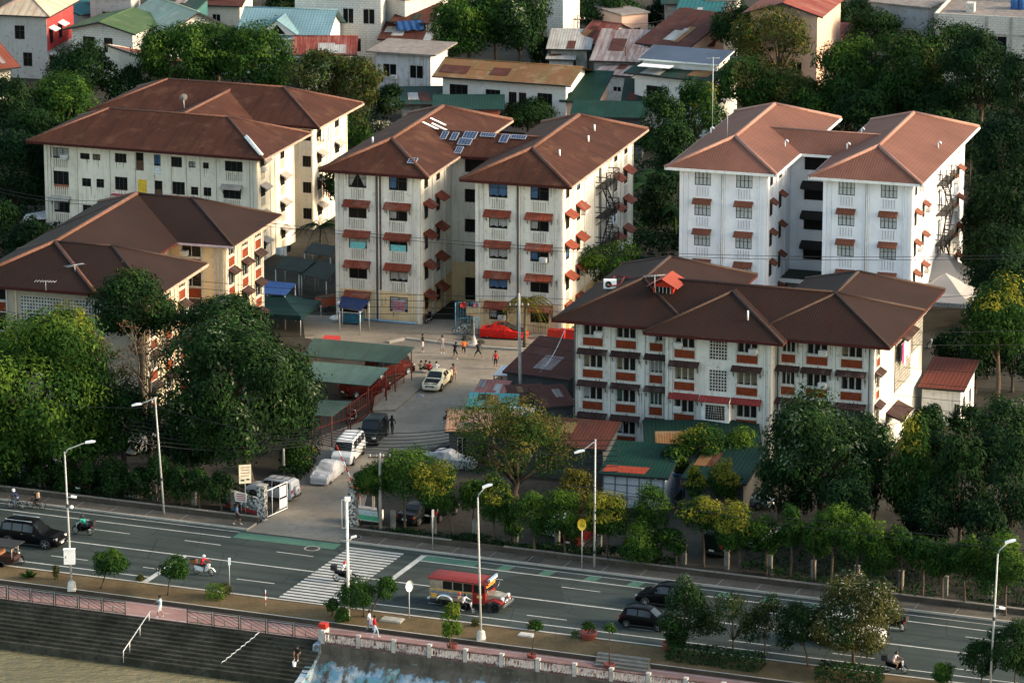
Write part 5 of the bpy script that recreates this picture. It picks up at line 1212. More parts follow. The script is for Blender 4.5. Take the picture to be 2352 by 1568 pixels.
g=P(66, 1326, -.02); ag=thing('agave', 'dark spiky agave clump at the left end of the dry strip', 'plant', g); mb=MB(); rr_=random.Random(4)
for i in range(70):
 a=rr_.uniform(0, 6.28); e=rr_.uniform(.25, 1.35); L=rr_.uniform(.5, .95); h=Vector((math.cos(a)*math.cos(e), math.sin(a)*math.cos(e), math.sin(e))); s=Vector((-math.sin(a), math.cos(a), 0))*.05
 mb.add([-s, s, h*L*.6+s*.9, h*L-Vector((0, 0, .1)), h*L*.6-s*.9], [(0, 1, 2, 3, 4)], LEAF['green'])
mb.build('leaves', ag)
def hedge(label, s0, s1, t0, t1, h, kind, tips, name='hedge', z0=0.0, leaf=.2, rz=None):
 SEED[0]+=1; r=np.random.default_rng(SEED[0]); L, W=s1-s0, t1-t0
 n=int((L*W+2*(L+W)*h)/(leaf*leaf*.25)*.9); u=r.uniform(0, L, n); v=r.uniform(0, W, n); z=np.full(n, h); nr=np.tile([0, 0, 1.0], (n, 1))
 f=r.random(n); A, B_, C_=L*W, L*h, W*h; T=A+2*B_+2*C_; c1=A/T
 side=np.digitize(f, np.cumsum([A, B_, B_, C_, C_])[:-1]/T)
 zz=r.uniform(0, h, n)
 for k, (ax, val, nn)in enumerate((('v', 0, (0, -1, .3)), ('v', W, (0, 1, .3)), ('u', 0, (-1, 0, .3)), ('u', L, (1, 0, .3)))):
  m=side==k+1; z[m]=zz[m]; nr[m]=nn
  if ax=='v':v[m]=val
  else:u[m]=val
 bump=.07*h*np.sin(u*2.1+SEED[0])*np.cos(v*2.6)+r.normal(0, .05, n)
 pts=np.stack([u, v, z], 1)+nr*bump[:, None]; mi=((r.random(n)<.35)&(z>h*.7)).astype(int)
 root=thing(name, label, 'hedge' if name=='hedge' else 'shrub', rd(s0, t0, z0), RA)
 link('crown', leaf_mesh('crown', pts, nr, leaf, [LEAF[kind], LEAF[tips]], mi, .2, .5, SEED[0]), root)
 mb=MB()
 for i in range(max(2, int(L/.6))):x=(i+.5)*L/max(2, int(L/.6)); mb.tube((x, W/2, -.1), (x+.05, W/2, h*.8), .035, BARK, n=5)
 mb.build('stem', root); return root
hedge('long clipped hedge under the many stemmed tree on the strip', 51.6, 58.4, -9.0, -7.6, .95, 'dark', 'green', leaf=.22)
hedge('clipped hedge at the foot of the blossoming tree', 62.6, 67.0, -9.3, -7.3, .9, 'dark', 'green', leaf=.22)
hedge('bright green cube shaped clipped bush beside the road', 16.05, 17.2, -8.7, -7.7, 1.0, 'bright', 'bright', 'clipped_bush', leaf=.15)
def undergrowth(name, polys, n, hmax, kind, mixk, leaf=.4):
 r=np.random.default_rng(77); allp, alln=[], []
 for poly, f in polys:
  W_=[P(*q)for q in poly]; A_, B_, C_, D_=[np.array((w.x, w.y))for w in W_]
  k=int(n*f); u, v=r.random(k)[:, None], r.random(k)[:, None]; xy=(A_*(1-u)+B_*u)*(1-v)+(D_*(1-u)+C_*u)*v
  h=hmax*(.45+.28*np.sin(xy[:, 0]*.9+1)*np.cos(xy[:, 1]*.75)+.27*np.sin(xy[:, 0]*.37+xy[:, 1]*.52)); z=h*(1-.35*r.random(k)**2)+.1
  allp.append(np.column_stack([xy, z])); nn=r.normal(0, .6, (k, 3)); nn[:, 2]+=.7; nn[:, 1]-=.3; alln.append(nn)
 p=np.concatenate(allp); nr=np.concatenate(alln); nr/=np.linalg.norm(nr, axis=1)[:, None]
 o=link(name, leaf_mesh(name, p, nr, leaf, [LEAF[kind], LEAF[mixk]], (r.random(len(p))<.3).astype(int), .5, .42, 9)); o['kind']='stuff'
undergrowth('undergrowth', [([(2205, 760), (2420, 800), (2420, 420), (2235, 400)], .22), ([(1450, 640), (1560, 640), (1560, 400), (1440, 400)], .10), ([(-60, 640), (120, 640), (220, 330), (-60, 330)], .16), ([(230, 330), (900, 370), (900, 290), (240, 255)], .14), ([(1640, 390), (2250, 420), (2360, 330), (1640, 290)], .2), ([(1800, 320), (2400, 360), (2400, 210), (1830, 180)], .18)], 52000, 3.4, 'deep', 'dark', .42)
undergrowth('ground_cover', [([(-40, 1128), (560, 1180), (600, 1130), (-40, 1075)], .25), ([(1700, 1330), (2420, 1425), (2420, 1290), (1720, 1225)], .35), ([(850, 1222), (1560, 1312), (1560, 1300), (850, 1210)], .14), ([(640, 1100), (690, 1120), (745, 1030), (690, 1010)], .06)], 22000, 1.1, 'dark', 'deep', .26)
# vehicles
def paint(name, col, rough=.28):return flat('car_paint_'+name, col, rough, 0, .06 if col[0]<.1 else .3, 0)
LAMPW=flat('headlamp_glass', (.6, .6, .58), .1, 0, .8); LAMPR=flat('tail_lamp_red', (.35, .015, .012), .2, 0, .6); LAMPA=flat('amber_lamp', (.6, .2, .02), .2, 0, .6)
ALLOY=flat('alloy_rim', (.5, .5, .5), .3, .6); DKTRIM=flat('dark_trim', (.018, .018, .018), .5); PLATE=flat('number_plate', (.62, .62, .58), .5)
COVERM=plain('silver_car_cover', (.42, .42, .42), .45, .2, .25, 1.2)
WHM={}
def wheel_parts(parent, x, y, r, w, sgn, rim=None):
 k=(round(r, 2), round(w, 2), sgn, rim.name if rim else '')
 if k not in WHM:
  a=MB(); a.lathe([(r*.62, -w/2), (r*.95, -w/2), (r, -w*.3), (r, w*.3), (r*.95, w/2), (r*.62, w/2)], BLACK, 16, (0, 0, 0), 'Y')
  b=MB(); b.lathe([(r*.63, w*.40), (r*.60, w*.46), (r*.2, w*.42), (r*.12, w*.5)]if sgn>0 else [(r*.12, -w*.5), (r*.2, -w*.42), (r*.60, -w*.46), (r*.63, -w*.40)], rim or ALLOY, 14, (0, 0, 0), 'Y')
  for i in range(5):
   t=i*1.2566; b.cbox((math.cos(t)*r*.36, sgn*w*.475, math.sin(t)*r*.36), (r*.5, .02, r*.13), rim or ALLOY, 0, -t)
  WHM[k]=(a.mesh('tyre'), b.mesh('rim'))
 wh=link('wheel', WHM[k][0], parent, (x, y, r)); link('rim', WHM[k][1], wh); return wh
CARS={'hatch':(3.75, 1.66, [(0, .78, .80, .70, .62), (.03, .92, .98, .78, .66), (.10, .95, 1.42, .81, .58), (.24, .94, 1.52, .82, .60), (.50, .92, 1.53, .82, .60), (.60, .91, 1.44, .82, .58), (.78, .90, .94, .80, .66), (.92, .80, .82, .76, .62), (.985, .62, .64, .68, .58), (1.0, .50, .52, .62, .55)], .28, (.16, .80)), 'sedan':(4.5, 1.72, [(0, .80, .82, .70, .62), (.02, .92, .95, .78, .68), (.17, .95, .99, .82, .70), (.30, .93, 1.36, .83, .58), (.42, .91, 1.42, .84, .59), (.54, .90, 1.40, .84, .59), (.71, .88, .92, .83, .68), (.92, .76, .78, .78, .64), (.985, .60, .62, .70, .6), (1.0, .48, .50, .64, .56)], .31, (.17, .81)), 'suv':(4.95, 1.95, [(0, .85, .87, .84, .74), (.015, 1.10, 1.14, .92, .78), (.05, 1.16, 1.74, .95, .72), (.15, 1.15, 1.86, .96, .74), (.50, 1.12, 1.88, .96, .74), (.58, 1.12, 1.78, .96, .72), (.72, 1.10, 1.14, .95, .80), (.93, 1.00, 1.03, .92, .78), (.985, .84, .86, .86, .74), (1.0, .62, .64, .80, .70)], .39, (.18, .81)), 'wagon':(4.75, 1.75, [(0, .85, .87, .78, .7), (.012, 1.12, 1.16, .84, .74), (.03, 1.18, 1.80, .86, .72), (.12, 1.17, 1.92, .87, .74), (.52, 1.15, 1.93, .87, .74), (.60, 1.14, 1.84, .87, .72), (.73, 1.12, 1.15, .86, .74), (.94, 1.04, 1.07, .84, .72), (.99, .86, .88, .80, .70), (1.0, .62, .64, .76, .68)], .36, (.17, .82)), }
CARS['minivan']=(4.75, 1.75, [(0, .85, .87, .78, .7), (.012, 1.12, 1.16, .84, .74), (.03, 1.18, 1.80, .86, .72), (.12, 1.17, 1.92, .87, .74), (.66, 1.15, 1.93, .87, .74), (.74, 1.13, 1.82, .87, .72), (.88, 1.06, 1.09, .86, .76), (.95, .98, 1.0, .84, .74), (.99, .84, .86, .80, .70), (1.0, .60, .62, .76, .68)], .34, (.17, .82))
def car(label, kind, pos, rz, col, cat='car', group=None, glass=None, hood=None, roof_rack=False, spare=False, rim=None, scale=1.0, cover=None, name=None, plate=True):
 L, W, st, wr, (xw0, xw1)=CARS[kind]
 L*=scale; S=[(f*L-L/2, zb*scale, zr*scale, wb*scale, wt*scale)for f, zb, zr, wb, wt in st]
 if cover is not None:S=[(x, zb, zr, wb*1.03, wt*1.08)for x, zb, zr, wb, wt in S]
 root=thing(name or 'parked_car', label, cat, pos, rz, group)
 z0=.24*scale if cover is None else .12
 def ring(s, off=0):
  x, zb, zr, wb, wt=s
  hi=max(zr, zb+.02)
  return [(x, -wb*.93-off, z0), (x, -wb*1.0-off, z0+.12), (x, -wb*1.02-off, (z0+zb)*.52), (x, -wb*.985-off, zb), (x, -wt-off, hi-.04*min(1, (hi-zb)*4)), (x, -wt*.8, hi+off), (x, 0, hi+.02+off)]
 full=lambda s:[p for p in ring(s)]+[(x, -y, z)for x, y, z in reversed(ring(s)[:-1])]
 mb=MB(); vs=[]; fs=[]; nr=13
 SS=[]
 for i in range(len(S)-1):
  for q in range(3):
   t=q/3; SS.append(tuple(a+(b-a)*t for a, b in zip(S[i], S[i+1])))
 SS.append(S[-1])
 r_=random.Random(hash(label)%9999)
 for s in SS:
  for p in full(s):
   if cover is not None:p=(p[0]+r_.gauss(0, .012), p[1]+r_.gauss(0, .018), p[2]+r_.gauss(0, .014))
   vs.append(p)
 for i in range(len(SS)-1):
  for j in range(nr-1):fs.append((i*nr+j, (i+1)*nr+j, (i+1)*nr+j+1, i*nr+j+1))
  fs.append((i*nr, i*nr+nr-1, (i+1)*nr+nr-1, (i+1)*nr))
 fs.append(tuple(range(nr))); fs.append(tuple((len(SS)-1)*nr+j for j in range(nr-1, -1, -1)))
 mb.add(vs, fs, cover or col, smooth=cover is None)
 body=mb.build('cover' if cover else 'body', root)
 if cover is not None:
  for (fx)in (xw0, xw1):
   for sg in (-1, 1):wheel_parts(root, fx*L-L/2, sg*(W*scale/2-.12), wr*scale*.9, .18, sg, rim)
  return root
 def at(x):
  for i in range(len(S)-1):
   if S[i][0]<=x<=S[i+1][0]:
    t=(x-S[i][0])/(S[i+1][0]-S[i][0]); return tuple(a+(b-a)*t for a, b in zip(S[i], S[i+1]))
  return S[-1]
 gl=glass or CARGLASS
 roofst=[i for i, s in enumerate(S)if s[2]-s[1]>.3*scale]
 ir0, ir1=roofst[0], roofst[-1]
 def sidewin(xa, xb, name_='side_window'):
  for sg in (-1, 1):
   m=MB(); n=4; v=[]
   for i in range(n+1):
    s=at(xa+(xb-xa)*i/n); r=ring(s); a, b=Vector(r[3]), Vector(r[4])
    for f in (.12, .88):p=a.lerp(b, f); v.append((p.x, sg*(abs(p.y)+.008), p.z))
   m.add(v, [(i*2, i*2+2, i*2+3, i*2+1)for i in range(n)], gl); m.build(name_, root)
 x0, x1=S[ir0][0]+.06, S[ir1][0]+.10*scale
 if kind in ('suv', 'wagon', 'minivan'):cuts=[x0+.04, x0+(x1-x0)*.33, x0+(x1-x0)*.66, x1]
 elif kind=='hatch':cuts=[x0+.12, x0+(x1-x0)*.5, x1+.05]
 else:cuts=[x0-.2, x0+(x1-x0)*.42, x1+.12]
 for a, b in zip(cuts, cuts[1:]):sidewin(a+.04, b-.04)
 def cross(sa, sb, f0, f1, nm, lift=.012):
  m=MB(); v=[]
  for f in (f0, f1):
   s=tuple(a+(b-a)*f for a, b in zip(sa, sb)); r=ring(s)
   for q in (-.93, -.5, 0, .5, .93):v.append((s[0]+lift*.6, q*s[4]*(1.02 if abs(q)>.9 else 1), max(s[2], s[1]+.02)+.028-.03*abs(q)**3))
  m.add(v, [(i, i+5, i+6, i+1)for i in range(4)], gl); m.build(nm, root)
 cross(S[ir1], S[ir1+1], .08, .88, 'windscreen'); cross(S[ir0], S[ir0-1], .10, .62, 'rear_window')
 if hood is not None:
  m=MB(); v=[]; xs=np.linspace(S[ir1+1][0]+.05, S[-2][0]-.12, 5)
  for x in xs:
   s=at(float(x))
   for q in (-.92, -.4, .4, .92):v.append((s[0], q*s[4]*1.05, s[2]+.034-.02*abs(q)))
  m.add(v, [(i*4+j, i*4+4+j, i*4+5+j, i*4+1+j)for i in range(4)for j in range(3)], hood); m.build('bonnet', root)
 xf, xb=S[-1][0], S[0][0]; wf=S[-2][3]; zf=S[-2][1]
 for sg in (-1, 1):
  m=MB(); m.cbox((xf-.16*scale, sg*wf*.82, zf-.02), (.26, .3, .13), LAMPW, sg*-.35); m.build('headlight', root)
  m=MB(); m.cbox((xb+.05, sg*S[1][3]*.88, S[1][1]-.12), (.1, .16, .3 if kind!='sedan' else .16), LAMPR); m.build('tail_light', root)
  m=MB(); s=at(S[ir1][0]+.35*scale); m.cbox((s[0], sg*(s[3]+.09), s[1]+.08), (.1, .2, .13), col if kind!='wagon' else DKTRIM); m.build('wing_mirror', root)
  for fx in ((.42, .62)if kind!='hatch' else (.5, )):
   s=at((fx-.5)*L); m=MB(); m.cbox((s[0], sg*(s[3]*1.0+.012), s[1]-.1), (.16, .03, .03), CHROME if kind=='suv' else col); m.build('door_handle', root)
 m=MB(); m.cbox((xf-.03, 0, .42*scale), (.16, wf*1.7, .18), col if kind!='wagon' else DKTRIM); m.cbox((xf-.0, 0, .56*scale), (.1, wf*1.1, .13), DKTRIM if kind!='suv' else CHROME); m.build('front_bumper', root)
 m=MB(); m.cbox((xb+.02, 0, .46*scale), (.16, S[1][3]*1.9, .2), col if kind!='wagon' else DKTRIM); m.build('rear_bumper', root)
 if plate:
  m=MB(); m.cbox((xf+.056, 0, .46*scale), (.012, .42, .14), PLATE); m.build('number_plate', root); m=MB(); m.cbox((xb-.066, 0, .62*scale), (.012, .42, .14), PLATE); m.build('number_plate', root)
 sill=MB()
 for sg in (-1, 1):sill.cbox(((xw0+xw1)/2*L-L/2, sg*(W*scale/2-.06), z0+.02), ((xw1-xw0)*L-wr*2.3, .08, .1), DKTRIM)
 sill.build('sill', root)
 if roof_rack:
  m=MB(); zr=max(s[2]for s in S)+.07; wt=S[ir0+1][4]*.85
  for sg in (-1, 1):m.tube((S[ir0][0]+.3, sg*wt, zr), (S[ir1][0]-.1, sg*wt, zr), .025, CHROME if kind=='suv' else DKTRIM, n=5)
  if kind=='wagon':
   for i in range(4):x=S[ir0][0]+.35+i*.6; m.tube((x, -wt, zr), (x, wt, zr), .022, DKTRIM, n=4)
   m.tube((S[ir0][0]+.3, -wt, zr+.1), (S[ir0][0]+2.4, -wt, zr+.1), .02, DKTRIM, n=4)
  m.build('roof_rack', root)
 if spare:
  m=MB(); m.lathe([(.1, -.1), (.36, -.1), (.38, 0), (.36, .1), (.1, .1)], col, 14, (xb-.12, .1, .9), 'X'); m.build('spare_wheel', root)
 for fx in (xw0, xw1):
  x=fx*L-L/2
  for sg in (-1, 1):
   m=MB(); m.lathe([(wr*scale*1.16, sg*(W*scale/2-.02)), (wr*scale*1.14, sg*(W*scale/2+.012))]if sg>0 else [(wr*scale*1.14, sg*(W*scale/2+.012)), (wr*scale*1.16, sg*(W*scale/2-.02))], BLACK, 18, (x, 0, wr*scale*1.04), 'Y'); m.build('wheel_arch', root)
   wheel_parts(root, x, sg*(W*scale/2-.06), wr*scale, .2, sg, rim)
 return root
def heading(k, xa, ya, xb, yb):
 """angle from ground point a (tail) to b (nose)"""
 d=G(k, xb, yb)-G(k, xa, ya); return math.atan2(d.y, d.x)
PB, PW, PC=paint('black', (.0035, .0035, .004)), paint('white', (.62, .62, .60)), paint('cream', (.62, .54, .36))
PS, PG, PR, PDG=paint('silver', (.36, .37, .38), .35), paint('charcoal', (.010, .011, .012)), paint('maroon', (.05, .007, .007)), paint('dark_green', (.007, .011, .010))
def mid(k, xa, ya, xb, yb, w):return (G(k, xa, ya)+G(k, xb, yb))/2+RV*w
car('large black four wheel drive with chrome trim entering at the left edge', 'suv', mid(6, 70, 612, 306, 655, .9), RA, PB, 'SUV', roof_rack=True, name='suv')
car('black hatchback with bright alloy wheels behind the tall roadside tree', 'hatch', mid(7, 1970, 1188, 2190, 1215, .75), RA, PB, name='hatchback')
car('dark crossover facing left beside the green painted bike lane', 'hatch', G(7, 2095, 1035)+RU*1.25+RV*.75, RA+math.pi, PB, name='crossover', scale=1.1)
car('white van mostly hidden behind the blossoming roadside tree', 'wagon', mid(8, 960, 1300, 1275, 1335, .85), RA, PW, 'van', name='van', scale=1.08)
a_=heading(4, 600, 1110, 710, 990)
car('cream sedan with a black bonnet parked at the raised island', 'sedan', (G(4, 583, 1140)+G(4, 745, 1040)+G(4, 700, 1130)+G(4, 600, 1060))/4+Vector((0, 0, 0)), heading(4, 735, 1010, 628, 1110), PC, hood=paint('matt_black', (.012, .012, .012), .5))
car('white van with a roof rack and dark windows, nose toward the road', 'minivan', P(800, 1054), math.atan2(*(P(772, 1088)-P(835, 1018)).yx), PW, 'van', roof_rack=True, name='van')
car('dark green four wheel drive parked behind the white wagon', 'wagon', P(856, 1010), math.atan2(*(P(832, 1036)-P(884, 982)).yx), PDG, 'SUV', spare=True, scale=.95)
car('sedan under a silver cover with a small red tag, by the gate', 'sedan', P(752, 1098), math.atan2(*(P(727, 1118)-P(787, 1068)).yx), COVERM, cover=COVERM, name='covered_car', scale=.98)
car('silver crossover with roof rails parked just inside the gate', 'wagon', G(6, 1880, 290), RA+R(176), PS, 'SUV', spare=True, roof_rack=True, scale=.88)
COVR=plain('red_car_cover', (.55, .018, .012), .6, 0, .12, 1.5); COVB=plain('black_car_cover', (.02, .02, .022), .7, 0, .2)
o=car('car under a red and black cover beside the coconut palm', 'sedan', P(1158, 775), R(-12), COVR, cover=COVR, name='covered_car', scale=.93)
mb=MB();
for sg in (0, ):
 S_=[(-1.9, .86, .5), (-1.2, .98, .66), (-.55, 1.33, .58), (.2, 1.36, .58), (.9, 1.02, .62), (1.5, .92, .62), (2.0, .72, .5)]
 v=[];
 for x, z, w_ in S_:v+=[(x, -w_, z-.05), (x, 0, z+.03), (x, w_, z-.05), (x, w_+.16, z-.28)]
 mb.add(v, [(i*4+j, i*4+4+j, i*4+5+j, i*4+1+j)for i in range(6)for j in range(3)], COVB, smooth=True)
mb.build('cover_top', o, (0, 0, -.0))
car('car under a grey striped cover below the yellowing tree', 'sedan', P(1030, 1072), RA+R(6), COVERM, cover=plain('grey_striped_cover', (.27, .29, .30), .5, .1, .3, 2.0), name='covered_car')
car('black car parked behind the grey striped cover', 'sedan', P(1068, 1052), RA+R(6), PB)
car('car under a pale silver cover beneath the half bare tree', 'sedan', P(334, 1030), R(52), COVERM, cover=plain('pale_car_cover', (.40, .39, .36), .6, 0, .3, 1.5), name='covered_car')
car('car under a crumpled tan cover behind the low wall', 'sedan', P(338, 1130), R(60), COVERM, cover=plain('tan_car_cover', (.36, .31, .25), .6, 0, .4, 1.5), name='covered_car', scale=.95)
car('black car in deep shade between the trees behind the low wall', 'sedan', P(215, 1120), R(64), PB)
car('dark sedan beneath the mango tree, left of the pale covered car', 'sedan', P(245, 1030), R(50), PB)
car('white van glimpsed through the trees at the far left', 'wagon', P(88, 1098), R(64), PW, 'van', name='van')
car('dark sedan parked just right of the gate under the trees', 'sedan', P(962, 1192), RA+R(84), PG)
car('second dark car under the trees right of the gate, farther from it', 'hatch', P(1010, 1186), RA+R(82), PB)
car('dark red four wheel drive behind the yellow sign', 'wagon', P(1332, 1242), RA+R(88), PR, 'SUV')
car('car under a white plastic sheet next to the dark red one', 'sedan', P(1292, 1216), RA+R(80), COVERM, cover=plain('white_sheet_cover', (.55, .55, .52), .5, 0, .3, 1.5), name='covered_car', scale=.92)
car('black car half hidden behind the trees right of the dark red one', 'sedan', P(1482, 1248), RA+R(86), PB)
car('dark green van nose outward between the small trees', 'wagon', P(1668, 1262), R(60), PDG, 'van', name='van')
car('silver car barely seen through the row of trees, right part', 'sedan', P(1755, 1245), R(62), PS)
car('blue grey car in the shade of the wide dark tree', 'sedan', P(1712, 1160), RA+R(-2), paint('blue_grey', (.13, .17, .2)))
PRW=paint('rust_red', (.06, .009, .007), .6)
for i, (x, y, lb)in enumerate(((895, 862, 'dark red pickup under the upper carport roof'), (838, 905, 'dark red van parked under the lower carport roof'))):
 car(lb, 'wagon', P(x, y), R(36), PRW, 'van', scale=.92, rim=WHITEF)
 # the jeepney
def jeepney():
 root=thing('jeepney', 'long silver and red jeepney with a red roof, passing left to right', 'jeepney', mid(7, 725, 1040, 1052, 1084, .85), RA)
 JM=plain('jeepney_steel', (.36, .33, .26), .3, .55, .3, 3.0); JR=flat('jeepney_red', (.22, .016, .013), .4, 0, .3); RF=plain('jeepney_roof_red', (.17, .028, .025), .6, 0, .12)
 YS=flat('jeepney_yellow', (.66, .36, .06), .45); BL_=flat('jeepney_blue', (.05, .12, .3), .4)
 x0, x1, hw=-3.15, 1.15, .95
 b=MB(); b.box(x0, -hw, .55, x1, hw, 1.32, JM); b.box(x0, -hw*.96, .42, x1, hw*.96, .549, DKTRIM)
 b.box(x0, -hw+.02, 1.95, x1, hw-.02, 2.08, JM)
 b.box(x0, -hw+.015, 1.321, x0+.95, -hw+.06, 1.949, JM); b.box(x0, hw-.06, 1.321, x0+.95, hw-.015, 1.949, JM)
 for x in (x0+.95, x0+1.75, x0+2.55, x0+3.3):
  for sg in (-1, 1):b.box(x, sg*(hw-.04)-.025, 1.321, x+.07, sg*(hw-.04)+.025, 1.949, JM)
 b.build('body', root)
 b=MB(); b.box(x0+3.35, -hw-.004, .56, x1+.05, hw+.004, 1.33, JR)
 for sg in (-1, 1):b.box(x0+3.3, sg*(hw-.03)-.03, 1.331, x0+3.42, sg*(hw-.03)+.03, 1.949, JR); b.box(x1-.05, sg*(hw-.03)-.03, 1.331, x1+.05, sg*(hw-.03)+.03, 1.949, JR)
 b.box(x1-.06, -hw, 1.8, x1+.06, hw, 1.95, JR); b.build('cab', root)
 b=MB(); b.box(x0+.1, -hw+.12, .7, x1-.1, hw-.12, 1.94, UNLIT); b.build('interior', root)
 b=MB(); vs=[]; xs=[x0-.12, x0+.1, x0+1.5, x0+3.0, x1+.1, x1+.3]
 n=9
 for i, x in enumerate(xs):
  for j in range(n):
   y=-1+2*j/(n-1); h=(.20 if 0<i<5 else .10)*(1-abs(y)**3.5); vs.append((x, y*(hw+.05), 2.081+h))
 b.add(vs, [(i*n+j, (i+1)*n+j, (i+1)*n+j+1, i*n+j+1)for i in range(5)for j in range(n-1)], RF, smooth=True)
 b.box(x0-.12, -hw-.05, 2.0, x1+.3, -hw-.03, 2.09, RF); b.box(x0-.12, hw+.03, 2.0, x1+.3, hw+.05, 2.09, RF); b.build('roof', root)
 b=MB()
 for sg in (-1, 1):
  y=sg*(hw+.012);
  for (a, c, z0, z1, mm)in ((x0+.05, x0+3.3, 1.25, 1.31, YS), (x0+.1, x0+3.2, 1.02, 1.08, BL_), (x0+.1, x0+3.2, .82, .86, JR), (x0+.05, x0+.8, 1.4, 1.9, JM), (x0+.12, x0+.55, .66, .95, YS), (x1-.6, x1-.2, .98, 1.18, YS)):
   b.box(a, min(y, sg*(hw+.001)), z0, c, max(y, sg*(hw+.001)), z1, mm)
 b.box(x1+.062, -.8, 1.72, x1+.10, .8, 1.94, YS)
 for i in range(7):b.box(x1+.101, -.7+i*.2, 1.77, x1+.106, -.56+i*.2, 1.89, JR)
 b.build('route_board', root)
 b=MB(); b.box(x1+.05, -hw+.08, 1.36, x1+.065, hw-.08, 1.71, CARGLASS); b.build('windscreen', root)
 b=MB(); vs=[]
 for x, z, w_ in ((x1+.05, 1.30, .66), (x1+.6, 1.28, .58), (x1+1.25, 1.20, .46)):
  for y in (-1, -.6, 0, .6, 1):vs.append((x, y*w_, z-.12*abs(y)**2))
  vs+=[(x, w_, .62), (x, -w_, .62)]
 n=7; b.add(vs, [(i*n+j, (i+1)*n+j, (i+1)*n+(j+1)%n, i*n+(j+1)%n)for i in range(2)for j in range(n)]+[(14, 15, 16, 17, 18, 19, 20)], JM, smooth=False); b.build('bonnet', root)
 b=MB(); b.box(x1+1.25, -.4, .66, x1+1.29, .4, 1.1, CHROME)
 for i in range(7):b.box(x1+1.291, -.34+i*.1, .7, x1+1.30, -.29+i*.1, 1.06, DKTRIM)
 b.build('grille', root)
 for sg in (-1, 1):
  b=MB(); vs=[]
  for i in range(7):
   t=i/6; x=x1+.1+t*1.28; z=.62+.36*math.sin(math.pi*min(1, .15+t*.75)); vs+=[(x, sg*.5, z), (x, sg*.97, z-.02), (x, sg*.99, z-.12)]
  b.add(vs, [(i*3+j, i*3+3+j, i*3+4+j, i*3+1+j)for i in range(6)for j in range(2)], JR, smooth=True); b.build('front_wing', root)
  b=MB(); b.lathe([(.15, -.1), (.17, .02), (.14, .06)], CHROME, 12, (x1+1.25, sg*.56, .98), 'X'); b.lathe([(.14, .061), (.05, .09)], LAMPW, 12, (x1+1.25, sg*.56, .98), 'X'); b.build('headlight', root)
  b=MB(); vs=[]
  for i in range(9):
   a=math.pi*i/8; vs+=[(x0+1.2-.62*math.cos(a), sg*(hw-.02), .5+.5*math.sin(a)), (x0+1.2-.62*math.cos(a), sg*(hw+.12), .48+.48*math.sin(a)), (x0+1.2-.55*math.cos(a), sg*(hw+.13), .46+.4*math.sin(a))]
  b.add(vs, [(i*3+j, i*3+3+j, i*3+4+j, i*3+1+j)for i in range(8)for j in range(2)], CHROME, smooth=True); b.build('rear_wing', root)
  b=MB(); b.tube((x1+.2, sg*.9, 1.3), (x1+.3, sg*1.1, 1.5), .02, CHROME, n=5); b.cbox((x1+.3, sg*1.12, 1.58), (.04, .16, .2), CHROME); b.build('wing_mirror', root)
 b=MB(); b.box(x1+1.38, -.95, .46, x1+1.5, .95, .62, CHROME)
 for i in range(5):b.tube((x1+1.46, -.5+i*.25, .62), (x1+1.42, -.45+i*.22, .86), .025, CHROME, n=5)
 b.tube((x1+1.42, -.55, .86), (x1+1.42, .55, .86), .028, CHROME, n=5); b.build('front_bumper', root)
 b=MB(); b.box(x0-.25, -.9, .42, x0-.01, .9, .5, CHROME); b.box(x0-.012, -.5, .6, x0-.004, .5, 1.9, UNLIT); b.build('rear_step', root)
 b=MB()
 for sg in (-1, 1):b.tube((x1+.1, sg*.7, 2.3), (x1+.34, sg*.7, 2.3), .03, CHROME, n=5)
 b.box(x1+.2, -.8, 2.18, x1+.34, .8, 2.42, CHROME)
 for i in range(4):b.box(x1+.341, -.68+i*.36, 2.22, x1+.346, -.4+i*.36, 2.38, PLATE)
 b.build('roof_sign', root)
 for x in (x0+1.2, x1+.78):
  for sg in (-1, 1):wheel_parts(root, x, sg*(hw-.14), .41, .26, sg, DKTRIM)
jeepney()
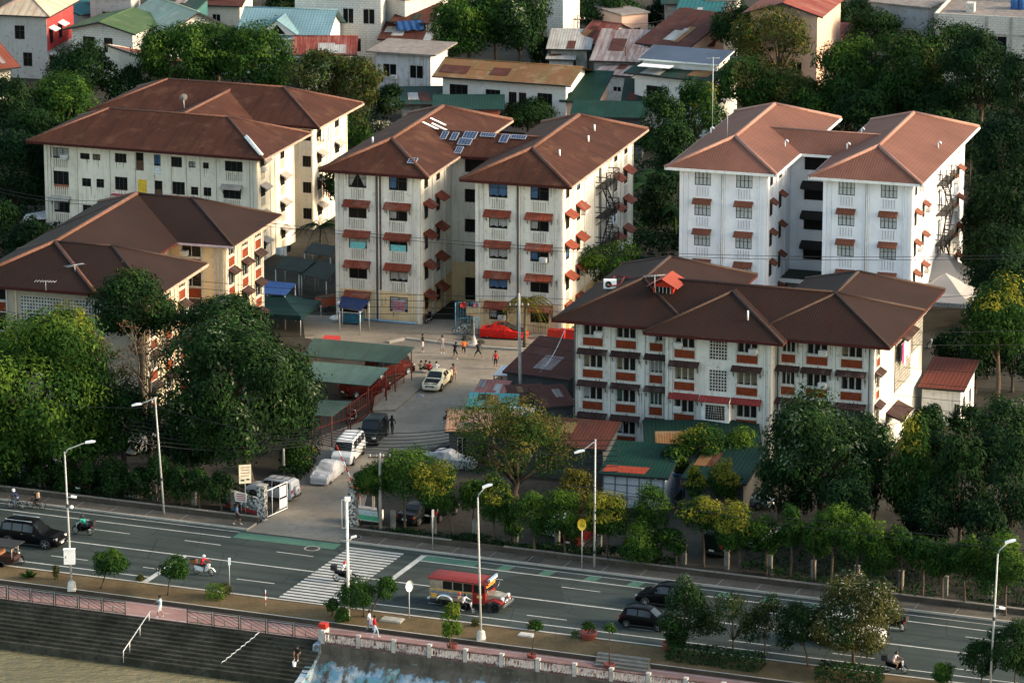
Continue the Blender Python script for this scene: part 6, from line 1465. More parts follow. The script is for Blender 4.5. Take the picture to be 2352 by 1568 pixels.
# two-wheelers
def two_wheeler(label, pos, rz, kind='moto', col=None, box=False, name='motorcycle', group=None, crate=None):
 col=col or PB; root=thing(name, label, 'bicycle' if kind=='bike' else 'motorcycle', pos, rz, group)
 r, w=(.33, .045)if kind=='bike' else ((.27, .11)if kind=='scooter' else (.29, .12)); wb=1.05 if kind=='bike' else 1.25
 for x in (-wb/2, wb/2):
  a=MB(); a.lathe([(r*.86, -w/2), (r, -w/3), (r, w/3), (r*.86, w/2)], BLACK, 18, (0, 0, 0), 'Y', False); wh=a.build('wheel', root, (x, 0, r)); wh.data.name='tyre'
  b=MB()
  for i in range(10 if kind=='bike' else 6):t=i*2*math.pi/(10 if kind=='bike' else 6); b.tube((0, 0, 0), (math.cos(t)*r*.88, 0, math.sin(t)*r*.88), .006 if kind=='bike' else .018, STEEL, n=4)
  b.tube((0, -.05, 0), (0, .05, 0), .03 if kind=='bike' else .06, STEEL); b.build('rim', wh)
 f=MB()
 if kind=='bike':
  for p, q in (((-.52, r), (-.1, .28)), ((-.52, r), (-.15, .78)), ((-.1, .28), (-.15, .78)), ((-.1, .28), (.38, .8)), ((-.15, .74), (.36, .86)), ((.34, .95), (.525, r))):f.tube((p[0], 0, p[1]), (q[0], 0, q[1]), .022, col, n=5)
  f.build('frame', root); s=MB(); s.cbox((-.16, 0, .83), (.26, .16, .06), BLACK); s.build('saddle', root)
  h=MB(); h.tube((.3, -.28, 1.02), (.3, .28, 1.02), .018, DKTRIM); h.tube((.36, 0, .88), (.31, 0, 1.02), .018, DKTRIM); h.build('handlebar', root)
  return root
 f.prism([(-.72, .52), (-.5, .42), (-.1, .36), (.22, .34), (.38, .45), (.44, .78), (.34, .9), (.2, .66), (-.05, .62), (-.3, .68), (-.72, .74)], -.13, .13, col)if kind=='scooter' else f.prism([(-.7, .62), (-.42, .5), (-.1, .30), (.22, .30), (.34, .48), (.4, .82), (.26, .9), (.1, .78), (-.15, .64), (-.45, .68), (-.74, .76)], -.12, .12, col)
 f.build('body', root)
 s=MB(); s.prism([(-.72, .75), (-.3, .68), (.02, .66), (.0, .73), (-.3, .76), (-.74, .83)], -.13, .13, BLACK); s.build('seat', root)
 k=MB()
 for sg in (-1, 1):k.tube((wb/2, sg*.09, r), (.38, sg*.08, .9), .028, STEEL, n=5); k.tube((-wb/2, sg*.09, r), (-.1, sg*.09, .4), .03, DKTRIM, n=5)
 k.build('fork', root)
 h=MB(); h.path([(.26, -.34, .98), (.34, -.12, .96), (.34, .12, .96), (.26, .34, .98)], .02, DKTRIM, 5)
 for sg in (-1, 1):h.tube((.33, sg*.22, .98), (.36, sg*.27, 1.14), .01, DKTRIM, n=4); h.cbox((.36, sg*.28, 1.17), (.02, .12, .08), CARGLASS)
 h.build('handlebar', root)
 l=MB(); l.lathe([(.05, -.05), (.1, 0), (.085, .05)], LAMPW, 10, (.46, 0, .84), 'X'); l.build('headlight', root)
 l=MB(); l.cbox((-.76, 0, .7), (.05, .18, .08), LAMPR); l.build('tail_light', root)
 e=MB(); e.tube((.0, -.15, .3), (-.65, -.18, .42), .05, STEEL, n=7); e.build('exhaust', root)
 fg=MB(); fg.prism([(wb/2-.26, r+.1), (wb/2-.1, r*2+.05), (wb/2+.14, r*2+.02), (wb/2+.3, r+.1), (wb/2+.12, r*2+.07), (wb/2-.1, r*2+.1)], -.07, .07, col); fg.build('front_mudguard', root)
 if box:
  b=MB(); b.cbox((-.82, 0, 1.0), (.42, .42, .34), crate or BLACK); b.cbox((-.82, 0, 1.19), (.44, .44, .05), BLACK); b.cbox((-.78, 0, .8), (.3, .3, .04), DKTRIM); b.build('top_box', root)
 return root
PMW=paint('scooter_white', (.66, .66, .64))
TW={}
TW['green']=(G(6, 570, 546), RA+math.pi); two_wheeler('black motorcycle with a square top box, ridden by the rider in green', *TW['green'], 'moto', PB, True)
TW['scoot']=(G(6, 1405, 824), RA); two_wheeler('white scooter with a brown delivery crate, crossing before the young trees', *TW['scoot'], 'scooter', PMW, True, 'scooter', None, plain('brown_crate', (.2, .09, .04), .7))
TW['zebra']=(G(7, 22, 868), RA+R(8)); two_wheeler('black motorcycle on the zebra crossing beside the white pole', *TW['zebra'], 'moto', PB, True)
TW['jeep']=(G(7, 852, 1092), RA); two_wheeler('black motorcycle carrying two people alongside the jeepney', *TW['jeep'], 'moto', PB)
TW['pink']=(G(8, 1470, 1496), RA); two_wheeler('black moped with a luggage box at the lower right', *TW['pink'], 'scooter', PB, True, 'moped')
TW['hid']=(G(8, 1462, 1200), RA+R(165)); two_wheeler('black motorcycle emerging right of the blossoming tree', *TW['hid'], 'moto', PB, True)
TW['bike1']=(G(6, 112, 372, .0), RA+math.pi); two_wheeler('black bicycle ridden by the cyclist in a dark jacket', *TW['bike1'], 'bike', PB, name='bicycle')
TW['bike2']=(G(6, 250, 368, .0), RA+math.pi); two_wheeler('smaller bicycle with a basket, following the other cyclist', *TW['bike2'], 'bike', PR, name='bicycle')
two_wheeler('motorcycle parked against the right wall of the stained block courtyard', G(4, 600, 650), R(70), 'moto', PB)
two_wheeler('motorcycle leaning in the passage behind the blue mesh gate', G(4, 885, 690), R(20), 'moto', PR)
two_wheeler('white bicycle heap leaning on the blue mesh gate', G(4, 825, 735), R(10), 'bike', WHITEF, name='bicycle')
two_wheeler('motorcycle with a bright headlamp parked by the white tents', P(2150, 800), R(200), 'moto', PB)
two_wheeler('scooter parked by the red fence with a white number plate', G(4, 72, 1335), R(60), 'moto', PB)
def tricycle():
 pos=TRI; root=two_wheeler('motor tricycle with a dark canopy at the left edge of the road', pos, RA, 'moto', PB, name='tricycle'); root['category']='tricycle'
 b=MB(); b.prism([(-.9, .35), (.5, .35), (.8, .7), (.7, .95), (.2, .9), (-.9, .95)], -1.35, -.35, plain('sidecar_dark', (.03, .015, .012), .5)); b.build('sidecar', root)
 b=MB(); b.box(-1.35, -1.45, 1.62, .75, .45, 1.68, DARK); b.build('canopy', root)
 b=MB()
 for x in (-1.0, .6):
  for y in (-1.4, -.4):b.tube((x, y, .8), (x, y, 1.62), .025, STEEL, n=5)
 b.build('canopy_post', root)
 b=MB(); b.box(-1.05, -1.3, .96, -.4, -.5, 1.5, plain('tricycle_cargo', (.24, .12, .07), .8)); b.box(-1.3, -.9, .7, -1.06, -.5, 1.4, WHITE); b.build('cargo', root)
 a=MB(); a.lathe([(.2, -.06), (.27, -.05), (.27, .05), (.2, .06)], BLACK, 16, (0, 0, 0), 'Y'); w_=a.build('wheel', root, (-.3, -1.42, .27)); c=MB(); c.lathe([(.19, -.03), (.05, -.05)], STEEL, 10, (0, 0, 0), 'Y'); c.build('rim', w_)
TRI=G(6, 95, 742); tricycle(); TW['tri']=(TRI, RA)
# people
SKIN=plain('skin_brown', (.24, .125, .075), .6, 0, .1); SHOE=plain('shoe_white', (.6, .6, .58), .6); SHOED=plain('shoe_dark', (.03, .03, .03), .6); HAIR=plain('hair_black', (.012, .010, .009), .6)
def cloth(n, c):return plain('cloth_'+n, c, .9, 0, .15, 5)
CB, CW, CR, CGY, CO, CN=cloth('black', (.018, .018, .02)), cloth('white', (.62, .62, .6)), cloth('red', (.42, .02, .025)), cloth('grey', (.24, .25, .27)), cloth('orange', (.60, .13, .02)), cloth('navy', (.02, .03, .07))
CBL, CTE, CPK, CTN=cloth('blue', (.07, .14, .25)), cloth('green_jacket', (.02, .26, .20)), cloth('pink', (.66, .50, .52)), cloth('tan', (.34, .24, .17)); CDN=cloth('denim', (.10, .13, .19)); CLB=cloth('pale_blue', (.32, .42, .50))
V=Vector
def pose(kind):
 J=dict(pel=(0, 0, .93), ch=(0, 0, 1.22), nk=(.01, 0, 1.46), hd=(.035, 0, 1.575), tp=(.03, 0, 1.665))
 def arms(l, r):J.update(eL=l[0], wL=l[1], eR=r[0], wR=r[1])
 def legs(l, r):J.update(kL=l[0], aL=l[1], kR=r[0], aR=r[1])
 arms(((-.03, .26, 1.14), (.05, .27, .90)), ((-.03, -.26, 1.14), (.05, -.27, .90))); legs(((.03, .11, .50), (-.01, .12, .08)), ((.03, -.11, .50), (-.01, -.12, .08)))
 if kind=='walk':
  legs(((.20, .10, .52), (.26, .10, .09)), ((.02, -.10, .49), (-.28, -.10, .14))); arms(((-.16, .25, 1.16), (-.10, .26, .92)), ((.10, -.25, 1.15), (.26, -.24, .98)))
 elif kind=='wide':
  legs(((.05, .20, .50), (.0, .28, .08)), ((.05, -.20, .50), (.0, -.28, .08))); arms(((.02, .34, 1.16), (.14, .36, .95)), ((.02, -.34, 1.16), (.14, -.36, .95)))
 elif kind=='guard':
  J.update(pel=(-.05, 0, .82), ch=(.06, 0, 1.10), nk=(.15, 0, 1.32), hd=(.19, 0, 1.43), tp=(.19, 0, 1.52)); legs(((.16, .18, .46), (.02, .22, .08)), ((.10, -.20, .46), (-.12, -.24, .08))); arms(((.20, .36, 1.05), (.42, .38, 1.08)), ((.20, -.34, 1.02), (.40, -.30, 1.0)))
 elif kind=='run':
  J.update(ch=(.08, 0, 1.20), nk=(.16, 0, 1.42), hd=(.2, 0, 1.53), tp=(.2, 0, 1.62)); legs(((.32, .10, .66), (.30, .11, .26)), ((-.06, -.10, .50), (-.42, -.11, .34))); arms(((-.10, .27, 1.16), (.12, .28, 1.04)), ((.26, -.24, 1.18), (.46, -.16, 1.28)))
 elif kind=='lunge':
  J.update(pel=(0, 0, .85)); legs(((.26, .12, .52), (.34, .14, .08)), ((-.22, -.14, .50), (-.44, -.18, .10))); arms(((.12, .30, 1.14), (.34, .28, 1.05)), ((-.10, -.34, 1.12), (-.06, -.42, .92)))
 elif kind=='hips':
  arms(((-.06, .36, 1.16), (.05, .20, 1.00)), ((-.06, -.36, 1.16), (.05, -.20, 1.00)))
 elif kind=='lean':
  J.update(pel=(-.10, 0, .92), ch=(.06, 0, 1.18), nk=(.18, 0, 1.38), hd=(.22, 0, 1.49), tp=(.22, 0, 1.58)); arms(((.30, .22, 1.16), (.50, .16, 1.12)), ((.30, -.22, 1.16), (.50, -.16, 1.12)))
 elif kind=='sit':
  J.update(pel=(0, 0, .34), ch=(.05, 0, .62), nk=(.12, 0, .86), hd=(.16, 0, .97), tp=(.16, 0, 1.06)); legs(((.40, .15, .48), (.36, .14, .08)), ((.40, -.15, .48), (.36, -.14, .08))); arms(((.16, .26, .62), (.38, .16, .54)), ((.16, -.26, .62), (.38, -.16, .54)))
 elif kind=='reach':
  legs(((.14, .10, .51), (.18, .10, .08)), ((.02, -.10, .50), (-.20, -.10, .10))); arms(((.22, .20, 1.20), (.44, .12, 1.10)), ((.18, -.24, 1.18), (.40, -.20, 1.06)))
 elif kind=='ride':
  J.update(pel=(-.22, 0, .80), ch=(-.12, 0, 1.08), nk=(-.02, 0, 1.31), hd=(.02, 0, 1.43), tp=(.02, 0, 1.52)); legs(((.16, .19, .70), (.05, .17, .34)), ((.16, -.19, .70), (.05, -.17, .34))); arms(((.08, .32, 1.06), (.29, .32, 1.0)), ((.08, -.32, 1.06), (.29, -.32, 1.0)))
 elif kind=='pillion':
  J.update(pel=(-.58, 0, .86), ch=(-.54, 0, 1.14), nk=(-.47, 0, 1.37), hd=(-.44, 0, 1.49), tp=(-.44, 0, 1.58)); legs(((-.22, .22, .74), (-.32, .20, .36)), ((-.22, -.22, .74), (-.32, -.20, .36))); arms(((-.40, .28, 1.10), (-.24, .16, .98)), ((-.40, -.28, 1.10), (-.24, -.16, .98)))
 elif kind=='cycle':
  J.update(pel=(-.14, 0, .93), ch=(.02, 0, 1.18), nk=(.14, 0, 1.38), hd=(.2, 0, 1.49), tp=(.2, 0, 1.58)); legs(((.20, .10, .72), (.0, .10, .34)), ((.10, -.10, .55), (-.12, -.10, .14))); arms(((.20, .28, 1.16), (.30, .28, 1.04)), ((.20, -.28, 1.16), (.30, -.28, 1.04)))
 return {k:V(v)for k, v in J.items()}
def person(label, pos, rz, kind='stand', top=None, legs=None, sleeve=True, long_sleeve=False, long_leg=False, shoe=None, hair=True, helmet=None, h=1.66, bag=None, group=None, skirt=None, longhair=False, holds=None):
 J=pose(kind); k=h/1.66; root=thing('person', label, 'person', pos, rz, group)
 up=(J['nk']-J['ch']).normalized()
 sl=J['nk']-up*.06
 JJ={}
 for s, sg in (('L', 1), ('R', -1)):
  JJ['s'+s]=sl+V((0, sg*.165, -.01)); JJ['h'+s]=J['pel']+V((.01, sg*.085, -.04))
  f=(J['a'+s]-J['k'+s]).normalized(); J['t'+s]=J['a'+s]+V((.17, sg*.015, -.045 if J['a'+s].z<.2 else -.06))
  J['f'+s]=J['w'+s]+(J['w'+s]-J['e'+s]).normalized()*.07
 J.update(JJ)
 order=['pel', 'ch', 'nk', 'hd', 'tp', 'sL', 'eL', 'wL', 'fL', 'sR', 'eR', 'wR', 'fR', 'hL', 'kL', 'aL', 'tL', 'hR', 'kR', 'aR', 'tR']
 rad=dict(pel=(.145, .12), ch=(.155, .115), nk=(.055, .055), hd=(.088, .098), tp=(.06, .065), s=(.062, .062), e=(.042, .042), w=(.029, .029), f=(.026, .034), h=(.088, .088), k=(.056, .056), a=(.038, .038), t=(.034, .03))
 edges=[('pel', 'ch'), ('ch', 'nk'), ('nk', 'hd'), ('hd', 'tp')]
 for s in 'LR':edges+=[('ch', 's'+s), ('s'+s, 'e'+s), ('e'+s, 'w'+s), ('w'+s, 'f'+s), ('pel', 'h'+s), ('h'+s, 'k'+s), ('k'+s, 'a'+s), ('a'+s, 't'+s)]
 me=bpy.data.meshes.new('skeleton'); me.from_pydata([tuple(J[n]*k)for n in order], [(order.index(a), order.index(b))for a, b in edges], [])
 tmp=bpy.data.objects.new('skeleton', me); COL.objects.link(tmp); md=tmp.modifiers.new('skin', 'SKIN'); md.use_smooth_shade=True; md.branch_smoothing=.2
 sv=me.skin_vertices[0].data
 for i, n in enumerate(order):
  r=rad[n]if n in rad else rad[n[0]]; sv[i].radius=(r[0]*k, r[1]*k); sv[i].use_root=(n=='pel')
 sb=tmp.modifiers.new('sub', 'SUBSURF'); sb.levels=1; sb.render_levels=1
 dg=bpy.context.evaluated_depsgraph_get(); ev=bpy.data.meshes.new_from_object(tmp.evaluated_get(dg)); bpy.data.objects.remove(tmp)
 mats=[SKIN, top or SKIN, legs or CB, shoe or SHOE]
 fs=[tuple(p.vertices)for p in ev.polygons]; vs=[v.co.copy()for v in ev.vertices]
 seg=[('ch', 'pel', 1), ('ch', 'nk', 1), ('nk', 'hd', 0), ('hd', 'tp', 0)]
 for s in 'LR':
  seg+=[('ch', 's'+s, 1), ('s'+s, 'e'+s, 1 if sleeve else 0), ('e'+s, 'w'+s, 1 if long_sleeve else 0), ('w'+s, 'f'+s, 0), ('pel', 'h'+s, 2), ('h'+s, 'k'+s, 2), ('k'+s, 'a'+s, 2 if long_leg else 0), ('a'+s, 't'+s, 3)]
 def region(c):
  best=9; m=0
  for a, b, mm in seg:
   p, q=J[a]*k, J[b]*k; d=q-p; t=max(0, min(1, (c-p).dot(d)/d.length_squared)); e=(c-p-d*t).length
   if a=='nk':mm=1 if t<.12 else 0
   if b=='pel' and t>.86:mm=2
   if mm==1 and a[0]=='s' and sleeve and not long_sleeve and t>.75:mm=0
   if a[0]=='k' and t>.82:mm=3
   if e<best:best=e; m=mm
  return m
 mb=MB()
 for mm in range(4):mb.mi(mats[mm])
 mb.v=[tuple(v)for v in vs]; mb.f=fs; mb.uv=[None]*len(fs); mb.smooth=[True]*len(fs)
 mb.m=[mb.mi(mats[region(sum((vs[i]for i in f), V())/len(f))])for f in fs]
 for s, sg in (('L', 1), ('R', -1)):
  d=(J['w'+s]-J['e'+s]).normalized(); sd=d.cross(V((0, 0, 1))); sd=sd.normalized()if sd.length>.1 else V((1, 0, 0)); nn=sd.cross(d)
  for i in range(4):
   b=J['f'+s]+sd*(i-1.5)*.017; l=(.062, .072, .068, .052)[i]; mb.path([b*k, (b+d*l*.55)*k, (b+d*l*.9-nn*.022)*k], [.0095, .0088, .006], SKIN, 5)
  b=J['w'+s]+d*.03+sd*.03; mb.path([b*k, (b+sd*.028+d*.03)*k, (b+sd*.030+d*.055)*k], [.011, .010, .007], SKIN, 5)
 hc=(J['hd']+V((0, 0, .012)))*k; fw=V((1, 0, 0))
 mb.path([hc+V((.086, 0, .012))*k, hc+V((.112, 0, -.018))*k], [.010, .016], SKIN, 5)
 for sg in (-1, 1):mb.path([hc+V((-.01, sg*.082, .02))*k, hc+V((-.012, sg*.10, -.01))*k], [.018, .014], SKIN, 5)
 mb.build('body', root)
 for sg in (-1, 1):e=MB(); e.lathe([(.008, -.004), (.011, 0), (.006, .006)], HAIR, 6, (0, 0, 0), 'X'); e.build('eye', root, hc+V((.092, sg*.033, .02))*k)
 e=MB(); e.cbox((0, 0, 0), (.008, .045, .01), plain('lips', (.22, .08, .06), .6)); e.build('mouth', root, hc+V((.09, 0, -.05))*k)
 def dome(r0, back, low, mat, nm, lift=0.0):
  m=MB(); v=[]; n=12; rows=6
  for i in range(rows+1):
   a=math.pi/2*i/rows
   for j in range(n):
    t=2*math.pi*j/n; z=math.cos(a)*r0*1.05; ext=low*(1-max(0, math.cos(t))*1.0)if i==rows else 0
    v.append(tuple(hc+V((math.sin(a)*math.cos(t)*r0*1.05-back, math.sin(a)*math.sin(t)*r0, z+lift-ext))*k))
  m.add(v, [(i*n+j, (i+1)*n+j, (i+1)*n+(j+1)%n, i*n+(j+1)%n)for i in range(rows)for j in range(n)], mat, smooth=True); m.build(nm, root)
 if helmet:dome(.125, .0, .10, helmet, 'helmet', .0)
 elif hair:dome(.108, .012, .26 if longhair else .055, HAIR, 'hair', .015)
 if skirt:
  m=MB(); c=J['pel']*k; m.lathe([(.15, .06), (.19, -.2), (.24, -.5)], skirt, 12, tuple(c)); m.build('skirt', root)
 if bag:
  m=MB(); c=J['ch']*k; m.cbox((c.x-.19, 0, c.z+.04), (.16, .30, .42), bag); m.cbox((c.x-.28, 0, c.z-.04), (.05, .22, .22), bag); o=m.build('backpack', None, (0, 0, 0)); o.parent=root
 return root
BALL='boys playing ball on the court'
def gp(k, x, y):return G(k, x, y)
def face(p, q):d=q-p; return math.atan2(d.y, d.x)
ctr=G(4, 840, 880)
for (x, y, kd, tp, lg, lb, kw)in ((558, 858, 'stand', CB, CW, 'boy in a black shirt and white shorts at the left of the ball game', {}), (694, 868, 'hips', CGY, CGY, 'boy in a grey tank top and grey shorts standing with legs apart', dict(sleeve=False)), (782, 906, 'guard', CB, CB, 'boy in black crouching to defend, left of the orange shirt', {}), (842, 895, 'run', CO, CB, 'boy in an orange shirt running in the middle of the court', {}), (942, 908, 'lunge', CB, CB, 'boy in black with white socks lunging at the right of the game', {}), (1062, 975, 'stand', CR, CB, 'boy in a red sleeveless jersey standing with his back to the camera', dict(sleeve=False))):
 p=gp(4, x, y); rz=face(p, ctr)if x<1000 else R(100)
 person(lb, p, rz if kd!='hips' else R(-70), kd, tp, lg, h=1.64, group=BALL, **kw)
b_=G(4, 862, 840, 0); bl=MB(); bl.lathe([(.02, -.118), (.07, -.097), (.105, -.055), (.12, 0), (.105, .055), (.07, .097), (.02, .118)], plain('basketball', (.42, .13, .04), .7), 12); tag(bl.build('ball', None, (G(4, 868, 888).x, G(4, 868, 888).y, 1.15)), 'brown ball in the hands of the boy in orange', 'ball')
for i, (x, y, tp, lb, kw)in enumerate(((545, 998, CTN, 'boy in a tan shirt sitting on the kerb, leftmost of the row', {}), (578, 996, SKIN, 'shirtless boy sitting on the kerb next to the red shirt', {}), (603, 1004, CR, 'boy in a red shirt sitting on the kerb behind the cream car', {}), (650, 1004, CW, 'boy in a white shirt sitting behind the cream car', {}))):
 person(lb, G(4, x, y, .16), R(70), 'sit', tp, CB, h=1.6, group='spectators on the kerb')
person('shirtless boy leaning on the boot of the cream sedan', G(4, 778, 1062), face(G(4, 778, 1062), G(4, 700, 1030)), 'lean', SKIN, CTN, h=1.64)
person('woman in black walking up the side street beside the dark car', G(4, 348, 1425), R(75), 'walk', CB, CB, True, True, True, SHOED, h=1.62, longhair=True)
person('person in dark clothes crouching by the shack beside the lane', G(4, 735, 1345), R(160), 'sit', CB, CB, h=1.6)
person('man in a blue shirt and black shorts walking on the far pavement', G(6, 1632, 480, .13), RA+R(10), 'walk', CBL, CB, h=1.66)
person('man in a pale blue shirt and white shorts on the pink promenade', G(6, 1105, 1118, ZP), RA+R(185), 'reach', CLB, CW, h=1.66)
person('person in a white shirt and jeans walking along the promenade', G(7, 190, 1222, ZP), RA+R(5), 'walk', CW, CDN, long_leg=True, shoe=SHOED, h=1.68)
person('person in a red jacket and pale jeans with a light backpack', G(7, 228, 1258, ZP), RA+R(15), 'walk', CR, CLB, long_sleeve=True, long_leg=True, h=1.66, bag=CPK)
st_=rd(26.1, -14.75, ZP-.1-.76); person('person in dark clothes sitting on the river steps beside the wall', st_+Vector((0, 0, -.05)), RA-R(90), 'sit', CB, CB, h=1.62)
bk=MB(); bk.lathe([(.11, 0), (.15, .32), (.14, .32), (.10, .04)], WHITE, 12); tag(bk.build('bucket', None, rd(26.05, -15.32, ZP-.1-1.14+.002)), 'white bucket in front of the person sitting on the river steps', 'bucket')
def rider(key, label, kind, tp, lg, **kw):
 p, a=TW[key]; return person(label, p, a, kind, tp, lg, long_leg=kw.pop('long_leg', True), shoe=kw.pop('shoe', SHOED), **kw)
HB, HR_, HW=flat('helmet_black', (.015, .015, .015), .2), flat('helmet_red', (.4, .03, .02), .3), flat('helmet_white', (.6, .6, .6), .3)
rider('green', 'rider in a bright green jacket and black helmet', 'ride', CTE, CB, long_sleeve=True, helmet=HB, h=1.7)
rider('scoot', 'scooter rider in a red jacket and white helmet', 'ride', CR, CB, long_sleeve=True, helmet=HW, h=1.68)
rider('zebra', 'rider in a white shirt and red helmet on the zebra crossing', 'ride', CW, CB, helmet=HR_, h=1.68)
rider('jeep', 'rider in a white shirt and dark trousers beside the jeepney', 'ride', CW, CB, long_sleeve=True, helmet=HB, h=1.68)
rider('jeep', 'passenger in a tan top and red helmet behind the rider in white', 'pillion', CTN, CB, helmet=HR_, h=1.62)
rider('pink', 'moped rider in a pale pink shirt and black helmet', 'ride', CPK, CTN, helmet=HB, h=1.68, long_leg=False)
rider('hid', 'rider in a black shirt right of the blossoming tree', 'ride', CB, CB, helmet=HB, h=1.68)
rider('tri', 'tricycle driver in a brown shirt under the canopy', 'ride', CTN, CB, h=1.66)
rider('bike1', 'cyclist in a dark jacket, jeans and white helmet', 'cycle', CN, CDN, long_sleeve=True, helmet=HW, h=1.7)
rider('bike2', 'smaller cyclist in dark clothes with a tan backpack', 'cycle', CB, CB, h=1.5, bag=CTN)
# background houses and shacks
BLK=wallmat('block_wall_white', (.58, .56, .50), (.2, .19, .17), .5, (.3, .29, .26), .4, block=True)
BLKG=wallmat('block_wall_grey', (.50, .48, .43), (.14, .13, .12), .6, (.24, .23, .2), .5, block=True)
RND=wallmat('render_grey', (.34, .34, .33), (.12, .115, .10), .7, (.15, .145, .13), .8)
REDW=wallmat('wall_red', (.36, .05, .05), (.14, .03, .03), .4, (.5, .25, .2), .3)
CREAM=wallmat('wall_cream', (.62, .55, .44), (.25, .22, .18), .5)
PINK=wallmat('wall_pink', (.66, .43, .32), (.4, .27, .2), .35)
WOODW=wallmat('wall_white_boards', (.56, .55, .54), (.10, .09, .08), .8, (.22, .2, .18), .6, .42, .62)
WHW=wallmat('wall_white_house', (.62, .61, .56), (.32, .30, .27), .5)
ORW=wallmat('wall_orange', (.46, .12, .06), (.2, .06, .04), .5)
TEALW=wallmat('wall_teal', (.05, .14, .13), (.03, .06, .06), .5)
DKW=wallmat('wall_dark', (.07, .075, .075), (.03, .03, .03), .5)
R_CREAM=roofmat('roof_cream', (.46, .38, .28), (.30, .18, .10), .7, .9, .3)
R_TERR=roofmat('roof_terracotta', (.17, .05, .03), (.12, .035, .024), .4, .25, .25)
R_GRN=roofmat('roof_green', (.05, .09, .037), (.09, .08, .04), .5, .3, .25, (.16, .2, .1), .3)
R_DGRN=roofmat('roof_deep_green', (.006, .030, .021), (.018, .021, .017), .4, .26, .18, (.04, .085, .065), .2)
R_DGRN2=roofmat('roof_dark_green_rusty', (.011, .038, .029), (.06, .03, .02), .8, .26, .2)
R_CPG=roofmat('roof_carport_green', (.040, .068, .052), (.035, .042, .033), .7, .22, .2, (.08, .11, .088), .3)
R_PGRN=roofmat('roof_pale_green', (.25, .32, .25), (.24, .18, .12), .7, .4, .2, (.45, .45, .4), .4)
R_BLUET=roofmat('roof_light_blue', (.15, .25, .275), (.12, .2, .23), .3, .35, .3, None, .3, .5, .45)
R_RED=roofmat('roof_red_worn', (.17, .036, .026), (.36, .2, .15), .6, .3, .25)
R_RUST=roofmat('roof_rust_orange', (.17, .08, .036), (.115, .11, .042), .85, .22, .2, (.42, .36, .26), .2)
R_RUSTD=roofmat('roof_rust_dark', (.075, .026, .018), (.04, .02, .016), .6, .26, .2, (.14, .085, .065), .3)
R_GREY=roofmat('roof_tin_grey', (.32, .32, .30), (.16, .09, .06), .7, .25, .3, (.5, .5, .48), .3)
R_STR=roofmat('roof_tin_patched', (.24, .21, .2), (.13, .036, .026), .95, .6, .5)
R_BLUE=roofmat('roof_steel_blue', (.055, .075, .11), (.045, .06, .085), .3, .35, .25)
R_TEAL=roofmat('roof_teal', (.025, .11, .115), (.025, .08, .08), .5, .4, .3)
R_SLAB=plain('roof_slab', (.20, .175, .155), .9, 0, .3, 1.5, .15, (.12, .09, .08), .5)
R_TURQ=roofmat('roof_turquoise', (.08, .26, .25), (.07, .19, .18), .4, .3, .2)
PATCH=[R_GREY, R_RUSTD, R_RUSTD, R_DGRN2, R_RUST, R_STR]
def cc(k, x, y):return (OFFS[k][0]+x*.3335, OFFS[k][1]+y*.3335)
W1=(.3, 1.2)
def H(label, *a, **k):return house('house', label, *a, **k)
r_, W_, a_=H('grey and red house under a pale cream roof at the top left corner', cc(0, -40, 92), cc(0, 318, 108), 7.4, 9.5, 'hip', RND, R_CREAM, [(.48, 4.5, 1.2, 1.6), (.62, 1.4, 1.1, 1.6)], [(.16, 4.0, 1.1, 1.6), (.5, 4.0, 1.1, 1.6), (.16, 1.0, 1.1, 1.6)], .6, 24, ret=True, style='D', capm=CAP_E)
Mr_, rz_=fm('right', 0, W_, 0, 9.5); rp=MB(); rp.M=Mr_; rp.box(.1, -.03, 3.2, 9.4, -.004, 7.3, REDW);
for yy in (.16, .5):rp.box(9.5*yy-.56, -.045, 3.95, 9.5*yy+.56, -.031, 5.65, GLASS)
rp.build('red_cladding', r_)
for f, z in ((.16, 5.9), (.5, 5.9), (.16, 2.9)):place(r_, Mr_, rz_, awning_mesh('hh', 1.8, .8, .4, roofmat('awning_white', (.62, .6, .56), (.4, .36, .3), .3, .2, .2), FRB, .05, False), 'awning', f*9.5, -.05, z)
H('low terracotta roofed house at the left edge of the photo', cc(0, -60, 455), cc(0, 70, 440), 4.4, 5.5, 'shed', CREAM, R_TERR, [(.6, 1.4, .8, 1.4)], [(.4, 1.6, 1.0, 1.4)], .9, 20, style='D')
H('white block house under a green gable roof at the top left', cc(0, 492, 185), cc(0, 912, 215), 6.2, 8.0, 'gable_y', BLK, R_GRN, [(.28, 3.5, 1.5, 1.7), (.60, 3.5, 1.1, 1.7)], [(.3, 1.2, 1.0, 1.4)], .8, 14, style='B')
H('grey walled building with a teal flat roof, top left behind the green gable', cc(0, 560, 100), cc(0, 860, 60), 5.5, 7.0, 'shed', RND, R_TEAL, [(.5, 3.6, 1.2, 1.2)], (), .4, 5)
H('low dark green roofed sheds between the green gable and the mossy roof', cc(0, 1010, 250), cc(0, 1290, 170), 3.2, 9.0, 'shed', TEALW, R_DGRN2, [(.4, .8, .9, 1.3)], (), .5, 12)
H('house with a pale mossy green roof left of the light blue one', cc(0, 1100, 245), cc(0, 1600, 190), 5.4, 10.0, 'gable_y', BLK, R_PGRN, [(.4, 2.6, 1.0, 1.2)], [(.4, 2.6, 1.0, 1.2)], .7, 27)
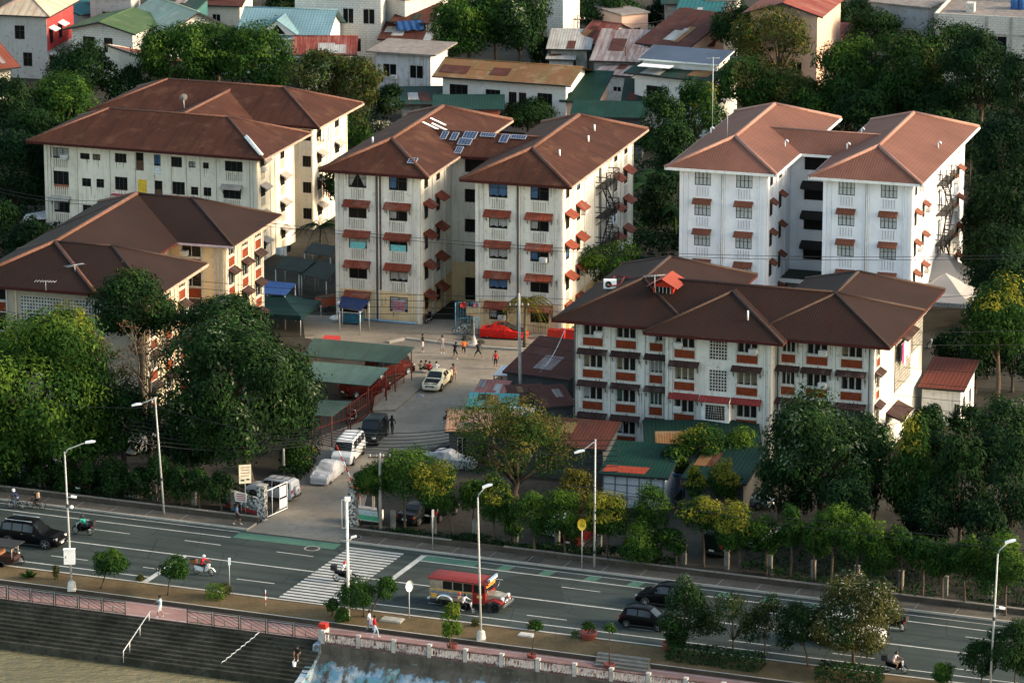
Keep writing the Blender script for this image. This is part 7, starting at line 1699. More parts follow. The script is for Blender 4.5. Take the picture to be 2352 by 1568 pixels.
def blue_house():
 r, W, a=H('house with a light blue tiled roof and a small front gable', cc(0, 1665, 225), cc(0, 2230, 245), 5.2, 8.5, 'gable_x', WHW, R_BLUET, [(.85, 2.6, 1.2, 1.4)], [(.5, 2.8, 1.2, 1.4)], .7, 27, ret=True, fasm=WHITE)
 d=MB(); x=W*.45; zt=6.6
 for sg in (-1, 1):d.add([(x, -.9, zt+.35), (x, 4.4, zt+.35), (x+sg*2.4, 2.2, 5.1+.2), (x+sg*2.4, -.9, 5.1+.2)], [(0, 1, 2, 3)], R_BLUET, [[(0, 2.6), (5, 2.6), (3, 0), (0, 0)]])
 d.add([(x-2.3, -.7, 5.2), (x+2.3, -.7, 5.2), (x, -.7, zt+.25)], [(0, 1, 2)], WHW); d.add([(x-1.0, -.72, 5.3), (x+1.0, -.72, 5.3), (x, -.72, zt-.2)], [(0, 1, 2)], GLASS)
 d.build('front_gable', r)
blue_house()
H('worn red roofed house below the light blue roof', cc(0, 2060, 350), cc(1, 60, 350), 4.6, 6.0, 'gable_x', CREAM, R_RED, [(.5, 1.8, 1.0, 1.2)], (), .8, 20)
H('cream walled building with a small brown roof behind the yellowed block', cc(0, 745, 410), cc(0, 985, 492), 6.5, 6.5, 'shed_b', CREAM, R_TERR, (), (), .35, 14)
H('long white block house with dark openings at the top', cc(0, 2030, -30), cc(1, 270, -10), 8.0, 6.0, 'flat', BLK, R_SLAB, [(.30, 4.9, 1.3, 1.6), (.62, 4.9, 1.3, 1.8), (.86, 4.9, 1.4, 1.8), (.7, 1.6, 1.4, 1.6)], [(.5, 4.5, 1.2, 1.5)], .1)
H('white block wing at the top edge beside the pale thin tree', cc(1, 275, -20), cc(1, 436, 10), 7.5, 7.0, 'flat', BLK, R_SLAB, [(.5, 2.2, 1.2, 1.4)], (), .1)
H('rusty roofed shack with a blue tarpaulin at the top', cc(1, 375, 140), cc(1, 580, 150), 5.4, 5.0, 'shed', DKW, R_RUSTD, [(.3, 2.6, 1.0, 1.2)], (), .6, 12)
H('second rusty shack in front of the blue tarpaulin', cc(1, 280, 262), cc(1, 530, 270), 3.8, 4.6, 'shed', CONC, R_RUSTD, [(.35, 1.2, .9, 1.2), (.7, .2, .9, 2.0)], [(.5, 1.0, 1.0, 1.0)], .5, 10)
H('dark teal walled building at the top edge left of the pale mossy roof', cc(0, 960, 60), cc(0, 1330, 75), 6.5, 6.0, 'shed', TEALW, R_DGRN2, [(.75, 3.2, 1.2, 1.6), (.9, 3.2, .8, 1.8)], (), .3, 5)
H('grey house corner at the top edge behind the teal flat roof', cc(0, 620, -10), cc(0, 900, -5), 7.5, 6.0, 'flat', RND, R_SLAB, [(.4, 4.6, 1.2, 1.4)], [(.5, 4.6, 1.2, 1.4)], .2)
H('brown roofed house at the top edge left of the long white block house', cc(0, 1380, 20), cc(0, 1650, 30), 5.5, 6.0, 'gable_x', CREAM, R_RUSTD, [(.4, 3.0, 1.0, 1.2)], (), .5, 16)
H('dark house at the top edge behind the bright green tree', cc(1, 600, -20), cc(1, 860, -10), 6.5, 6.0, 'shed', DKW, R_RUSTD, [(.5, 3.0, 1.0, 1.2)], (), .5, 12)
H('grey house at the top edge right of the block tower', cc(1, 1540, -30), cc(1, 1900, -20), 7.0, 6.0, 'flat', RND, R_SLAB, [(.3, 4.0, 1.2, 1.4), (.7, 4.0, 1.2, 1.4)], (), .2)
H('low house with a green roof at the top edge left of the pink house', cc(2, -120, 20), cc(2, 150, 20), 6.5, 6.0, 'shed', CONC, R_DGRN2, [(.5, 3.6, 1.2, 1.4)], (), .5, 10)
tp=MB(); p0, p1=G(1, 384, 195, 4.6), G(1, 568, 190, 4.6); pp_=[]
for i in range(9):
 q=p0.lerp(p1, i/8); pp_+=[tuple(q+Vector((0, -.9+.05*(i%2), 1.0))), tuple(q+Vector((0, -.95-.08*(i%2), -.2+.1*(i%3))))]
tp.add(pp_, [(i*2, i*2+2, i*2+3, i*2+1)for i in range(8)], BLUE); tag(tp.build('tarpaulin'), 'blue tarpaulin hanging between the rusty shacks at the top', 'tarpaulin')
H('tin roofed lean-to beside the bright green tree', cc(1, 480, 330), cc(1, 640, 335), 3.2, 4.0, 'shed', CONC, R_GREY, (), (), .4, 12)
H('grey weathered wooden house with a flat slab roof and two windows', cc(1, 237, 355), cc(1, 612, 378), 6.0, 6.0, 'flat', WOODW, R_SLAB, [(.25, 3.2, 1.6, 1.5), (.74, 3.2, 1.6, 1.5)], (), .9, ac=(('front', .33, 3.05), ))
H('long white house under a rust orange roof', cc(1, 697, 500), cc(1, 1545, 560), 6.0, 6.4, 'gable_x', WHW, R_RUST, [(.13, 3.0, 2.1, 1.8), (.41, 2.8, 1.7, 1.7), (.57, 2.8, .9, 1.6), (.65, 2.8, .85, 1.6), (.83, 2.8, 1.7, 1.7)], [(.2, 2.9, 1.3, 1.6), (.75, 3.1, 1.4, 1.6)], .9, 17, ac=(('front', .86, 2.75), ), style='B')
H('low shed with a green and rust patched roof left of the long white house', cc(1, 425, 715), cc(1, 690, 712), 3.2, 6.0, 'shed', CONC, R_DGRN2, [(.4, 1.0, .9, .9)], (), .4, 5)
H('orange walled house under a deep green roof, in front of the long white one', cc(1, 660, 745), cc(1, 1085, 745), 4.2, 5.0, 'shed', ORW, R_DGRN, [(.2, 1.6, 1.0, 1.0), (.6, 1.6, 1.0, 1.0)], [(.5, 1.4, 1.2, 1.4)], .6, 3)
H('dark building with a mossy green hip roof right of the long white house', cc(1, 1600, 795), cc(1, 2070, 805), 4.6, 3.6, 'shed', DKW, R_DGRN, [(.2, 3.0, 1.4, .7), (.5, 3.0, 2.0, .7), (.78, 3.0, 1.4, .7)], (), .4, 11, ac=(('front', .66, 2.9), ))
H('small dark green roof beside the utility pole', cc(1, 1545, 680), cc(1, 1740, 690), 4.0, 6.5, 'shed', PINK, R_DGRN, [(.3, 1.6, .9, 1.2)], (), .6, 14)
H('white house with a patched green eave under a steel blue roof', cc(1, 2020, 490), cc(2, 180, 545), 6.4, 7.0, 'shed', WHW, R_DGRN2, [(.27, 3.2, 2.0, 1.8), (.72, 3.2, 1.9, 1.7)], [(.4, 3.2, 1.2, 1.4)], .9, 7, style='B')
def upper_blue():
 r, W, a=H('upper storey under a steel blue metal roof, above the patched green eave', cc(1, 2075, 400), cc(2, 235, 440), 7.6, 4.2, 'shed', WHW, R_BLUE, (), (), .4, 7, ret=True, fasm=WHITE)
 s=MB(); s.box(.2, -2.2, 7.1, W*.45, -.6, 7.16, WHITE); s.build('white_sheet', r)
upper_blue()
H('low green roof under the white house with the blue roof', cc(1, 1950, 695), cc(1, 2200, 700), 3.4, 5.0, 'shed', CONC, R_DGRN2, (), (), .4, 14)
H('grey tin roofed shack left of the concrete utility pole', cc(1, 1440, 330), cc(1, 1690, 335), 4.6, 5.5, 'shed', CONC, R_GREY, [(.6, 2.0, .9, 1.2)], (), .5, 10)
H('white tin lean-to below the grey tin roof', cc(1, 1430, 400), cc(1, 1590, 405), 3.6, 3.5, 'shed', CONCP, R_GREY, (), (), .4, 14)
H('house with a faded red gable roof near the utility pole', cc(1, 1640, 270), cc(1, 1790, 290), 5.0, 7.0, 'gable_x', CREAM, R_RED, [(.6, 2.6, .9, 1.2)], [(.3, 2.6, .8, 1.1)], .6, 24)
H('shack under striped red and white tin sheets', cc(1, 1740, 410), cc(1, 2060, 420), 4.4, 9.0, 'shed', CONC, R_STR, [(.5, 1.8, .9, 1.2)], (), .5, 10)
H('low tin roof in front of the striped sheets', cc(1, 1760, 500), cc(1, 1990, 520), 3.4, 3.0, 'shed', CONCP, R_STR, [(.6, 1.4, 1.0, .6)], (), .4, 10)
H('long brown roofed house left of the teal roof', cc(1, 2080, 285), cc(2, 20, 320), 5.6, 8.5, 'shed', PINK, R_RUSTD, [(.5, 2.6, 1.2, 1.2)], (), .7, 14)
H('house under a small teal roof at the top', cc(1, 2290, 170), cc(2, 215, 180), 6.0, 7.0, 'shed', RND, R_TEAL, [(.5, 3.2, 1.2, 1.2)], (), .5, 12)
H('white block wall house behind the teal roof', cc(2, 160, 10), cc(2, 375, 15), 7.5, 6.0, 'flat', BLK, R_SLAB, [(.4, 4.2, 1.2, .9)], (), .1)
H('red roofed house below the teal roof', cc(2, -60, 290), cc(2, 190, 300), 5.0, 6.5, 'shed', DKW, R_RED, (), (), .6, 14)
H('narrow block tower house with unplastered walls at the top', cc(1, 1412, -60), cc(1, 1526, -50), 9.5, 4.5, 'flat', BLK, R_SLAB, [(.5, 2.0, .8, 1.1)], [(.5, 2.2, .9, 1.2)], .1)
H('house behind the top edge tree with a dark window', cc(1, 1930, 110), cc(1, 2110, 90), 6.0, 6.0, 'flat', PINK, R_SLAB, [(.6, 3.2, 1.0, 1.2)], (), .2)
H('tall pink gabled house under a red roof at the top right', cc(2, 470, 70), cc(2, 930, 95), 10.0, 12.0, 'gable_y', PINK, R_RED, [(.7, 3.0, 1.2, 1.4), (.3, 3.0, 1.2, 1.4)], (), .8, 17)
H('grey concrete houses with open fronts at the top right', cc(2, 1300, 20), cc(2, 1690, 60), 8.5, 8.0, 'flat', RND, R_SLAB, [(.25, 4.2, 1.8, 1.6), (.7, 4.0, 1.8, 1.8), (.5, 1.4, 1.6, 1.6)], [(.4, 3.0, 1.4, 1.4)], .3)
H('low house with an orange roof and cream wall in front of the grey ones', cc(2, 1340, 150), cc(2, 1600, 170), 4.5, 5.0, 'shed', CREAM, R_TERR, [(.6, 1.6, 1.2, 1.2)], (), .4, 12)
H('small red roofed outhouse between the trees at the top right', cc(2, 990, 280), cc(2, 1140, 290), 3.8, 5.0, 'shed', PINK, R_RED, (), (), .4, 12, fasm=WHITE)
def unfinished():
 r, W, a=H('large grey unfinished block building with a flat deck at the top right corner', cc(2, 1735, 95), cc(2, 2440, 130), 9.5, 12.0, 'parapet', BLKG, R_SLAB, [(.62, 4.3, 2.2, 3.0)], (), 0, ret=True)
 m=MB()
 for x in (.1, W*.5, W-3):m.box(x, -.06, 0, x+.35, -.003, 9.45, CONC)
 m.box(.5, -.05, 7.3, W-.1, -.003, 7.6, CONC); m.build('concrete_frame', r)
 m=MB(); m.box(W*.25, 4, 9.05, W*.33, 5.2, 10.1, CONCP); m.build('roof_box', r)
 return r
ub=unfinished()
for i, (x, y)in enumerate(((2290, 60), (2318, 55), (2340, 62))):
 b=MB(); b.lathe([(.5, 0), (.54, .1), (.5, .35), (.54, .6), (.5, .9), (.46, 1.15)], BLUE, 14); g=G(2, x, y, 9.1); tag(b.build('water_barrel', None, g), ('blue water barrel on the flat deck, leftmost of three', 'blue water barrel on the flat deck, the middle one', 'blue water barrel on the flat deck at the right edge')[i], 'barrel', 'blue barrels on the flat roof')
H('white walled annex with a red ribbed roof right of the dark roofed block', cc(5, 1650, 1090), cc(5, 1918, 1112), 3.2, 5.6, 'shed', wallmat('wall_annex', (.64, .63, .60), (.10, .10, .09), .7, (.3, .3, .28), .5), roofmat('roof_annex_red', (.12, .034, .023), (.075, .03, .02), .4, .28, .4), [(.9, .9, .45, 1.0)], [(.25, .9, 1.3, 1.3), (.7, .9, 1.1, 1.3)], .35, 9)
# sheds, carports, tents on the compound
def canopy(label, corners, z, drop, mat, name='carport', posts=True, cat='carport', pm=None, th=.06, thick_f=None):
 """sheet roof through four ground-projected corner pixels (front left, front right, back right, back left)"""
 zs=z if isinstance(z, (list, tuple))else [z, z, z+drop, z+drop]
 C=[P(c[0], c[1], zz)for c, zz in zip(corners, zs)]; o=Vector((C[0].x, C[0].y, 0)); root=thing(name, label, cat, o); C=[c-o for c in C]
 L=(C[1]-C[0]).length; D=(C[3]-C[0]).length; m=MB()
 m.add([tuple(c)for c in C]+[tuple(c-Vector((0, 0, th)))for c in C], [(0, 1, 2, 3), (4, 7, 6, 5), (0, 4, 5, 1), (1, 5, 6, 2), (2, 6, 7, 3), (3, 7, 4, 0)], mat, [[(0, 0), (L, 0), (L, D), (0, D)]]+[None]*5); m.build('roof', root)
 if posts:
  for c in C:
   q=c.lerp(sum(C, Vector())/4, .06); p=MB(); p.tube((q.x, q.y, 0), (q.x, q.y, q.z-th), .06, pm or plain('post_rust', (.14, .05, .035), .7), n=6); p.build('post', root)
  f=MB()
  for i in range(4):a, b=C[i].lerp(C[(i+2)%4], .06), C[(i+1)%4].lerp(C[(i+3)%4], .06); f.tube(tuple(a-Vector((0, 0, th+.05))), tuple(b-Vector((0, 0, th+.05))), .045, pm or plain('post_rust', (.14, .05, .035), .7), n=4)
  f.build('beam', root)
 return root
canopy('upper carport with a weathered green roof by the court', [cc(3, 2080, 880), cc(4, 385, 935), cc(4, 505, 822), cc(3, 2160, 760)], 2.7, .35, R_CPG)
canopy('lower carport with a paler green roof, in front of the upper one', [cc(3, 2080, 1045), cc(4, 195, 1088), cc(4, 325, 965), cc(3, 2160, 920)], 2.6, .4, roofmat('roof_carport_pale', (.085, .135, .105), (.055, .08, .062), .5, .22, .3))
canopy('third green carport roof beside the huge mango tree', [cc(3, 2140, 1290), cc(3, 2285, 1300), cc(4, 70, 1195), cc(3, 2200, 1185)], 2.6, .3, R_CPG)
def mesh_fence(label, pts, h, mat, name='fence', n=10, z=0):
 o=pts[0]; root=thing(name, label, 'fence', o)
 for i in range(len(pts)-1):
  a, b=pts[i]-o, pts[i+1]-o; m=MB()
  for zz in (.1, h*.5, h):m.tube(tuple(a+Vector((0, 0, zz))), tuple(b+Vector((0, 0, zz))), .03, mat, n=4)
  for j in range(n+1):
   q=a.lerp(b, j/n); m.tube((q.x, q.y, 0), (q.x, q.y, h), .045 if j in (0, n)else .014, mat, n=4)
  m.build('fence_panel', root)
 return root
RF_=plain('fence_red', (.26, .035, .022), .6)
mesh_fence('red steel fence along the carports on the side street', [G(3, 2085, 1500), G(4, 45, 1390), G(4, 205, 1270), G(4, 300, 1180), G(4, 430, 1080)], 2.0, RF_)
def shack(label, a, b, z, d, roof, wm, rm, **k):return house('shack', label, a, b, z, d, roof, wm, rm, k.pop('wins', ()), (), k.pop('over', .3), k.pop('slope', 10), cat='shack', **k)
shack('large rusty brown shack roof left of the dark roofed block', cc(4, 1140, 985), cc(4, 1560, 1040), 3.3, 6.6, 'shed', DKW, R_RUSTD, wins=[(.4, .6, 1.2, 1.4)], slope=11)
shack('small shack with a pink rusted roof by the lane', cc(4, 930, 1150), cc(4, 1100, 1160), 2.6, 2.6, 'shed', CONC, roofmat('roof_pink_rust', (.30, .12, .10), (.16, .05, .04), .8, .25, .3))
shack('shack with a turquoise roof by the lane', cc(4, 880, 1228), cc(4, 1180, 1238), 2.6, 2.2, 'shed', CONC, R_TURQ)
shack('shack with an orange rusted roof behind the thin sapling', cc(4, 740, 1395), cc(4, 1200, 1400), 2.6, 3.4, 'shed', DKW, roofmat('roof_pale_rust', (.36, .20, .12), (.2, .08, .05), .7, .25, .3), wins=[(.2, .2, .8, 1.8), (.6, .9, .9, .9)])
a_, b_=G(4, 1470, 1372), G(4, 1600, 1400); t_=thing('yard_wall', 'white yard wall at the left foot of the dark roofed block', 'wall', a_, math.atan2(*(b_-a_).yx)); m=MB(); m.box(0, -.1, 0, (b_-a_).length, .1, 2.6, WHW); m.build('wall', t_); m=MB(); m.box(0, -.14, 2.6, (b_-a_).length, .14, 2.7, CONCP); m.build('coping', t_)
canopy('white sheet roof beside the concrete utility pole', [cc(4, 1150, 1325), cc(4, 1330, 1330), cc(4, 1330, 1240), cc(4, 1160, 1230)], 2.7, .3, roofmat('roof_white_sheet', (.5, .5, .5), (.3, .3, .3), .3, .3, .4), 'lean_to', True, 'shelter')
shack('brown tin shack under the left windows of the dark roofed block', cc(4, 1390, 1230), cc(4, 1590, 1215), 2.8, 3.5, 'shed', DKW, R_RUSTD)
shack('shack of mixed rusty sheets right of the turquoise roof', cc(4, 1190, 1190), cc(4, 1400, 1180), 2.5, 2.6, 'shed', CONCP, R_RUSTD)
shack('long dark brown shed roof along the foot of the dark roofed block', cc(4, 1240, 1475), cc(4, 1800, 1520), 2.8, 4.5, 'shed', DKW, R_RUSTD, wins=[(.3, .4, 1.0, 1.6)])
shack('dark green lean-to roof under the white oriel', cc(4, 2110, 1500), cc(5, 520, 1500), 2.7, 4.2, 'shed', DKW, roofmat('roof_shade_green', (.0065, .024, .019), (.012, .017, .014), .4, .3, .2))
r_, W_, a_=shack('green roofed shed with grey panel walls and an orange strip', cc(7, 1800, 118), cc(7, 2230, 150), 2.7, 5.5, 'shed', wallmat('wall_grey_panels', (.40, .43, .45), (.2, .2, .2), .3), R_DGRN, slope=9, ret=True)
m=MB(); t9=math.tan(R(9)); m.add([(-.1, .12, 2.7+.12*t9+.055), (W_*.66, .12, 2.7+.12*t9+.055), (W_*.7, 1.3, 2.7+1.3*t9+.055), (.05, 1.3, 2.7+1.3*t9+.055)], [(0, 1, 2, 3)], plain('orange_sheet', (.25, .042, .02), .7)); m.build('orange_sheet', r_)
m=MB()
for i in range(6):x=W_*i/5.2; m.box(x, -.05, 0, x+.07, -.003, 2.65, plain('panel_frame', (.10, .11, .11), .6))
for z in (.9, 1.8):m.box(.05, -.045, z, W_, -.004, z+.05, plain('panel_frame', (.10, .11, .11), .6))
m.build('panel_frame', r_)
shack('dim shed with a dark green roof beside the small round tree', cc(8, 20, 150), cc(8, 420, 190), 2.7, 6.0, 'shed', DKW, roofmat('roof_shade_green', (.0065, .024, .019)), slope=9)
mesh_fence('blue steel gate of the green roofed shed', [G(7, 2250, 330), G(7, 2352, 340)], 2.4, BLUE, 'gate', 4)
canopy('white corrugated awning jutting over the lane', [cc(4, 1045, 1015), cc(4, 1165, 1020), cc(4, 1235, 945), cc(4, 1100, 950)], 2.6, .2, roofmat('awning_white_sheet', (.60, .58, .56), (.35, .3, .3), .3, .25, .3), 'awning', True, 'awning')
def tent(label, c, r, h, e, mat, name='tent', text=None, rz=0.0, vm=None):
 root=thing(name, label, 'tent', (c.x, c.y, 0), rz); m=MB(); n=8; vs=[(0, 0, h)]
 for (rr, zz)in ((.25, .72), (.6, .28), (1.0, 0.0)):
  for i in range(4):
   a=R(45+90*i); b=R(45+90*(i+1)); p=Vector((math.cos(a), math.sin(a), 0))*r*1.414*rr; q=Vector((math.cos(b), math.sin(b), 0))*r*1.414*rr
   vs+=[tuple(p+Vector((0, 0, e+(h-e)*zz))), tuple(p.lerp(q, .5)+Vector((0, 0, e+(h-e)*zz-.05*rr)))]
 fs=[(0, 1+i, 1+(i+1)%8)for i in range(8)]
 for k in range(2):fs+=[(1+k*8+i, 9+k*8+i, 9+k*8+(i+1)%8, 1+k*8+(i+1)%8)for i in range(8)]
 m.add(vs, fs, mat, smooth=False); m.build('canopy', root); m=MB()
 for i in range(4):
  a=R(45+90*i); b=R(135+90*i); p=Vector((math.cos(a), math.sin(a), 0))*r*1.414; q=Vector((math.cos(b), math.sin(b), 0))*r*1.414
  m.quad((p.x, p.y, e-.4), (q.x, q.y, e-.4), (q.x, q.y, e), (p.x, p.y, e), vm or mat)
 vl=m.build('valance', root)
 for i in range(4):
  a=R(45+90*i); p=Vector((math.cos(a), math.sin(a), 0))*r*1.39; m=MB(); m.tube((p.x, p.y, 0), (p.x, p.y, e-.01), .035, STEEL, n=6); m.build('post', root)
 if text:
  cu=bpy.data.curves.new('lettering', 'FONT'); cu.body=text; cu.size=.46; cu.align_x='CENTER'; cu.extrude=.004; to=bpy.data.objects.new('lettering', cu); COL.objects.link(to)
  dg=bpy.context.evaluated_depsgraph_get(); me=bpy.data.meshes.new_from_object(to.evaluated_get(dg)); bpy.data.objects.remove(to); me.materials.clear(); me.materials.append(flat('lettering_dark', (.03, .05, .04), .6))
  o=link('lettering', me, vl, (0, -r-.012, e-.36)); o.rotation_euler=(R(90), 0, 0)
 return root
TW_=plain('tent_white', (.27, .26, .25), .8, 0, .1, .6); TG_=plain('tent_green', (.006, .024, .024), .7, 0, .15); TGG=plain('tarp_grey_green', (.03, .038, .031), .8, 0, .3, 1.0); TBL=plain('tarp_blue', (.03, .085, .25), .6, 0, .25, 1.2)
tent('white party tent with dark lettering along its valance, right of the dark roofed block', P(2168, 748), 2.9, 4.9, 2.9, TW_, text='CITY OF MANDALU', rz=R(-16))
tent('second white tent farther back with a domed top', P(2165, 700), 2.6, 5.0, 2.9, TW_, rz=R(-16))
tent('green market tent beside the ochre block', P(645, 752), 2.9, 3.3, 2.0, TG_, rz=R(-16))
canopy('blue tarpaulin awning behind the green market tent', [cc(3, 1790, 455), cc(3, 1965, 465), cc(3, 2040, 385), cc(3, 1835, 365)], 3.2, .3, TBL, 'tarpaulin', True, 'tarpaulin', STEEL)
canopy('grey green tarpaulin roof over the market alley, left of two', [cc(3, 1890, 280), cc(3, 2080, 310), cc(3, 2180, 225), cc(3, 1960, 195)], 2.7, .3, TGG, 'tarpaulin', True, 'tarpaulin', STEEL)
canopy('sagging grey green tarpaulin beside the stained block, right of two', [cc(3, 2050, 315), cc(3, 2250, 365), cc(3, 2345, 270), cc(3, 2190, 220)], 2.6, .3, TGG, 'tarpaulin', True, 'tarpaulin', STEEL)
canopy('dark tarpaulin roof in the alley behind the other tarpaulins', [cc(3, 2090, 170), cc(3, 2280, 200), cc(3, 2330, 130), cc(3, 2150, 100)], 2.6, .2, plain('tarp_dark', (.035, .04, .036), .8, 0, .3), 'tarpaulin', True, 'tarpaulin', STEEL)
canopy('white corrugated roof at the foot of the yellowed block', [cc(0, 130, 1540), cc(0, 330, 1500), cc(0, 360, 1440), cc(0, 180, 1475)], 2.8, .2, roofmat('roof_white_sheet', (.5, .5, .5), (.3, .3, .3), .3, .3, .4), 'lean_to', True, 'shelter')
def cart():
 p=P(806, 742); root=thing('food_cart', 'small blue food cart with a white rail under a blue awning', 'food cart', p, R(-17)); m=MB(); m.box(-1.0, -.55, .15, 1.0, .55, 1.1, plain('cart_blue', (.03, .12, .20), .6)); m.build('counter', root)
 m=MB(); m.box(-1.0, -.55, 1.1, 1.0, .55, 1.14, WHITE); m.box(-.95, -.5, 1.15, .95, .5, 1.7, GLASS)
 for x in (-.98, .94):
  for y in (-.53, .49):m.box(x, y, 1.141, x+.04, y+.04, 1.9, WHITE)
 m.build('display_case', root); m=MB(); m.box(-1.1, -.65, 1.901, 1.1, .65, 1.96, WHITE); m.build('top', root)
 for x in (-.7, .7):w=MB(); w.lathe([(.12, -.04), (.16, 0), (.12, .04)], BLACK, 12, (0, 0, 0), 'Y'); w.build('wheel', root, (x, -.5, .16))
cart()
canopy('blue awning edged with red at the left corner of the stained block', [cc(4, -20, 545), cc(4, 130, 570), cc(4, 195, 500), cc(4, 0, 470)], [2.3, 2.3, 2.8, 2.8], 0, plain('awning_blue', (.014, .026, .075), .7, 0, .2), 'awning', True, 'awning', STEEL)
m=MB(); m.box(-1.0, -.5, .5, 1.0, .5, 1.3, plain('cart_orange', (.34, .09, .05), .6)); m.box(-1.0, -.5, 1.3, 1.0, .5, 1.36, WOOD); m.tube((-.6, -.45, 0), (-.6, -.45, .5), .05, DARK); m.tube((.6, -.45, 0), (.6, -.45, .5), .05, DARK); m.tube((-.6, .45, 0), (-.6, .45, .5), .05, DARK); m.tube((.6, .45, 0), (.6, .45, .5), .05, DARK)
t_=thing('market_stall', 'orange market stall in the alley left of the stained block', 'stall', P(752, 712), R(40)); m.build('counter', t_)
canopy('red canvas edge showing above the upper carport', [cc(3, 2210, 770), cc(3, 2340, 790), cc(3, 2345, 745), cc(3, 2240, 740)], 1.6, .1, RED, 'canvas_cover', True, 'cover')
mesh_fence('blue mesh gate at the entrance of the stained block courtyard', [G(4, 785, 740), G(4, 865, 735), G(4, 945, 745)], 3.0, plain('gate_blue', (.10, .22, .28), .6), 'gate', 7)
for i, (x, c)in enumerate(((838, (.5, .05, .04)), (930, (.45, .08, .08)))):
 m=MB(); m.lathe([(.3, -.02), (.3, .02)], plain('disc_sign_%d'%i, c, .5, 0, .5, 9), 14, (0, 0, 0), 'Y'); tag(m.build('sign_disc', None, G(4, x, 738, 0)+Vector((0, -.08, 2.75)), R(-15)), ('round red sign on the left leaf of the blue mesh gate', 'round red and white sign on the right leaf of the blue mesh gate')[i], 'sign')
g=G(4, 912, 808); t_=thing('basketball_hoop', 'basketball hoop on a pale post with a spread concrete foot', 'basketball hoop', g, R(-20)); m=MB(); m.lathe([(.45, 0), (.2, .5), (.08, .9)], CONCP, 8); m.tube((0, 0, .8), (0, 0, 3.0), .06, CONCP); m.build('post', t_)
m=MB(); m.box(-.6, -.3, 2.75, .6, -.25, 3.5, plain('backboard', (.45, .36, .2), .7)); m.tube((0, 0, 2.9), (0, -.28, 3.0), .04, DARK); m.build('backboard', t_); m=MB(); m.path([(.22*math.cos(a*.5236), -.54+.22*math.sin(a*.5236), 2.9)for a in range(13)], .015, CO, 4, False); m.build('rim', t_)
for i, x in enumerate((1485, 1570)):
 m=MB(); m.prism([(-.5, 0), (.5, 0), (.36, .5), (.28, .9), (-.28, .9), (-.36, .5)], -.8, .8, RED, 'Y'); tag(m.build('barrier', None, G(4, x, 768), R(70)), ('red plastic road barrier at the wall of the stained block, left of two', 'red plastic road barrier at the wall of the stained block, right of two')[i], 'barrier', 'red barriers')
m=MB(); m.path([(0, 0, .12), (2.2, -.75, .12), (4.6, -1.5, .12)], .12, plain('pipe_blue', (.2, .32, .42), .5), 8); tag(m.build('pipe', None, G(4, 165, 640)), 'pale blue pipe lying along the foot of the stained block', 'pipe')
rng=random.Random(5)
def blob(name, label, p, s, mat, cat, n=7):
 m=MB(); v=[];
 for i in range(4):
  for j in range(n):a=6.283*j/n; q=(1, .9, .6, .15)[i]*rng.uniform(.85, 1.15); v.append((math.cos(a)*s*q, math.sin(a)*s*q*.8, s*(0, .3, .6, .75)[i]))
 m.add(v, [(i*n+j, i*n+(j+1)%n, (i+1)*n+(j+1)%n, (i+1)*n+j)for i in range(3)for j in range(n)]+[tuple(3*n+j for j in range(n))], mat); return tag(m.build(name, None, p), label, cat)
blob('rubbish_bag', 'white rubbish bag slumped in front of the cream sedan', G(4, 545, 1165), .33, GREY, 'rubbish bag')
blob('rubbish_bag', 'white bundle on the ground by the blue food cart', G(3, 2305, 630), .5, WHITE, 'bundle'); RUB=plain('dark_rubble', (.06, .055, .045), .95, 0, .5, 3); blob('rubble_pile', 'heap of dark rubble behind the blue mesh gate', G(4, 865, 772), .6, RUB, 'rubble'); blob('boulder', 'grey boulder beside the basketball hoop', G(4, 962, 795), .42, RUB, 'boulder')
# roof furniture
def on_roof(F, x, y, xr, ze=13.9):return F@Vector((x, y, ze+max(0, min(x-xr[0], xr[1]-x, y+1.1, 24.1-y))*math.tan(SLP)))
def local_of(F, px, py, z):
 return F.inverted()@P(px, py, z)
def plane_hit(F, px, py, fn, z=15.0):
 for _ in range(40):
  l=local_of(F, px, py, z); zn=fn(l.x, l.y); z=z+(zn-z)*.35
 return l
def wingz(xr):return lambda x, y:13.9+min(x-xr[0], xr[1]-x, y+1.1, 24.1-y)*math.tan(SLP)
linkz=lambda x, y:13.9+min(y-7.9, 15.1-y)*math.tan(SLP)
WL, WR=(-9.2, 1.1), (4.05, 14.35)
PAN=flat('solar_cell', (.012, .022, .05), .15, 0, .8); PFR=flat('panel_frame_alu', (.5, .5, .52), .3, .6)
def solar(label, k, x, y, w, h, fn, rot=0.0, cols=3, rows=5):
 w, h=w*.66, h*.66
 px, py=cc(k, x, y); l=plane_hit(FD, px, py, fn); e=.05; z0=fn(l.x, l.y); nx=-(fn(l.x+e, l.y)-z0)/e; ny=-(fn(l.x, l.y+e)-z0)/e; n=Vector((nx, ny, 1)).normalized()
 root=thing('solar_panel', label, 'solar panel', FD@Vector((l.x, l.y, z0+.12)), 0, 'solar panels on the rust red roof'); q=n.rotation_difference(Vector((0, 0, 1))).inverted(); nw=Matrix.Rotation(R(-17.3), 3, 'Z')@n
 root.rotation_mode='QUATERNION'; root.rotation_quaternion=Vector((0, 0, 1)).rotation_difference(nw)@Matrix.Rotation(R(-17.3)+rot, 3, 'Z').to_quaternion()
 m=MB(); m.box(-w/2, -h/2, -.03, w/2, h/2, .02, PFR); m.build('frame', root); m=MB(); a, b=(w-.1)/cols, (h-.1)/rows
 for i in range(cols):
  for j in range(rows):m.box(-w/2+.05+a*i+.015, -h/2+.05+b*j+.015, .021, -w/2+.05+a*(i+1)-.015, -h/2+.05+b*(j+1)-.015, .028, PAN)
 m.build('cells', root)
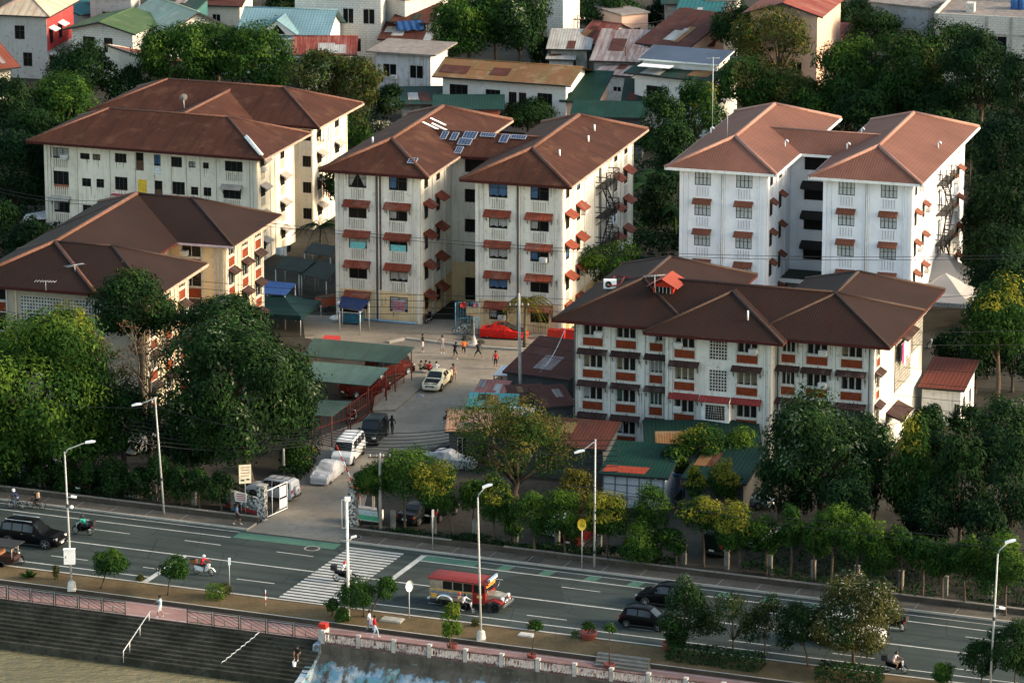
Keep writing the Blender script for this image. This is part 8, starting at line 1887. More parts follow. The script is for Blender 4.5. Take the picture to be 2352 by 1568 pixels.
solar('solar panel alone on the ridge near the front left eave', 1, 490, 1115, 1.25, 1.3, wingz(WL), 0, 3, 3)
solar('upright solar panel at the left end of the row', 1, 708, 940, .95, 1.9, linkz, 0, 2, 4); solar('second upright solar panel from the left of the row', 1, 778, 948, .95, 1.9, linkz, 0, 2, 4)
solar('large solar panel, upper one of the joined pair', 1, 885, 940, 1.9, 1.75, linkz, 0, 4, 3); solar('large solar panel, lower one of the joined pair', 1, 850, 985, 1.9, 1.6, linkz, 0, 4, 3)
solar('small solar panel at the eave of the linking roof', 1, 808, 1042, 1.0, 1.7, linkz, 0, 3, 4); solar('long flat solar panel on the linking ridge, left one', 1, 1010, 938, 2.2, .95, linkz, 0, 6, 2)
solar('upright solar panel right of the linking ridge', 1, 1122, 962, 1.2, 2.0, linkz, 0, 2, 4); solar('long flat solar panel at the right end of the row', 1, 1220, 952, 2.2, .95, linkz, 0, 6, 2)
for i, (x, y, lb)in enumerate(((612, 870, 'white sheet patch on the rust red roof, left of three'), (665, 842, 'white sheet patch on the rust red roof, uppermost of three'), (675, 878, 'white sheet patch on the rust red roof, right of three'))):
 px, py=cc(1, x, y); fn=wingz(WL); l=plane_hit(FD, px, py, fn); m=MB(); nv=1.35
 m.M=Matrix.Rotation(math.atan(math.tan(SLP)), 4, 'Y'); m.box(-.8, -.2, .0, .8, .2, .03, WHITEF); tag(m.build('roof_patch', None, FD@Vector((l.x, l.y, fn(l.x, l.y)+.04)), R(-17.3)), lb, 'roof patch', 'white patches on the roof')
def vents(F, fnL, fnR, items, label, mat, h=.55, hook=False):
 for i, (k, x, y, side)in enumerate(items):
  fn=(fnL, fnR, linkz)[side]; l=plane_hit(F, *cc(k, x, y), fn); m=MB()
  if hook:m.path([(0, 0, -.1), (0, 0, .5), (.12, 0, .6), (.26, 0, .5), (.26, 0, .38)], .075, mat, 6)
  else:m.tube((0, 0, -.1), (0, 0, h), .085, mat, n=7)
  tag(m.build('vent_pipe', None, F@Vector((l.x, l.y, fn(l.x, l.y)))), label[i], 'vent pipe', 'roof vent pipes')
vents(FD, wingz(WL), wingz(WR), [(1, 215, 985, 0), (1, 1742, 900, 1), (1, 1502, 1072, 1), (1, 1700, 975, 1)], ['white vent stub on the left slope of the rust red roof', 'white vent stub near the far right eave of the rust red roof', 'white vent stub low on the right slope of the rust red roof', 'short white vent in the middle of the right rust red slope'], WHITEF)
vents(FE, wingz(WL), wingz(WR), [(2, 195, 918, 0), (2, 825, 902, 2), (2, 706, 1008, 0), (2, 1133, 1028, 1), (2, 1232, 925, 1), (2, 1760, 1020, 1)], ['hooked white vent on the left slope of the white block', 'hooked white vent on the linking ridge of the white block', 'hooked white vent low on the left wing of the white block', 'hooked white vent at the valley of the right wing', 'hooked white vent near the back of the right wing', 'hooked white vent on the far right slope of the white block'], WHITEF, hook=True)
def mast(label, p, h, name='antenna_mast', dish=False, yagi=True):
 root=thing(name, label, 'antenna', p); m=MB(); m.tube((0, 0, -.2), (0, 0, h), .035, STEEL, n=5); m.build('mast', root); m=MB()
 if yagi:
  m.tube((-.6, 0, h-.1), (.6, 0, h-.1), .015, STEEL, n=4)
  for i in range(6):m.tube((-.55+i*.22, -.35+i*.03, h-.1), (-.55+i*.22, .35-i*.03, h-.1), .01, STEEL, n=4)
  m.build('aerial', root)
mast('thin tall aerial mast with a white box left of the white block', P(1636, 312, 13), 7.5)
l=plane_hit(FE, *cc(2, 308, 945), wingz(WL)); mast('aerial mast standing on the left slope of the white block', FE@Vector((l.x, l.y, wingz(WL)(l.x, l.y))), 3.6)
def yagi(label, p, rz, h=1.0):
 root=thing('antenna', label, 'antenna', p, rz); m=MB(); m.tube((0, 0, -.2), (0, 0, h), .03, STEEL, n=5); m.build('mast', root); m=MB(); m.tube((-.9, 0, h), (.9, 0, h), .018, STEEL, n=4)
 for i in range(8):m.tube((-.85+i*.24, -.4, h), (-.85+i*.24, .4, h), .012, STEEL, n=4)
 m.build('aerial', root)
FCm=frame(OC, -16.8)
yagi('aerial lying low on the front slope of the ochre block', P(172, 622, 11.8), R(40), .5); yagi('comb shaped aerial hanging at the front eave of the ochre block', P(105, 662, 10.9), R(-10), .6); yagi('aerial above the dormer on the dark brown roof', P(1504, 655, 13.6), R(20), .8)
d=thing('satellite_dish', 'grey satellite dish on the link roof of the yellowed block', 'satellite dish', P(423, 243, 12.9), R(30)); d.scale=(.75, .75, .75); m=MB(); m.tube((0, 0, -.3), (0, .1, .75), .05, STEEL); m.build('mast', d)
m=MB(); m.lathe([(.02, 0), (.3, .05), (.55, .17), (.57, .18), (.3, .08), (.02, .03)], plain('dish_grey', (.11, .11, .11), .7), 16); o=m.build('dish', d, (0, .1, .95)); o.rotation_euler=(R(-75), R(25), 0)
def laundry(label, pts, cols, drop=.75, w=.55):
 o=pts[0]; root=thing('laundry', label, 'laundry', o); m=MB(); m.path([tuple(p-o)for p in pts], .012, STEEL, 4); m.build('line', root)
 for i, c in enumerate(cols):
  f=(i+.5)/len(cols); q=(pts[0].lerp(pts[-1], f))-o; dv=(pts[-1]-pts[0]).normalized(); m=MB(); v=[]
  for a in range(5):
   s=(a/4-.5)*w; off=.05*math.sin(a*1.9+i); dr=drop*(.8+.4*((i*7)%3)/2); v+=[tuple(q+dv*s+Vector((0, off*.3, -.01))), tuple(q+dv*s*.95+Vector((.06*math.sin(a), off-.05, -dr)))]
  m.add(v, [(a*2, a*2+2, a*2+3, a*2+1)for a in range(4)], c); m.build('garment', root)
laundry('white shirts drying below the right wall of the yellowed block', [P(634, 570, 1.9), P(668, 562, 1.9)], [CLB, CW, CW, CB], .8)
MrF=FF@fm('right', 0, 25, 0, 17)[0]
laundry('bright clothes and white sheets hanging on the right side of the dark roofed block', [MrF@Vector((7.0, -.5, 8.6)), MrF@Vector((10.2, -.5, 8.6))], [CB, cloth('magenta', (.45, .06, .2)), CW, CW, CPK], 1.7, .7)
MrB=Matrix.Translation((OB.x, OB.y, 0))@Matrix.Rotation(R(-18.9), 4, 'Z')@fm('right', -23, -1.45, 16.05, 25.65)[0]
laundry('white washing at the top right windows of the yellowed block', [MrB@Vector((1.2, -.5, 9.6)), MrB@Vector((3.6, -.5, 9.6))], [CW, CW, CGY], 1.1, .6)
laundry('plants and red cloth hanging at the lower right windows of the yellowed block', [MrB@Vector((1.6, -.5, 4.2)), MrB@Vector((3.4, -.5, 4.2))], [cloth('dark_red', (.22, .02, .03)), LEAF['green'], cloth('dark_red', (.22, .02, .03))], 1.3, .5)
laundry('pale cloth drying on the fire escape of the stained block', [FD@Vector((14.4, 12.0, 8.2)), FD@Vector((14.4, 14.0, 8.2))], [CLB, CW], .9, .6)
# street furniture
POLE=plain('lamp_pole_grey', (.40, .40, .38), .5, .1, .15); POLEC=plain('concrete_pole', (.36, .34, .30), .85, 0, .2); LEDH=flat('lamp_head_white', (.72, .72, .72), .35)
def street_lamp(label, base, top, head, zb=0.0, foot=True, extra=()):
 """base, top of the upright and lamp head given as pixels"""
 g=P(*base, zb); k=pxm(g); h=(base[1]-top[1])/k/.962; dx=(top[0]-base[0])/k
 root=thing('street_lamp', label, 'street lamp', g); m=MB()
 m.path([(0, 0, 0), (dx*.5, 0, h*.5), (dx, 0, h)], [.08, .068, .052], POLE, 8); m.build('pole', root)
 hx=(head[0]-top[0])/k; hz=(top[1]-head[1])/k/.962
 m=MB(); m.path([(dx, 0, h-.25), (dx+hx*.12, 0, h+hz*.25), (dx+hx*.5, 0, h+hz*.62), (dx+hx*.85, 0, h+hz*.97)], .045, POLE, 6); m.build('arm', root)
 m=MB(); s=1 if hx>0 else -1; m.prism([(-.35*s, -.04), (-.3*s, .08), (.1*s, .1), (.42*s, .03), (.4*s, -.05)], -.14, .14, LEDH, 'Y'); o=m.build('lamp_head', root, (dx+hx*.98, 0, h+hz*.99)); o.rotation_euler=(0, -math.atan2(hz, abs(hx))*s*.35, 0)
 if foot:m=MB(); m.prism([(-.3, -.3), (.3, -.3), (.3, .3), (-.3, .3)], -.1, .02, CONCP, 'Z'); m.lathe([(.34, 0), (.27, .55), (.2, .62)], CONCP, 8); m.build('base', root)
 for kind, f, sx in extra:
  x=dx*f; m=MB()
  if kind=='cam':m.tube((x, 0, h*f), (x+.3*sx, -.05, h*f+.05), .03, WHITEF); m.cbox((x+.5*sx, -.05, h*f+.05), (.42, .14, .15), WHITEF, 0, .15*sx); m.build('camera', root)
  if kind=='dome':m.tube((x, 0, h*f), (x+.2*sx, 0, h*f), .03, WHITEF); m.lathe([(.05, .12), (.14, .06), (.16, -.04), (.08, -.14)], WHITEF, 10, (x+.28*sx, 0, h*f)); m.build('camera', root)
  if kind=='box':m.box(x-.42, -.42, h*f-.55, x+.38, -.09, h*f+.55, WHITEF); m.box(x-.46, -.45, h*f+.55, x+.42, -.06, h*f+.6, WHITEF); m.box(x-.3, -.43, h*f-.1, x-.25, -.421, h*f+.1, DARK); m.build('cabinet', root)
  if kind=='band':m.lathe([(.12, h*f-.12), (.12, h*f+.12)], DARK, 8, (x, 0, 0)); m.build('clamp', root)
 return root
street_lamp('tall street lamp with a white cabinet and cameras on its pole, lower left', (165, 1352), (157, 1036), (216, 1014), -.05, True, (('box', .245, 0), ('cam', .67, 1), ('dome', .60, 1), ('band', .61, 0)))
street_lamp('street lamp in the middle of the photo, in front of the jeepney', (1105, 1466), (1098, 1140), (1119, 1114), -.05)
street_lamp('street lamp with a side camera at the right edge', (2273, 1600), (2282, 1268), (2309, 1240), -.05, True, (('cam', .62, 1), ('band', .55, 0)))
street_lamp('far pavement lamp before the huge mango tree, its arm reaching left', (377, 1180), (362, 912), (320, 929), .13, False, (('band', .3, 0), ))
street_lamp('far pavement lamp with its head above the yellowing tree, right of the gate', (1365, 1302), (1366, 1008), (1330, 1036), .13, False, (('band', .12, 0), ))
g=P(801, 1420, -.05); k=pxm(g); h=272/k/.962; t_=thing('camera_pole', 'plain white pole with a small camera standing at the near end of the zebra crossing', 'pole', g); m=MB(); m.path([(0, 0, 0), (-.06, 0, h)], [.115, .09], WHITE, 10); m.build('pole', t_)
m=MB(); m.tube((0, -.1, h*.66), (.3, -.1, h*.69), .03, WHITEF); m.cbox((.42, -.1, h*.7), (.4, .14, .15), WHITEF, 0, -.3); m.build('camera', t_); m=MB(); m.box(-.2, -.2, h, .2, .2, h+.25, WHITEF); m.build('cap', t_)
def upole(label, base, topy, r=.14, mat=None, arms=(), lean=0.0, zb=0, xf=None):
 g=P(*base, zb); k=pxm(g); h=(base[1]-topy)/k/.962; root=thing('utility_pole', label, 'utility pole', g); m=MB(); m.path([(0, 0, -.1), (lean*.5, 0, h*.5), (lean, 0, h)], [r, r*.85, r*.68], mat or POLEC, 8); m.build('pole', root)
 for f in arms:
  m=MB(); m.box(lean*f-.9, -.06, h*f-.05, lean*f+.9, .06, h*f+.05, WOOD); m.build('crossarm', root)
  for x in (-.75, -.25, .25, .75):i_=MB(); i_.lathe([(.03, 0), (.06, .05), (.04, .1), (.06, .15), (.02, .2)], flat('insulator', (.5, .5, .46), .3), 8); i_.build('insulator', root, (lean*f+x, 0, h*f+.05))
 if xf:m=MB(); m.lathe([(.2, 0), (.3, .06), (.3, .75), (.2, .82)], GREY, 12, (lean*xf+.42, -.05, h*xf)); m.build('transformer', root)
 return g+Vector((lean, 0, h))
T1=upole('concrete utility pole in front of the coconut palm, hung with wires', (1196, 958), 676, .15, None, (.9, ), -.15)
T2=upole('tall concrete pole between the roofs behind the long white house', (1327, 160), 38, .14, None, (.92, ))
T3=upole('grey concrete pole among the trees right of the gate', (874, 1222), 1040, .14, CONC, (.95, ))
T4=upole('short dark pole beside the small dark green roof', (1436, 222), 110, .1, WOOD)
T5=upole('old timber pole among the tin roofs left of the striped sheets', (1348, 150), 72, .13, WOOD, (.9, ))
T6=upole('concrete post on the bank of the huge mango tree near the lane', (652, 1092), 1030, .13, POLEC)
T7=upole('short timber post over the shack roofs, left of the dark roofed block', (1243, 1010), 955, .1, CONCP)
T8=upole('dark timber post rising from the brown shed roof', (1286, 1020), 953, .1, WOOD)
def wire(label, pts, sag, r=.022, n=14, mat=None):
 o=pts[0]; m=MB(); q=[]
 for a, b in zip(pts, pts[1:]):
  for i in range(n+1):
   if i==0 and q:continue
   t=i/n; p=a.lerp(b, t)-o; p.z-=sag*4*t*(1-t); q.append(tuple(p))
 m.path(q, r, mat or BLACK, 4, True, False); return tag(m.build('overhead_wire', None, o), label, 'wire', 'overhead wires')
def off_pole(px, py, z):return P(px, py, z)
for i, (y0, y1, z, lb)in enumerate(((545, 585, 13.0, 'upper wire of the pair crossing the front of the white block'), (553, 592, 12.6, 'lower wire of the pair crossing the front of the white block'), (690, 668, 9.3, 'topmost wire of the bundle tied to the concrete pole'), (702, 690, 9.0, 'second wire of the bundle tied to the concrete pole'), (722, 740, 8.4, 'third wire of the bundle tied to the concrete pole'), (742, 762, 8.0, 'fourth wire of the bundle tied to the concrete pole'))):
 if i<2:wire(lb, [P(590, y0-36, z+.6), P(2420, y1-2, z)], 1.3)
 else:
  l=T1.copy(); l.z-=.25+(i-2)*.45; wire(lb, [P(-30, y0-110+(i-2)*8, z), l, P(2430, y1-8+(i-2)*12, z-.4)], 1.0)
for i in range(4):
 l=T1.copy(); l.z-=2.6+.8*i
 wire(('wire sagging across the upper windows of the dark roofed block', 'wire across the middle windows of the dark roofed block', 'wire across the lower windows of the dark roofed block', 'lowest wire crossing the dark roofed block')[i], [l, P(2430, (868, 905, 942, 968)[i], 5.6-i*.5)], .5, .02)
for i in range(7):
 a=P(735, 985+i*5.5, 5.2-i*.12); b=P(1040, 985+i*7, 5.0-i*.12)
 wire('%s black cable of the thick bundle hanging over the side street'%ORD[i], [P(300, 958+i*9, 5.6), a, b, P(1420, 1010+i*12, 5.2)], .35+.06*i, .03)
wire('thin wire crossing the crown of the bright mango tree', [P(-20, 706, 9), P(300, 745, 9), P(720, 770, 8.6)], .4, .02)
wire('wire running past the far pavement lamp, left part', [P(-20, 905, 8.6), P(362, 935, 8.4), P(880, 1040, 7.5)], .4, .02)
wire('lower wire running above the small trees at the right', [P(880, 1046, 7.4), P(1366, 1130, 7.8), P(2420, 1268, 7.6)], .5, .02)
wire('upper wire running above the small trees at the right', [P(880, 1036, 7.6), P(1366, 1118, 8.0), P(2420, 1250, 7.8)], .5, .02)
wire('upper of two wires at the left edge below the yellowed block', [P(-20, 428, 8), P(250, 462, 8), P(640, 505, 8.5)], .4, .022)
wire('lower of two wires at the left edge below the yellowed block', [P(-20, 436, 7.8), P(250, 470, 7.8), P(640, 515, 8.2)], .4, .022)
wire('wire strung from the tall pole over the tin roofs', [T2, P(1480, 55, 9), P(1760, -20, 11)], .4, .02)
wire('second wire strung from the tall pole over the tin roofs', [T2-Vector((0, 0, .8)), T4, P(1470, 150, 6)], .3, .02)
wire('white cable slung from the wall down to the rusty shack roof', [P(1318, 700, 7.6), P(1240, 855, 3.4)], .8, .03, 14, WHITE)
WALLC=gmat('low_wall_old', (.045, .038, .03), (.08, .068, .054), (.025, .021, .016), .5, .6); WTOP=gmat('low_wall_top', (.15, .135, .115), (.22, .2, .17), (.07, .06, .05), .8, .5)
def low_wall(label, s0, s1):
 root=thing('low_wall', label, 'wall', rd(s0, 9.3), RA); L=s1-s0; m=MB(); m.box(0, 0, -.05, L, .22, .52, WALLC); m.build('wall', root); m=MB(); n=int(L/4)
 for i in range(n):
  if (i*7)%11!=3:m.box(i*L/n+.06, -.03, .52, (i+1)*L/n-.02, .25, .57, WTOP)
 m.build('coping', root); return root
low_wall('long low wall beside the far pavement, left of the gate', S0+25, 11.9); low_wall('long low wall beside the far pavement, right of the gate', 19.5, S1-35)
pst=None; POSTM=plain('old_concrete_post', (.17, .16, .135), .9, 0, .35, 2.5, .1, (.06, .055, .045), .6)
PG_='concrete fence posts behind the low wall'
for i in range(-10, 24):
 s=22.2+3.36*i
 if 11.0<s<20.5:continue
 if pst is None:
  m=MB(); m.prism([(-.17, -.15), (.17, -.15), (.17, .15), (-.17, .15)], -.1, 1.55, POSTM, 'Z'); m.prism([(-.19, -.17), (.19, -.17), (.19, .17), (-.19, .17)], 1.55, 1.62, POSTM, 'Z'); pst=m.build('fence_post'); o=pst
 else:o=pst.copy(); COL.objects.link(o)
 o.location=rd(s, 11.55); o.rotation_euler=(0, 0, RA+random.uniform(-.05, .05)); tag(o, 'concrete fence post standing behind the low wall under the small trees', 'post', PG_)
m=MB(); m.add([rd(S0, 9.52, .3), rd(11.9, 9.52, .3), rd(11.9, 12.4, .04), rd(S0, 12.4, .04)], [(0, 1, 2, 3)], G_EARTH); m.add([rd(19.5, 9.52, .3), rd(S1, 9.52, .3), rd(S1, 12.4, .04), rd(19.5, 12.4, .04)], [(0, 1, 2, 3)], G_EARTH); struct('verge', m)
def mosaic():
 t=NT('mosaic_stone'); v=t.coord(); x=t.n('ShaderNodeTexVoronoi'); x.inputs['Scale'].default_value=7.0; t.l(v, x.inputs['Vector']); n=t.noise(v, 5, 2); return t.fin(t.mix(t.ramp(n, [(.48, (0, 0, 0)), (.52, (1, 1, 1))]), t.ramp(x.outputs['Distance'], [(.1, (.62, .6, .56)), (.6, (.3, .29, .27))]), (.07, .065, .06)), .8, 0, .2)
MOS=mosaic()
for (k, x, y, h, lb)in ((6, 1808, 448, 2.75, 'black and white mosaic gate pillar left of the side street'), (7, 82, 508, 3.0, 'black and white mosaic gate pillar right of the side street')):
 t_=thing('gate_pillar', lb, 'gate pillar', G(k, x, y), RA); m=MB(); m.box(-.3, -.3, -.05, .3, .3, h, MOS); m.build('shaft', t_); m=MB(); m.box(-.36, -.36, h, .36, .36, h+.12, CONC); m.build('cap', t_)
def leaf(label, a, b, h, boards=()):
 root=thing('gate', label, 'gate', a, face(a, b)); L=(b-a).xy.length; m=MB()
 for z in (.15, h):m.tube((0, 0, z), (L, 0, z), .045, WHITE, n=5)
 for i in range(4):m.tube((L*i/3, 0, .1), (L*i/3, 0, h), .04 if i in (0, 3)else .025, WHITE, n=5)
 for i in range(12):m.tube((L*(i+.5)/12, 0, .15), (L*(i+.5)/12, 0, h), .010, DARK, n=4)
 m.build('frame', root)
 for (f, z, w, hh)in boards:
  m=MB(); x=L*f; m.box(x-w/2, -.05, z, x+w/2, -.02, z+hh, WHITEF)
  for j in range(3):m.box(x-w*.36, -.054, z+hh*(.2+.24*j), x+w*(.2+.1*(j%2)), -.051, z+hh*(.3+.24*j), GREY)
  m.build('notice_board', root)
leaf('white framed gate leaf with two white notices, standing open', G(6, 1825, 445), G(6, 1978, 375), 2.25, ((.80, 1.25, .75, .85), (.80, .35, .95, .72)))
leaf('white gate leaf beside the right mosaic pillar', G(7, 70, 508), G(7, 4, 515), 2.4)
m=MB(); a, b=G(6, 1560, 355), G(6, 1790, 425); t_=thing('mural_wall', 'low wall painted black and white with a red foot, beside the gate', 'wall', a, face(a, b)); L=(b-a).xy.length
def mural():
 t=NT('mural_paint'); v=t.coord(); w_=t.noise(v, 2.6, 5, .75); t2=t.noise(v, 7, 2); return t.fin(t.mix(t.ramp(t2, [(.45, (0, 0, 0)), (.5, (.8, )*3)]), t.ramp(w_, [(.46, (.03, .03, .03)), (.5, (.6, .6, .57))]), (.05, .05, .05)), .8)
m.box(0, -.1, .45, L, .1, 1.5, mural()); m.build('wall', t_); m=MB(); m.box(-.01, -.12, 0, L+.01, .12, .45, plain('mural_red', (.26, .03, .03), .7)); m.build('foot', t_)
def board_sign(label, base, w, h, z, mat, strokes, rz=RA, post=True, name='sign'):
 root=thing(name, label, 'sign', base, rz); m=MB()
 if post:m.tube((0, .03, 0), (0, .03, z+h), .03, STEEL, n=5); m.build('post', root)
 m=MB(); m.box(-w/2, -.02, z, w/2, .0, z+h, mat); b=m.build('board', root); m=MB()
 for (x, zz, ww, hh, mm)in strokes:m.box(x-ww/2, -.026, z+zz, x+ww/2, -.021, z+zz+hh, mm)
 if strokes:m.build('lettering', b)
 return root
TX=flat('sign_text_brown', (.25, .12, .08), .6)
board_sign('cream sign board with dark arrows on a post beside the gate', G(6, 1692, 420), .95, 1.5, 2.65, plain('sign_cream', (.62, .56, .42), .6), [(-.0, 1.25-i*.22, .7-.1*(i%2), .06, TX)for i in range(4)]+[(-.2, .2, .3, .12, BLACK), (.22, .25, .25, .12, BLACK)], RA+R(35))
board_sign('small white notice with red lettering in front of the mural wall', G(6, 1662, 410), 1.0, .75, 1.05, WHITE, [(0, .12+.15*i, .8-.1*(i%2), .07, RED)for i in range(4)])
def disc_sign(label, base, h, r, mat, back=None, rz=RA, glyph=None, elong=1.0):
 root=thing('road_sign', label, 'road sign', base, rz); m=MB(); m.tube((0, 0, 0), (0, 0, h+r), .035, STEEL, n=6); m.build('post', root); m=MB(); m.M=Matrix.Translation((0, -.045, h))@Matrix.Scale(elong, 4, (0, 0, 1)); m.lathe([(r, -.012), (r, .012)], mat, 20, (0, 0, 0), 'Y'); b=m.build('disc', root)
 if glyph:
  m=MB()
  for (p, q, rr)in glyph:m.tube((p[0], -.06, p[1]+h), (q[0], -.06, q[1]+h), rr, DARK, n=5)
  m.build('symbol', b)
disc_sign('yellow oval sign with a dark figure on the far pavement', G(7, 1655, 778, .13), 3.4, .34, YEL, glyph=[((-.05, .12), (-.05, .0), .03), ((-.05, 0), (.1, 0), .025), ((.1, 0), (.13, -.15), .025), ((-.13, -.05), (-.05, -.17), .025), ((-.05, -.17), (.06, -.12), .025)], elong=1.35)
disc_sign('back of a round road sign on a pole at the edge of the dry strip', G(7, 467, 1132, -.05), 2.55, .34, WHITE, rz=RA+R(60), elong=1.25)
board_sign('thin plain sign post with a narrow blue plate on the dry strip', G(6, 1583, 925, -.05), .22, .55, 1.9, plain('plate_blue_grey', (.30, .38, .45), .5), [], RA+R(50))
board_sign('slim grey sign post on the far pavement before the trees', G(7, 630, 655, .13), .22, .6, 2.6, GREY, [], RA+R(60))
m=MB(); m.tube((0, 0, 0), (0, 0, 1.25), .03, WHITE, n=6); m.cbox((0, 0, .66), (.28, .03, .06), WHITE); m.tube((0, 0, .3), (0, 0, .5), .034, RED, n=6); m.tube((0, 0, .8), (0, 0, 1.0), .034, RED, n=6); tag(m.build('marker_post', None, G(6, 1830, 1040, -.05)), 'thin red and white marker post on the dry strip near the crossing', 'marker post')
t_=thing('kiosk_cart', 'white and green printed cart parked just right of the gate', 'cart', G(7, 182, 465), RA+R(-4)); m=MB(); m.box(-1.15, -.4, .3, 1.15, .4, 1.1, WHITE); m.build('body', t_); m=MB(); m.box(-.85, -.43, .36, 1.1, -.405, .72, plain('print_green', (.10, .40, .22), .5, 0, .3)); m.box(-.85, -.43, .73, 1.1, -.405, 1.06, plain('print_pale', (.5, .6, .6), .5, 0, .4, 8)); m.build('banner', t_); m=MB(); m.box(-1.0, -.35, 1.1, 1.0, .35, 1.2, GREY); m.build('lid', t_)
for x in (-.8, .8):m=MB(); m.lathe([(.2, -.05), (.28, 0), (.2, .05)], BLACK, 12, (0, 0, 0), 'Y'); m.build('wheel', t_, (x, -.3, .28))
t_=thing('barrier_boom', 'slanting red and white barrier boom over the side street by the gate', 'barrier', G(7, 110, 300), 0); m=MB(); pts=[Vector((-.2, 0, .9)), Vector((-1.6, -.2, 4.4))]
for i in range(8):m.tube(tuple(pts[0].lerp(pts[1], i/8)), tuple(pts[0].lerp(pts[1], (i+1)/8)), .06, RED if i%2 else WHITE, n=6)
m.build('boom', t_); m=MB(); m.box(-.4, -.3, 0, .2, .3, 1.0, RED); m.build('housing', t_)
m=MB(); m.add([(-1.1, -.8, 2.5), (1.1, -.8, 2.5), (.7, .5, 3.0), (-.7, .5, 3.0)], [(0, 1, 2, 3)], plain('red_tin', (.38, .08, .05), .6));
for (x, y)in ((-.9, -.6), (.9, -.6), (.6, .4), (-.6, .4)):m.tube((x, y, 0), (x, y, 2.75 if y>0 else 2.55), .05, CONC, n=5)
t_=thing('guard_booth', 'small red tin roof of the guard booth by the gate', 'booth', G(7, 105, 480)+Vector((.6, 1.2, 0)), RA); m.build('roof', t_)
for i, s in enumerate((34.4, 61.8)):
 m=MB()
 for j in range(4):m.box(j*.36, 0, .138, j*.36+.09, 1.0, .15, DARK)
 m.box(0, 0, .138, 1.17, .05, .149, DARK); tag(m.build('drain_grate', None, rd(s, 7.9), RA), ('iron drain grate set in the far pavement above the jeepney', 'iron drain grate set in the far pavement at the right')[i], 'drain grate')
 # green railing on the promenade edge
GRN=plain('railing_green', (.014, .048, .036), .5, 0, .15)
def railing(label, s0, s1, n):
 root=thing('railing', label, 'railing', rd(s0, -12.76, ZP), RA); L=(s1-s0)/n
 for i in range(n):
  m=MB(); a, b=i*L+.08, (i+1)*L-.08
  for x in (a, b):m.tube((x, 0, 0), (x, 0, 1.02), .04, GRN, n=5)
  for z in (1.0, .86, .08):m.tube((a, 0, z), (b, 0, z), .03 if z!=1.0 else .038, GRN, n=5)
  w=b-a
  m.tube((a, 0, .86), (b, 0, .08), .022, GRN, n=4); m.tube((a+w*.33, 0, .86), (b, 0, .34), .02, GRN, n=4); m.tube((a, 0, .58), (a+w*.67, 0, .08), .02, GRN, n=4); m.tube((a+w*.62, 0, .86), (b, 0, .58), .02, GRN, n=4); m.tube((a+w*.42, 0, .08), (a+w*.42, 0, .52), .02, GRN, n=4)
  m.build('railing_panel', root)
railing('green steel railing along the river steps, left run', -15.4, 11.6, 14); railing('green steel railing along the river steps, right run next to the wall', 16.4, 27.0, 5)
t_=thing('handrail', 'pale steel handrail descending the river steps', 'handrail', rd(13.6, -12.9, ZP), RA); m=MB()
m.path([(0, 0, .55), (-.2, -3.0, -.85), (-.25, -3.9, -1.25), (-.25, -3.95, -2.1)], .04, STEEL, 6)
for (x, y, z)in ((0, -.2, .46), (-.1, -1.5, -.15), (-.2, -3.0, -.85)):m.tube((x, y, z), (x, y, z-.95), .035, STEEL, n=5)
m.build('rail', t_)
m=MB(); pts=[(22.2, -12.56, ZP)];
q=[]
for i, (t, z)in enumerate([(-12.8, ZP+.02)]+[(pr_[j][0]-.0, pr_[j][1]+.03)for j in range(2, len(pr_)-4)]):q.append(rd(22.2-.10*i, t, z))
m.path([tuple(p-q[0])for p in q], .035, WHITE, 5); tag(m.build('rope', None, q[0]), 'pale mooring rope lying diagonally down the river steps', 'rope')
# balustrade on the river wall
BALP=plain('balustrade_white', (.40, .385, .36), .8, 0, .2, 2.5, .2, (.20, .09, .07), .6); BALB=plain('balustrade_rail_red', (.12, .065, .055), .8, 0, .3, 2, .2, (.34, .31, .28), .5)
def pick():
 t=NT('baluster_paint'); v=t.coord(); n1=t.noise(v, 3.2, 4, .7); n2=t.noise(v, 1.1, 3); c=t.ramp(n1, [(.42, (.07, .06, .055)), (.5, (.42, .40, .37)), (.7, (.56, .54, .5))]); return t.fin(t.mix(t.ramp(n2, [(.55, (0, 0, 0)), (.7, (.6, )*3)]), c, (.10, .07, .06)), .85, 0, .2)
PICK=pick()
bal=thing('balustrade', 'white and red concrete balustrade on the river wall', 'balustrade', rd(SW+.1, -13.28, ZP), RA); BP=2.72
for i in range(26):
 x=i*BP
 m=MB(); m.box(x-.14, -.14, 0, x+.14, .14, .92, BALP); m.box(x-.16, -.16, .92, x+.16, .16, .96, BALP); m.build('post', bal)
 m=MB(); m.box(x+.15, -.1, .03, x+BP-.15, .1, .12, BALB); m.box(x+.15, -.1, .72, x+BP-.15, .1, .80, BALB); m.build('rail', bal)
 m=MB()
 for j in range(10):xx=x+.17+(BP-.34)*(j+.5)/10; m.box(xx-.06, -.06, .12, xx+.06, .06, .72, PICK)
 m.build('baluster_panel', bal)
t_=thing('end_pier', 'red topped pier where the balustrade meets the green railing', 'pier', rd(SW-.1, -12.75, ZP), RA); m=MB(); m.box(-.3, -.3, 0, .3, .3, .95, BALP); m.build('shaft', t_); m=MB(); m.box(-.28, -.28, .95, .28, .28, 1.3, RED); m.build('cap', t_)
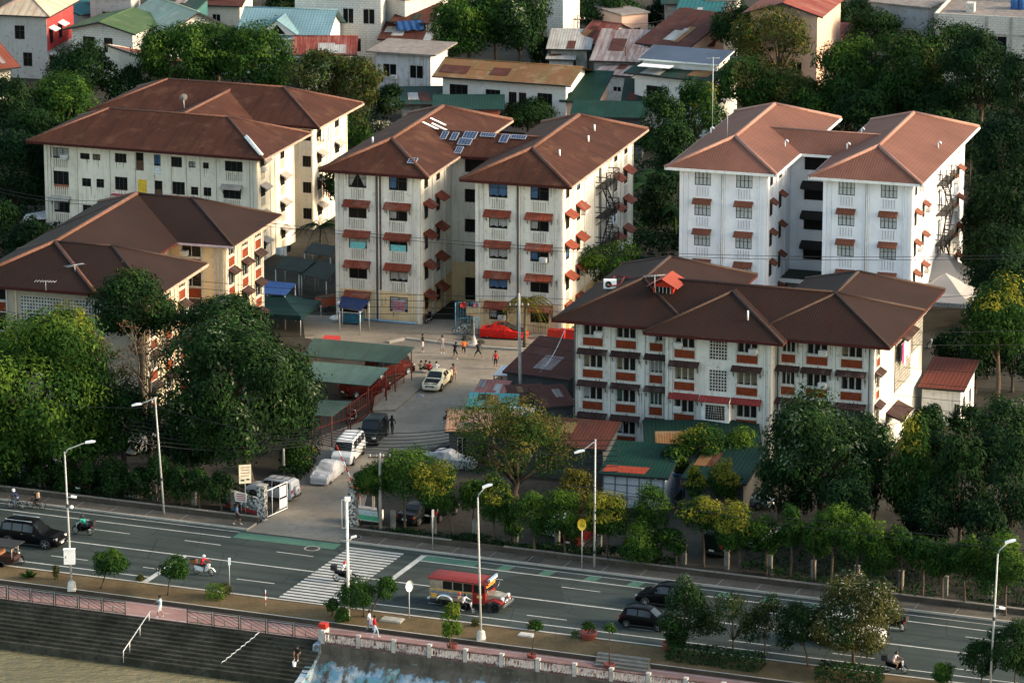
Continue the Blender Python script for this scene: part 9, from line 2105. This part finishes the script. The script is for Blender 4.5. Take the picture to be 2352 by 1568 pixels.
# steps from promenade to strip, concrete hatch boxes, plant pots
m=MB()
for i in range(4):m.box(0-.1*i, -1.75+i*.42-.4, -.12 if i==3 else ZP, 4.0-.15*i, -1.75+i*.42, ZP+.13*(i+1), plain('garden_step_grey', (.15, .14, .12), .9, 0, .3, 2.5))
struct('garden_steps', m, rd(47.0, -8.75), RA)
for (k, x, y, s, lb)in ((7, 350, 1140, .85, 'flat concrete chamber cover on the strip left of the round sign'), (7, 1275, 1245, .6, 'pale concrete box on the strip right of the middle lamp')):
 m=MB(); m.box(-s, -s*.6, -.2, s, s*.6, .12, CONCP if s<.8 else CONC); m.box(-s*.9, -s*.5, .12, s*.9, s*.5, .17, CONCP if s<.8 else CONC); tag(m.build('chamber_box', None, G(k, x, y, -.05), RA), lb, 'utility box')
POT=plain('pot_red_brown', (.17, .045, .035), .5, 0, .2)
def potted(label, k, x, y, z, r, hh, crown, kind, tips, dx=0.0, ch=.0):
 p=G(k, x, y, z); root=thing('potted_plant', label, 'potted plant', p); m=MB(); m.lathe([(r*.55, 0), (r*.75, hh*.25), (r, hh*.8), (r*1.05, hh), (r*.9, hh), (r*.8, hh*.85)], POT, 14); m.build('pot', root)
 SEED[0]+=1; pts, nr, C=crown_points(crown, crown*.75, .15, .6, SEED[0], .45, None, .1); zc=hh+ch+crown*.6
 m=MB(); m.path([(0, 0, hh*.8), (dx*.5, 0, hh+(zc-hh)*.5), (dx, 0, zc)], [.05, .04, .03], BARK, 5); m.build('stem', root)
 rr=np.random.default_rng(SEED[0]); link('crown', leaf_mesh('crown', pts, nr, .16, [LEAF[kind], LEAF[tips]], ((rr.random(len(pts))<.3)&(pts[:, 2]>0)).astype(int), .4, .42, SEED[0]), root, (dx, 0, zc))
potted('palm like plant in a large red bowl on the strip below the black hatchback', 7, 1700, 1282, -.1, .62, .75, .42, 'green', 'bright', 0, .2)
potted('plant in a large red bowl at the foot of the tall leafy tree', 7, 2265, 1352, -.1, .62, .7, .5, 'dark', 'green', 0, .05)
potted('clipped yellow green tree in a pot against the balustrade', 7, 762, 1335, ZP, .4, .4, .75, 'bright', 'yellow', 0, 1.9)
potted('slim clipped tree in a pot against the balustrade, in the middle', 7, 1310, 1400, ZP, .36, .35, .42, 'green', 'bright', .3, 1.9)
potted('small round headed tree in a pot next to the garden steps', 7, 1845, 1470, ZP, .4, .4, .42, 'green', 'bright', 0, 2.3)
for i, (k, x, y, lb)in enumerate(((8, 475, 1505, 'scrap of white litter on the promenade edge, left of two'), (8, 580, 1510, 'scrap of white litter on the promenade edge, right of two'), (6, 1340, 980, 'white litter on the dry soil between the young trees'))):blob('litter', lb, G(k, x, y, -.12 if k==6 else -.45), .2, WHITE, 'litter')
# camera, sky, sun
cam=bpy.data.cameras.new('camera'); co=bpy.data.objects.new('camera', cam); COL.objects.link(co)
co.location=(0, 0, CAMH); co.rotation_euler=(R(90)-PITCH, 0, 0)
cam.sensor_width=36; cam.lens=36*FPX/2352; cam.clip_start=1; cam.clip_end=9000
SC.camera=co
SUN_EL, SUN_AZ=R(21), R(-6)
w=bpy.data.worlds.new('World'); SC.world=w; w.use_nodes=True
nt_=w.node_tree; sk=nt_.nodes.new('ShaderNodeTexSky'); sk.sky_type='NISHITA'; sk.sun_disc=False
sk.sun_elevation=SUN_EL; sk.sun_rotation=R(90)-SUN_AZ; sk.dust_density=2.0; sk.air_density=1.0
bg=nt_.nodes['Background']; mx_=nt_.nodes.new('ShaderNodeMix'); mx_.data_type='RGBA'; mx_.blend_type='MULTIPLY'; mx_.inputs[0].default_value=1; mx_.inputs[7].default_value=(1.0, .935, .80, 1); nt_.links.new(sk.outputs[0], mx_.inputs[6]); nt_.links.new(mx_.outputs[2], bg.inputs[0]); bg.inputs[1].default_value=.15
sd=bpy.data.lights.new('sun', 'SUN'); so=bpy.data.objects.new('sun', sd); COL.objects.link(so)
sd.energy=1.5; sd.angle=R(10.0); sd.color=(1.0, .82, .62)
dv=Vector((math.cos(SUN_AZ)*math.cos(SUN_EL), math.sin(SUN_AZ)*math.cos(SUN_EL), math.sin(SUN_EL)))
so.rotation_euler=dv.to_track_quat('Z', 'Y').to_euler(); so.location=(150, 250, 120)
SC.view_settings.view_transform='Standard'; SC.view_settings.look='None'; SC.view_settings.exposure=1.92; SC.view_settings.gamma=1.0
SC.view_settings.use_curve_mapping=False
SC.cycles.max_bounces=5; SC.cycles.diffuse_bounces=2; SC.cycles.transparent_max_bounces=4
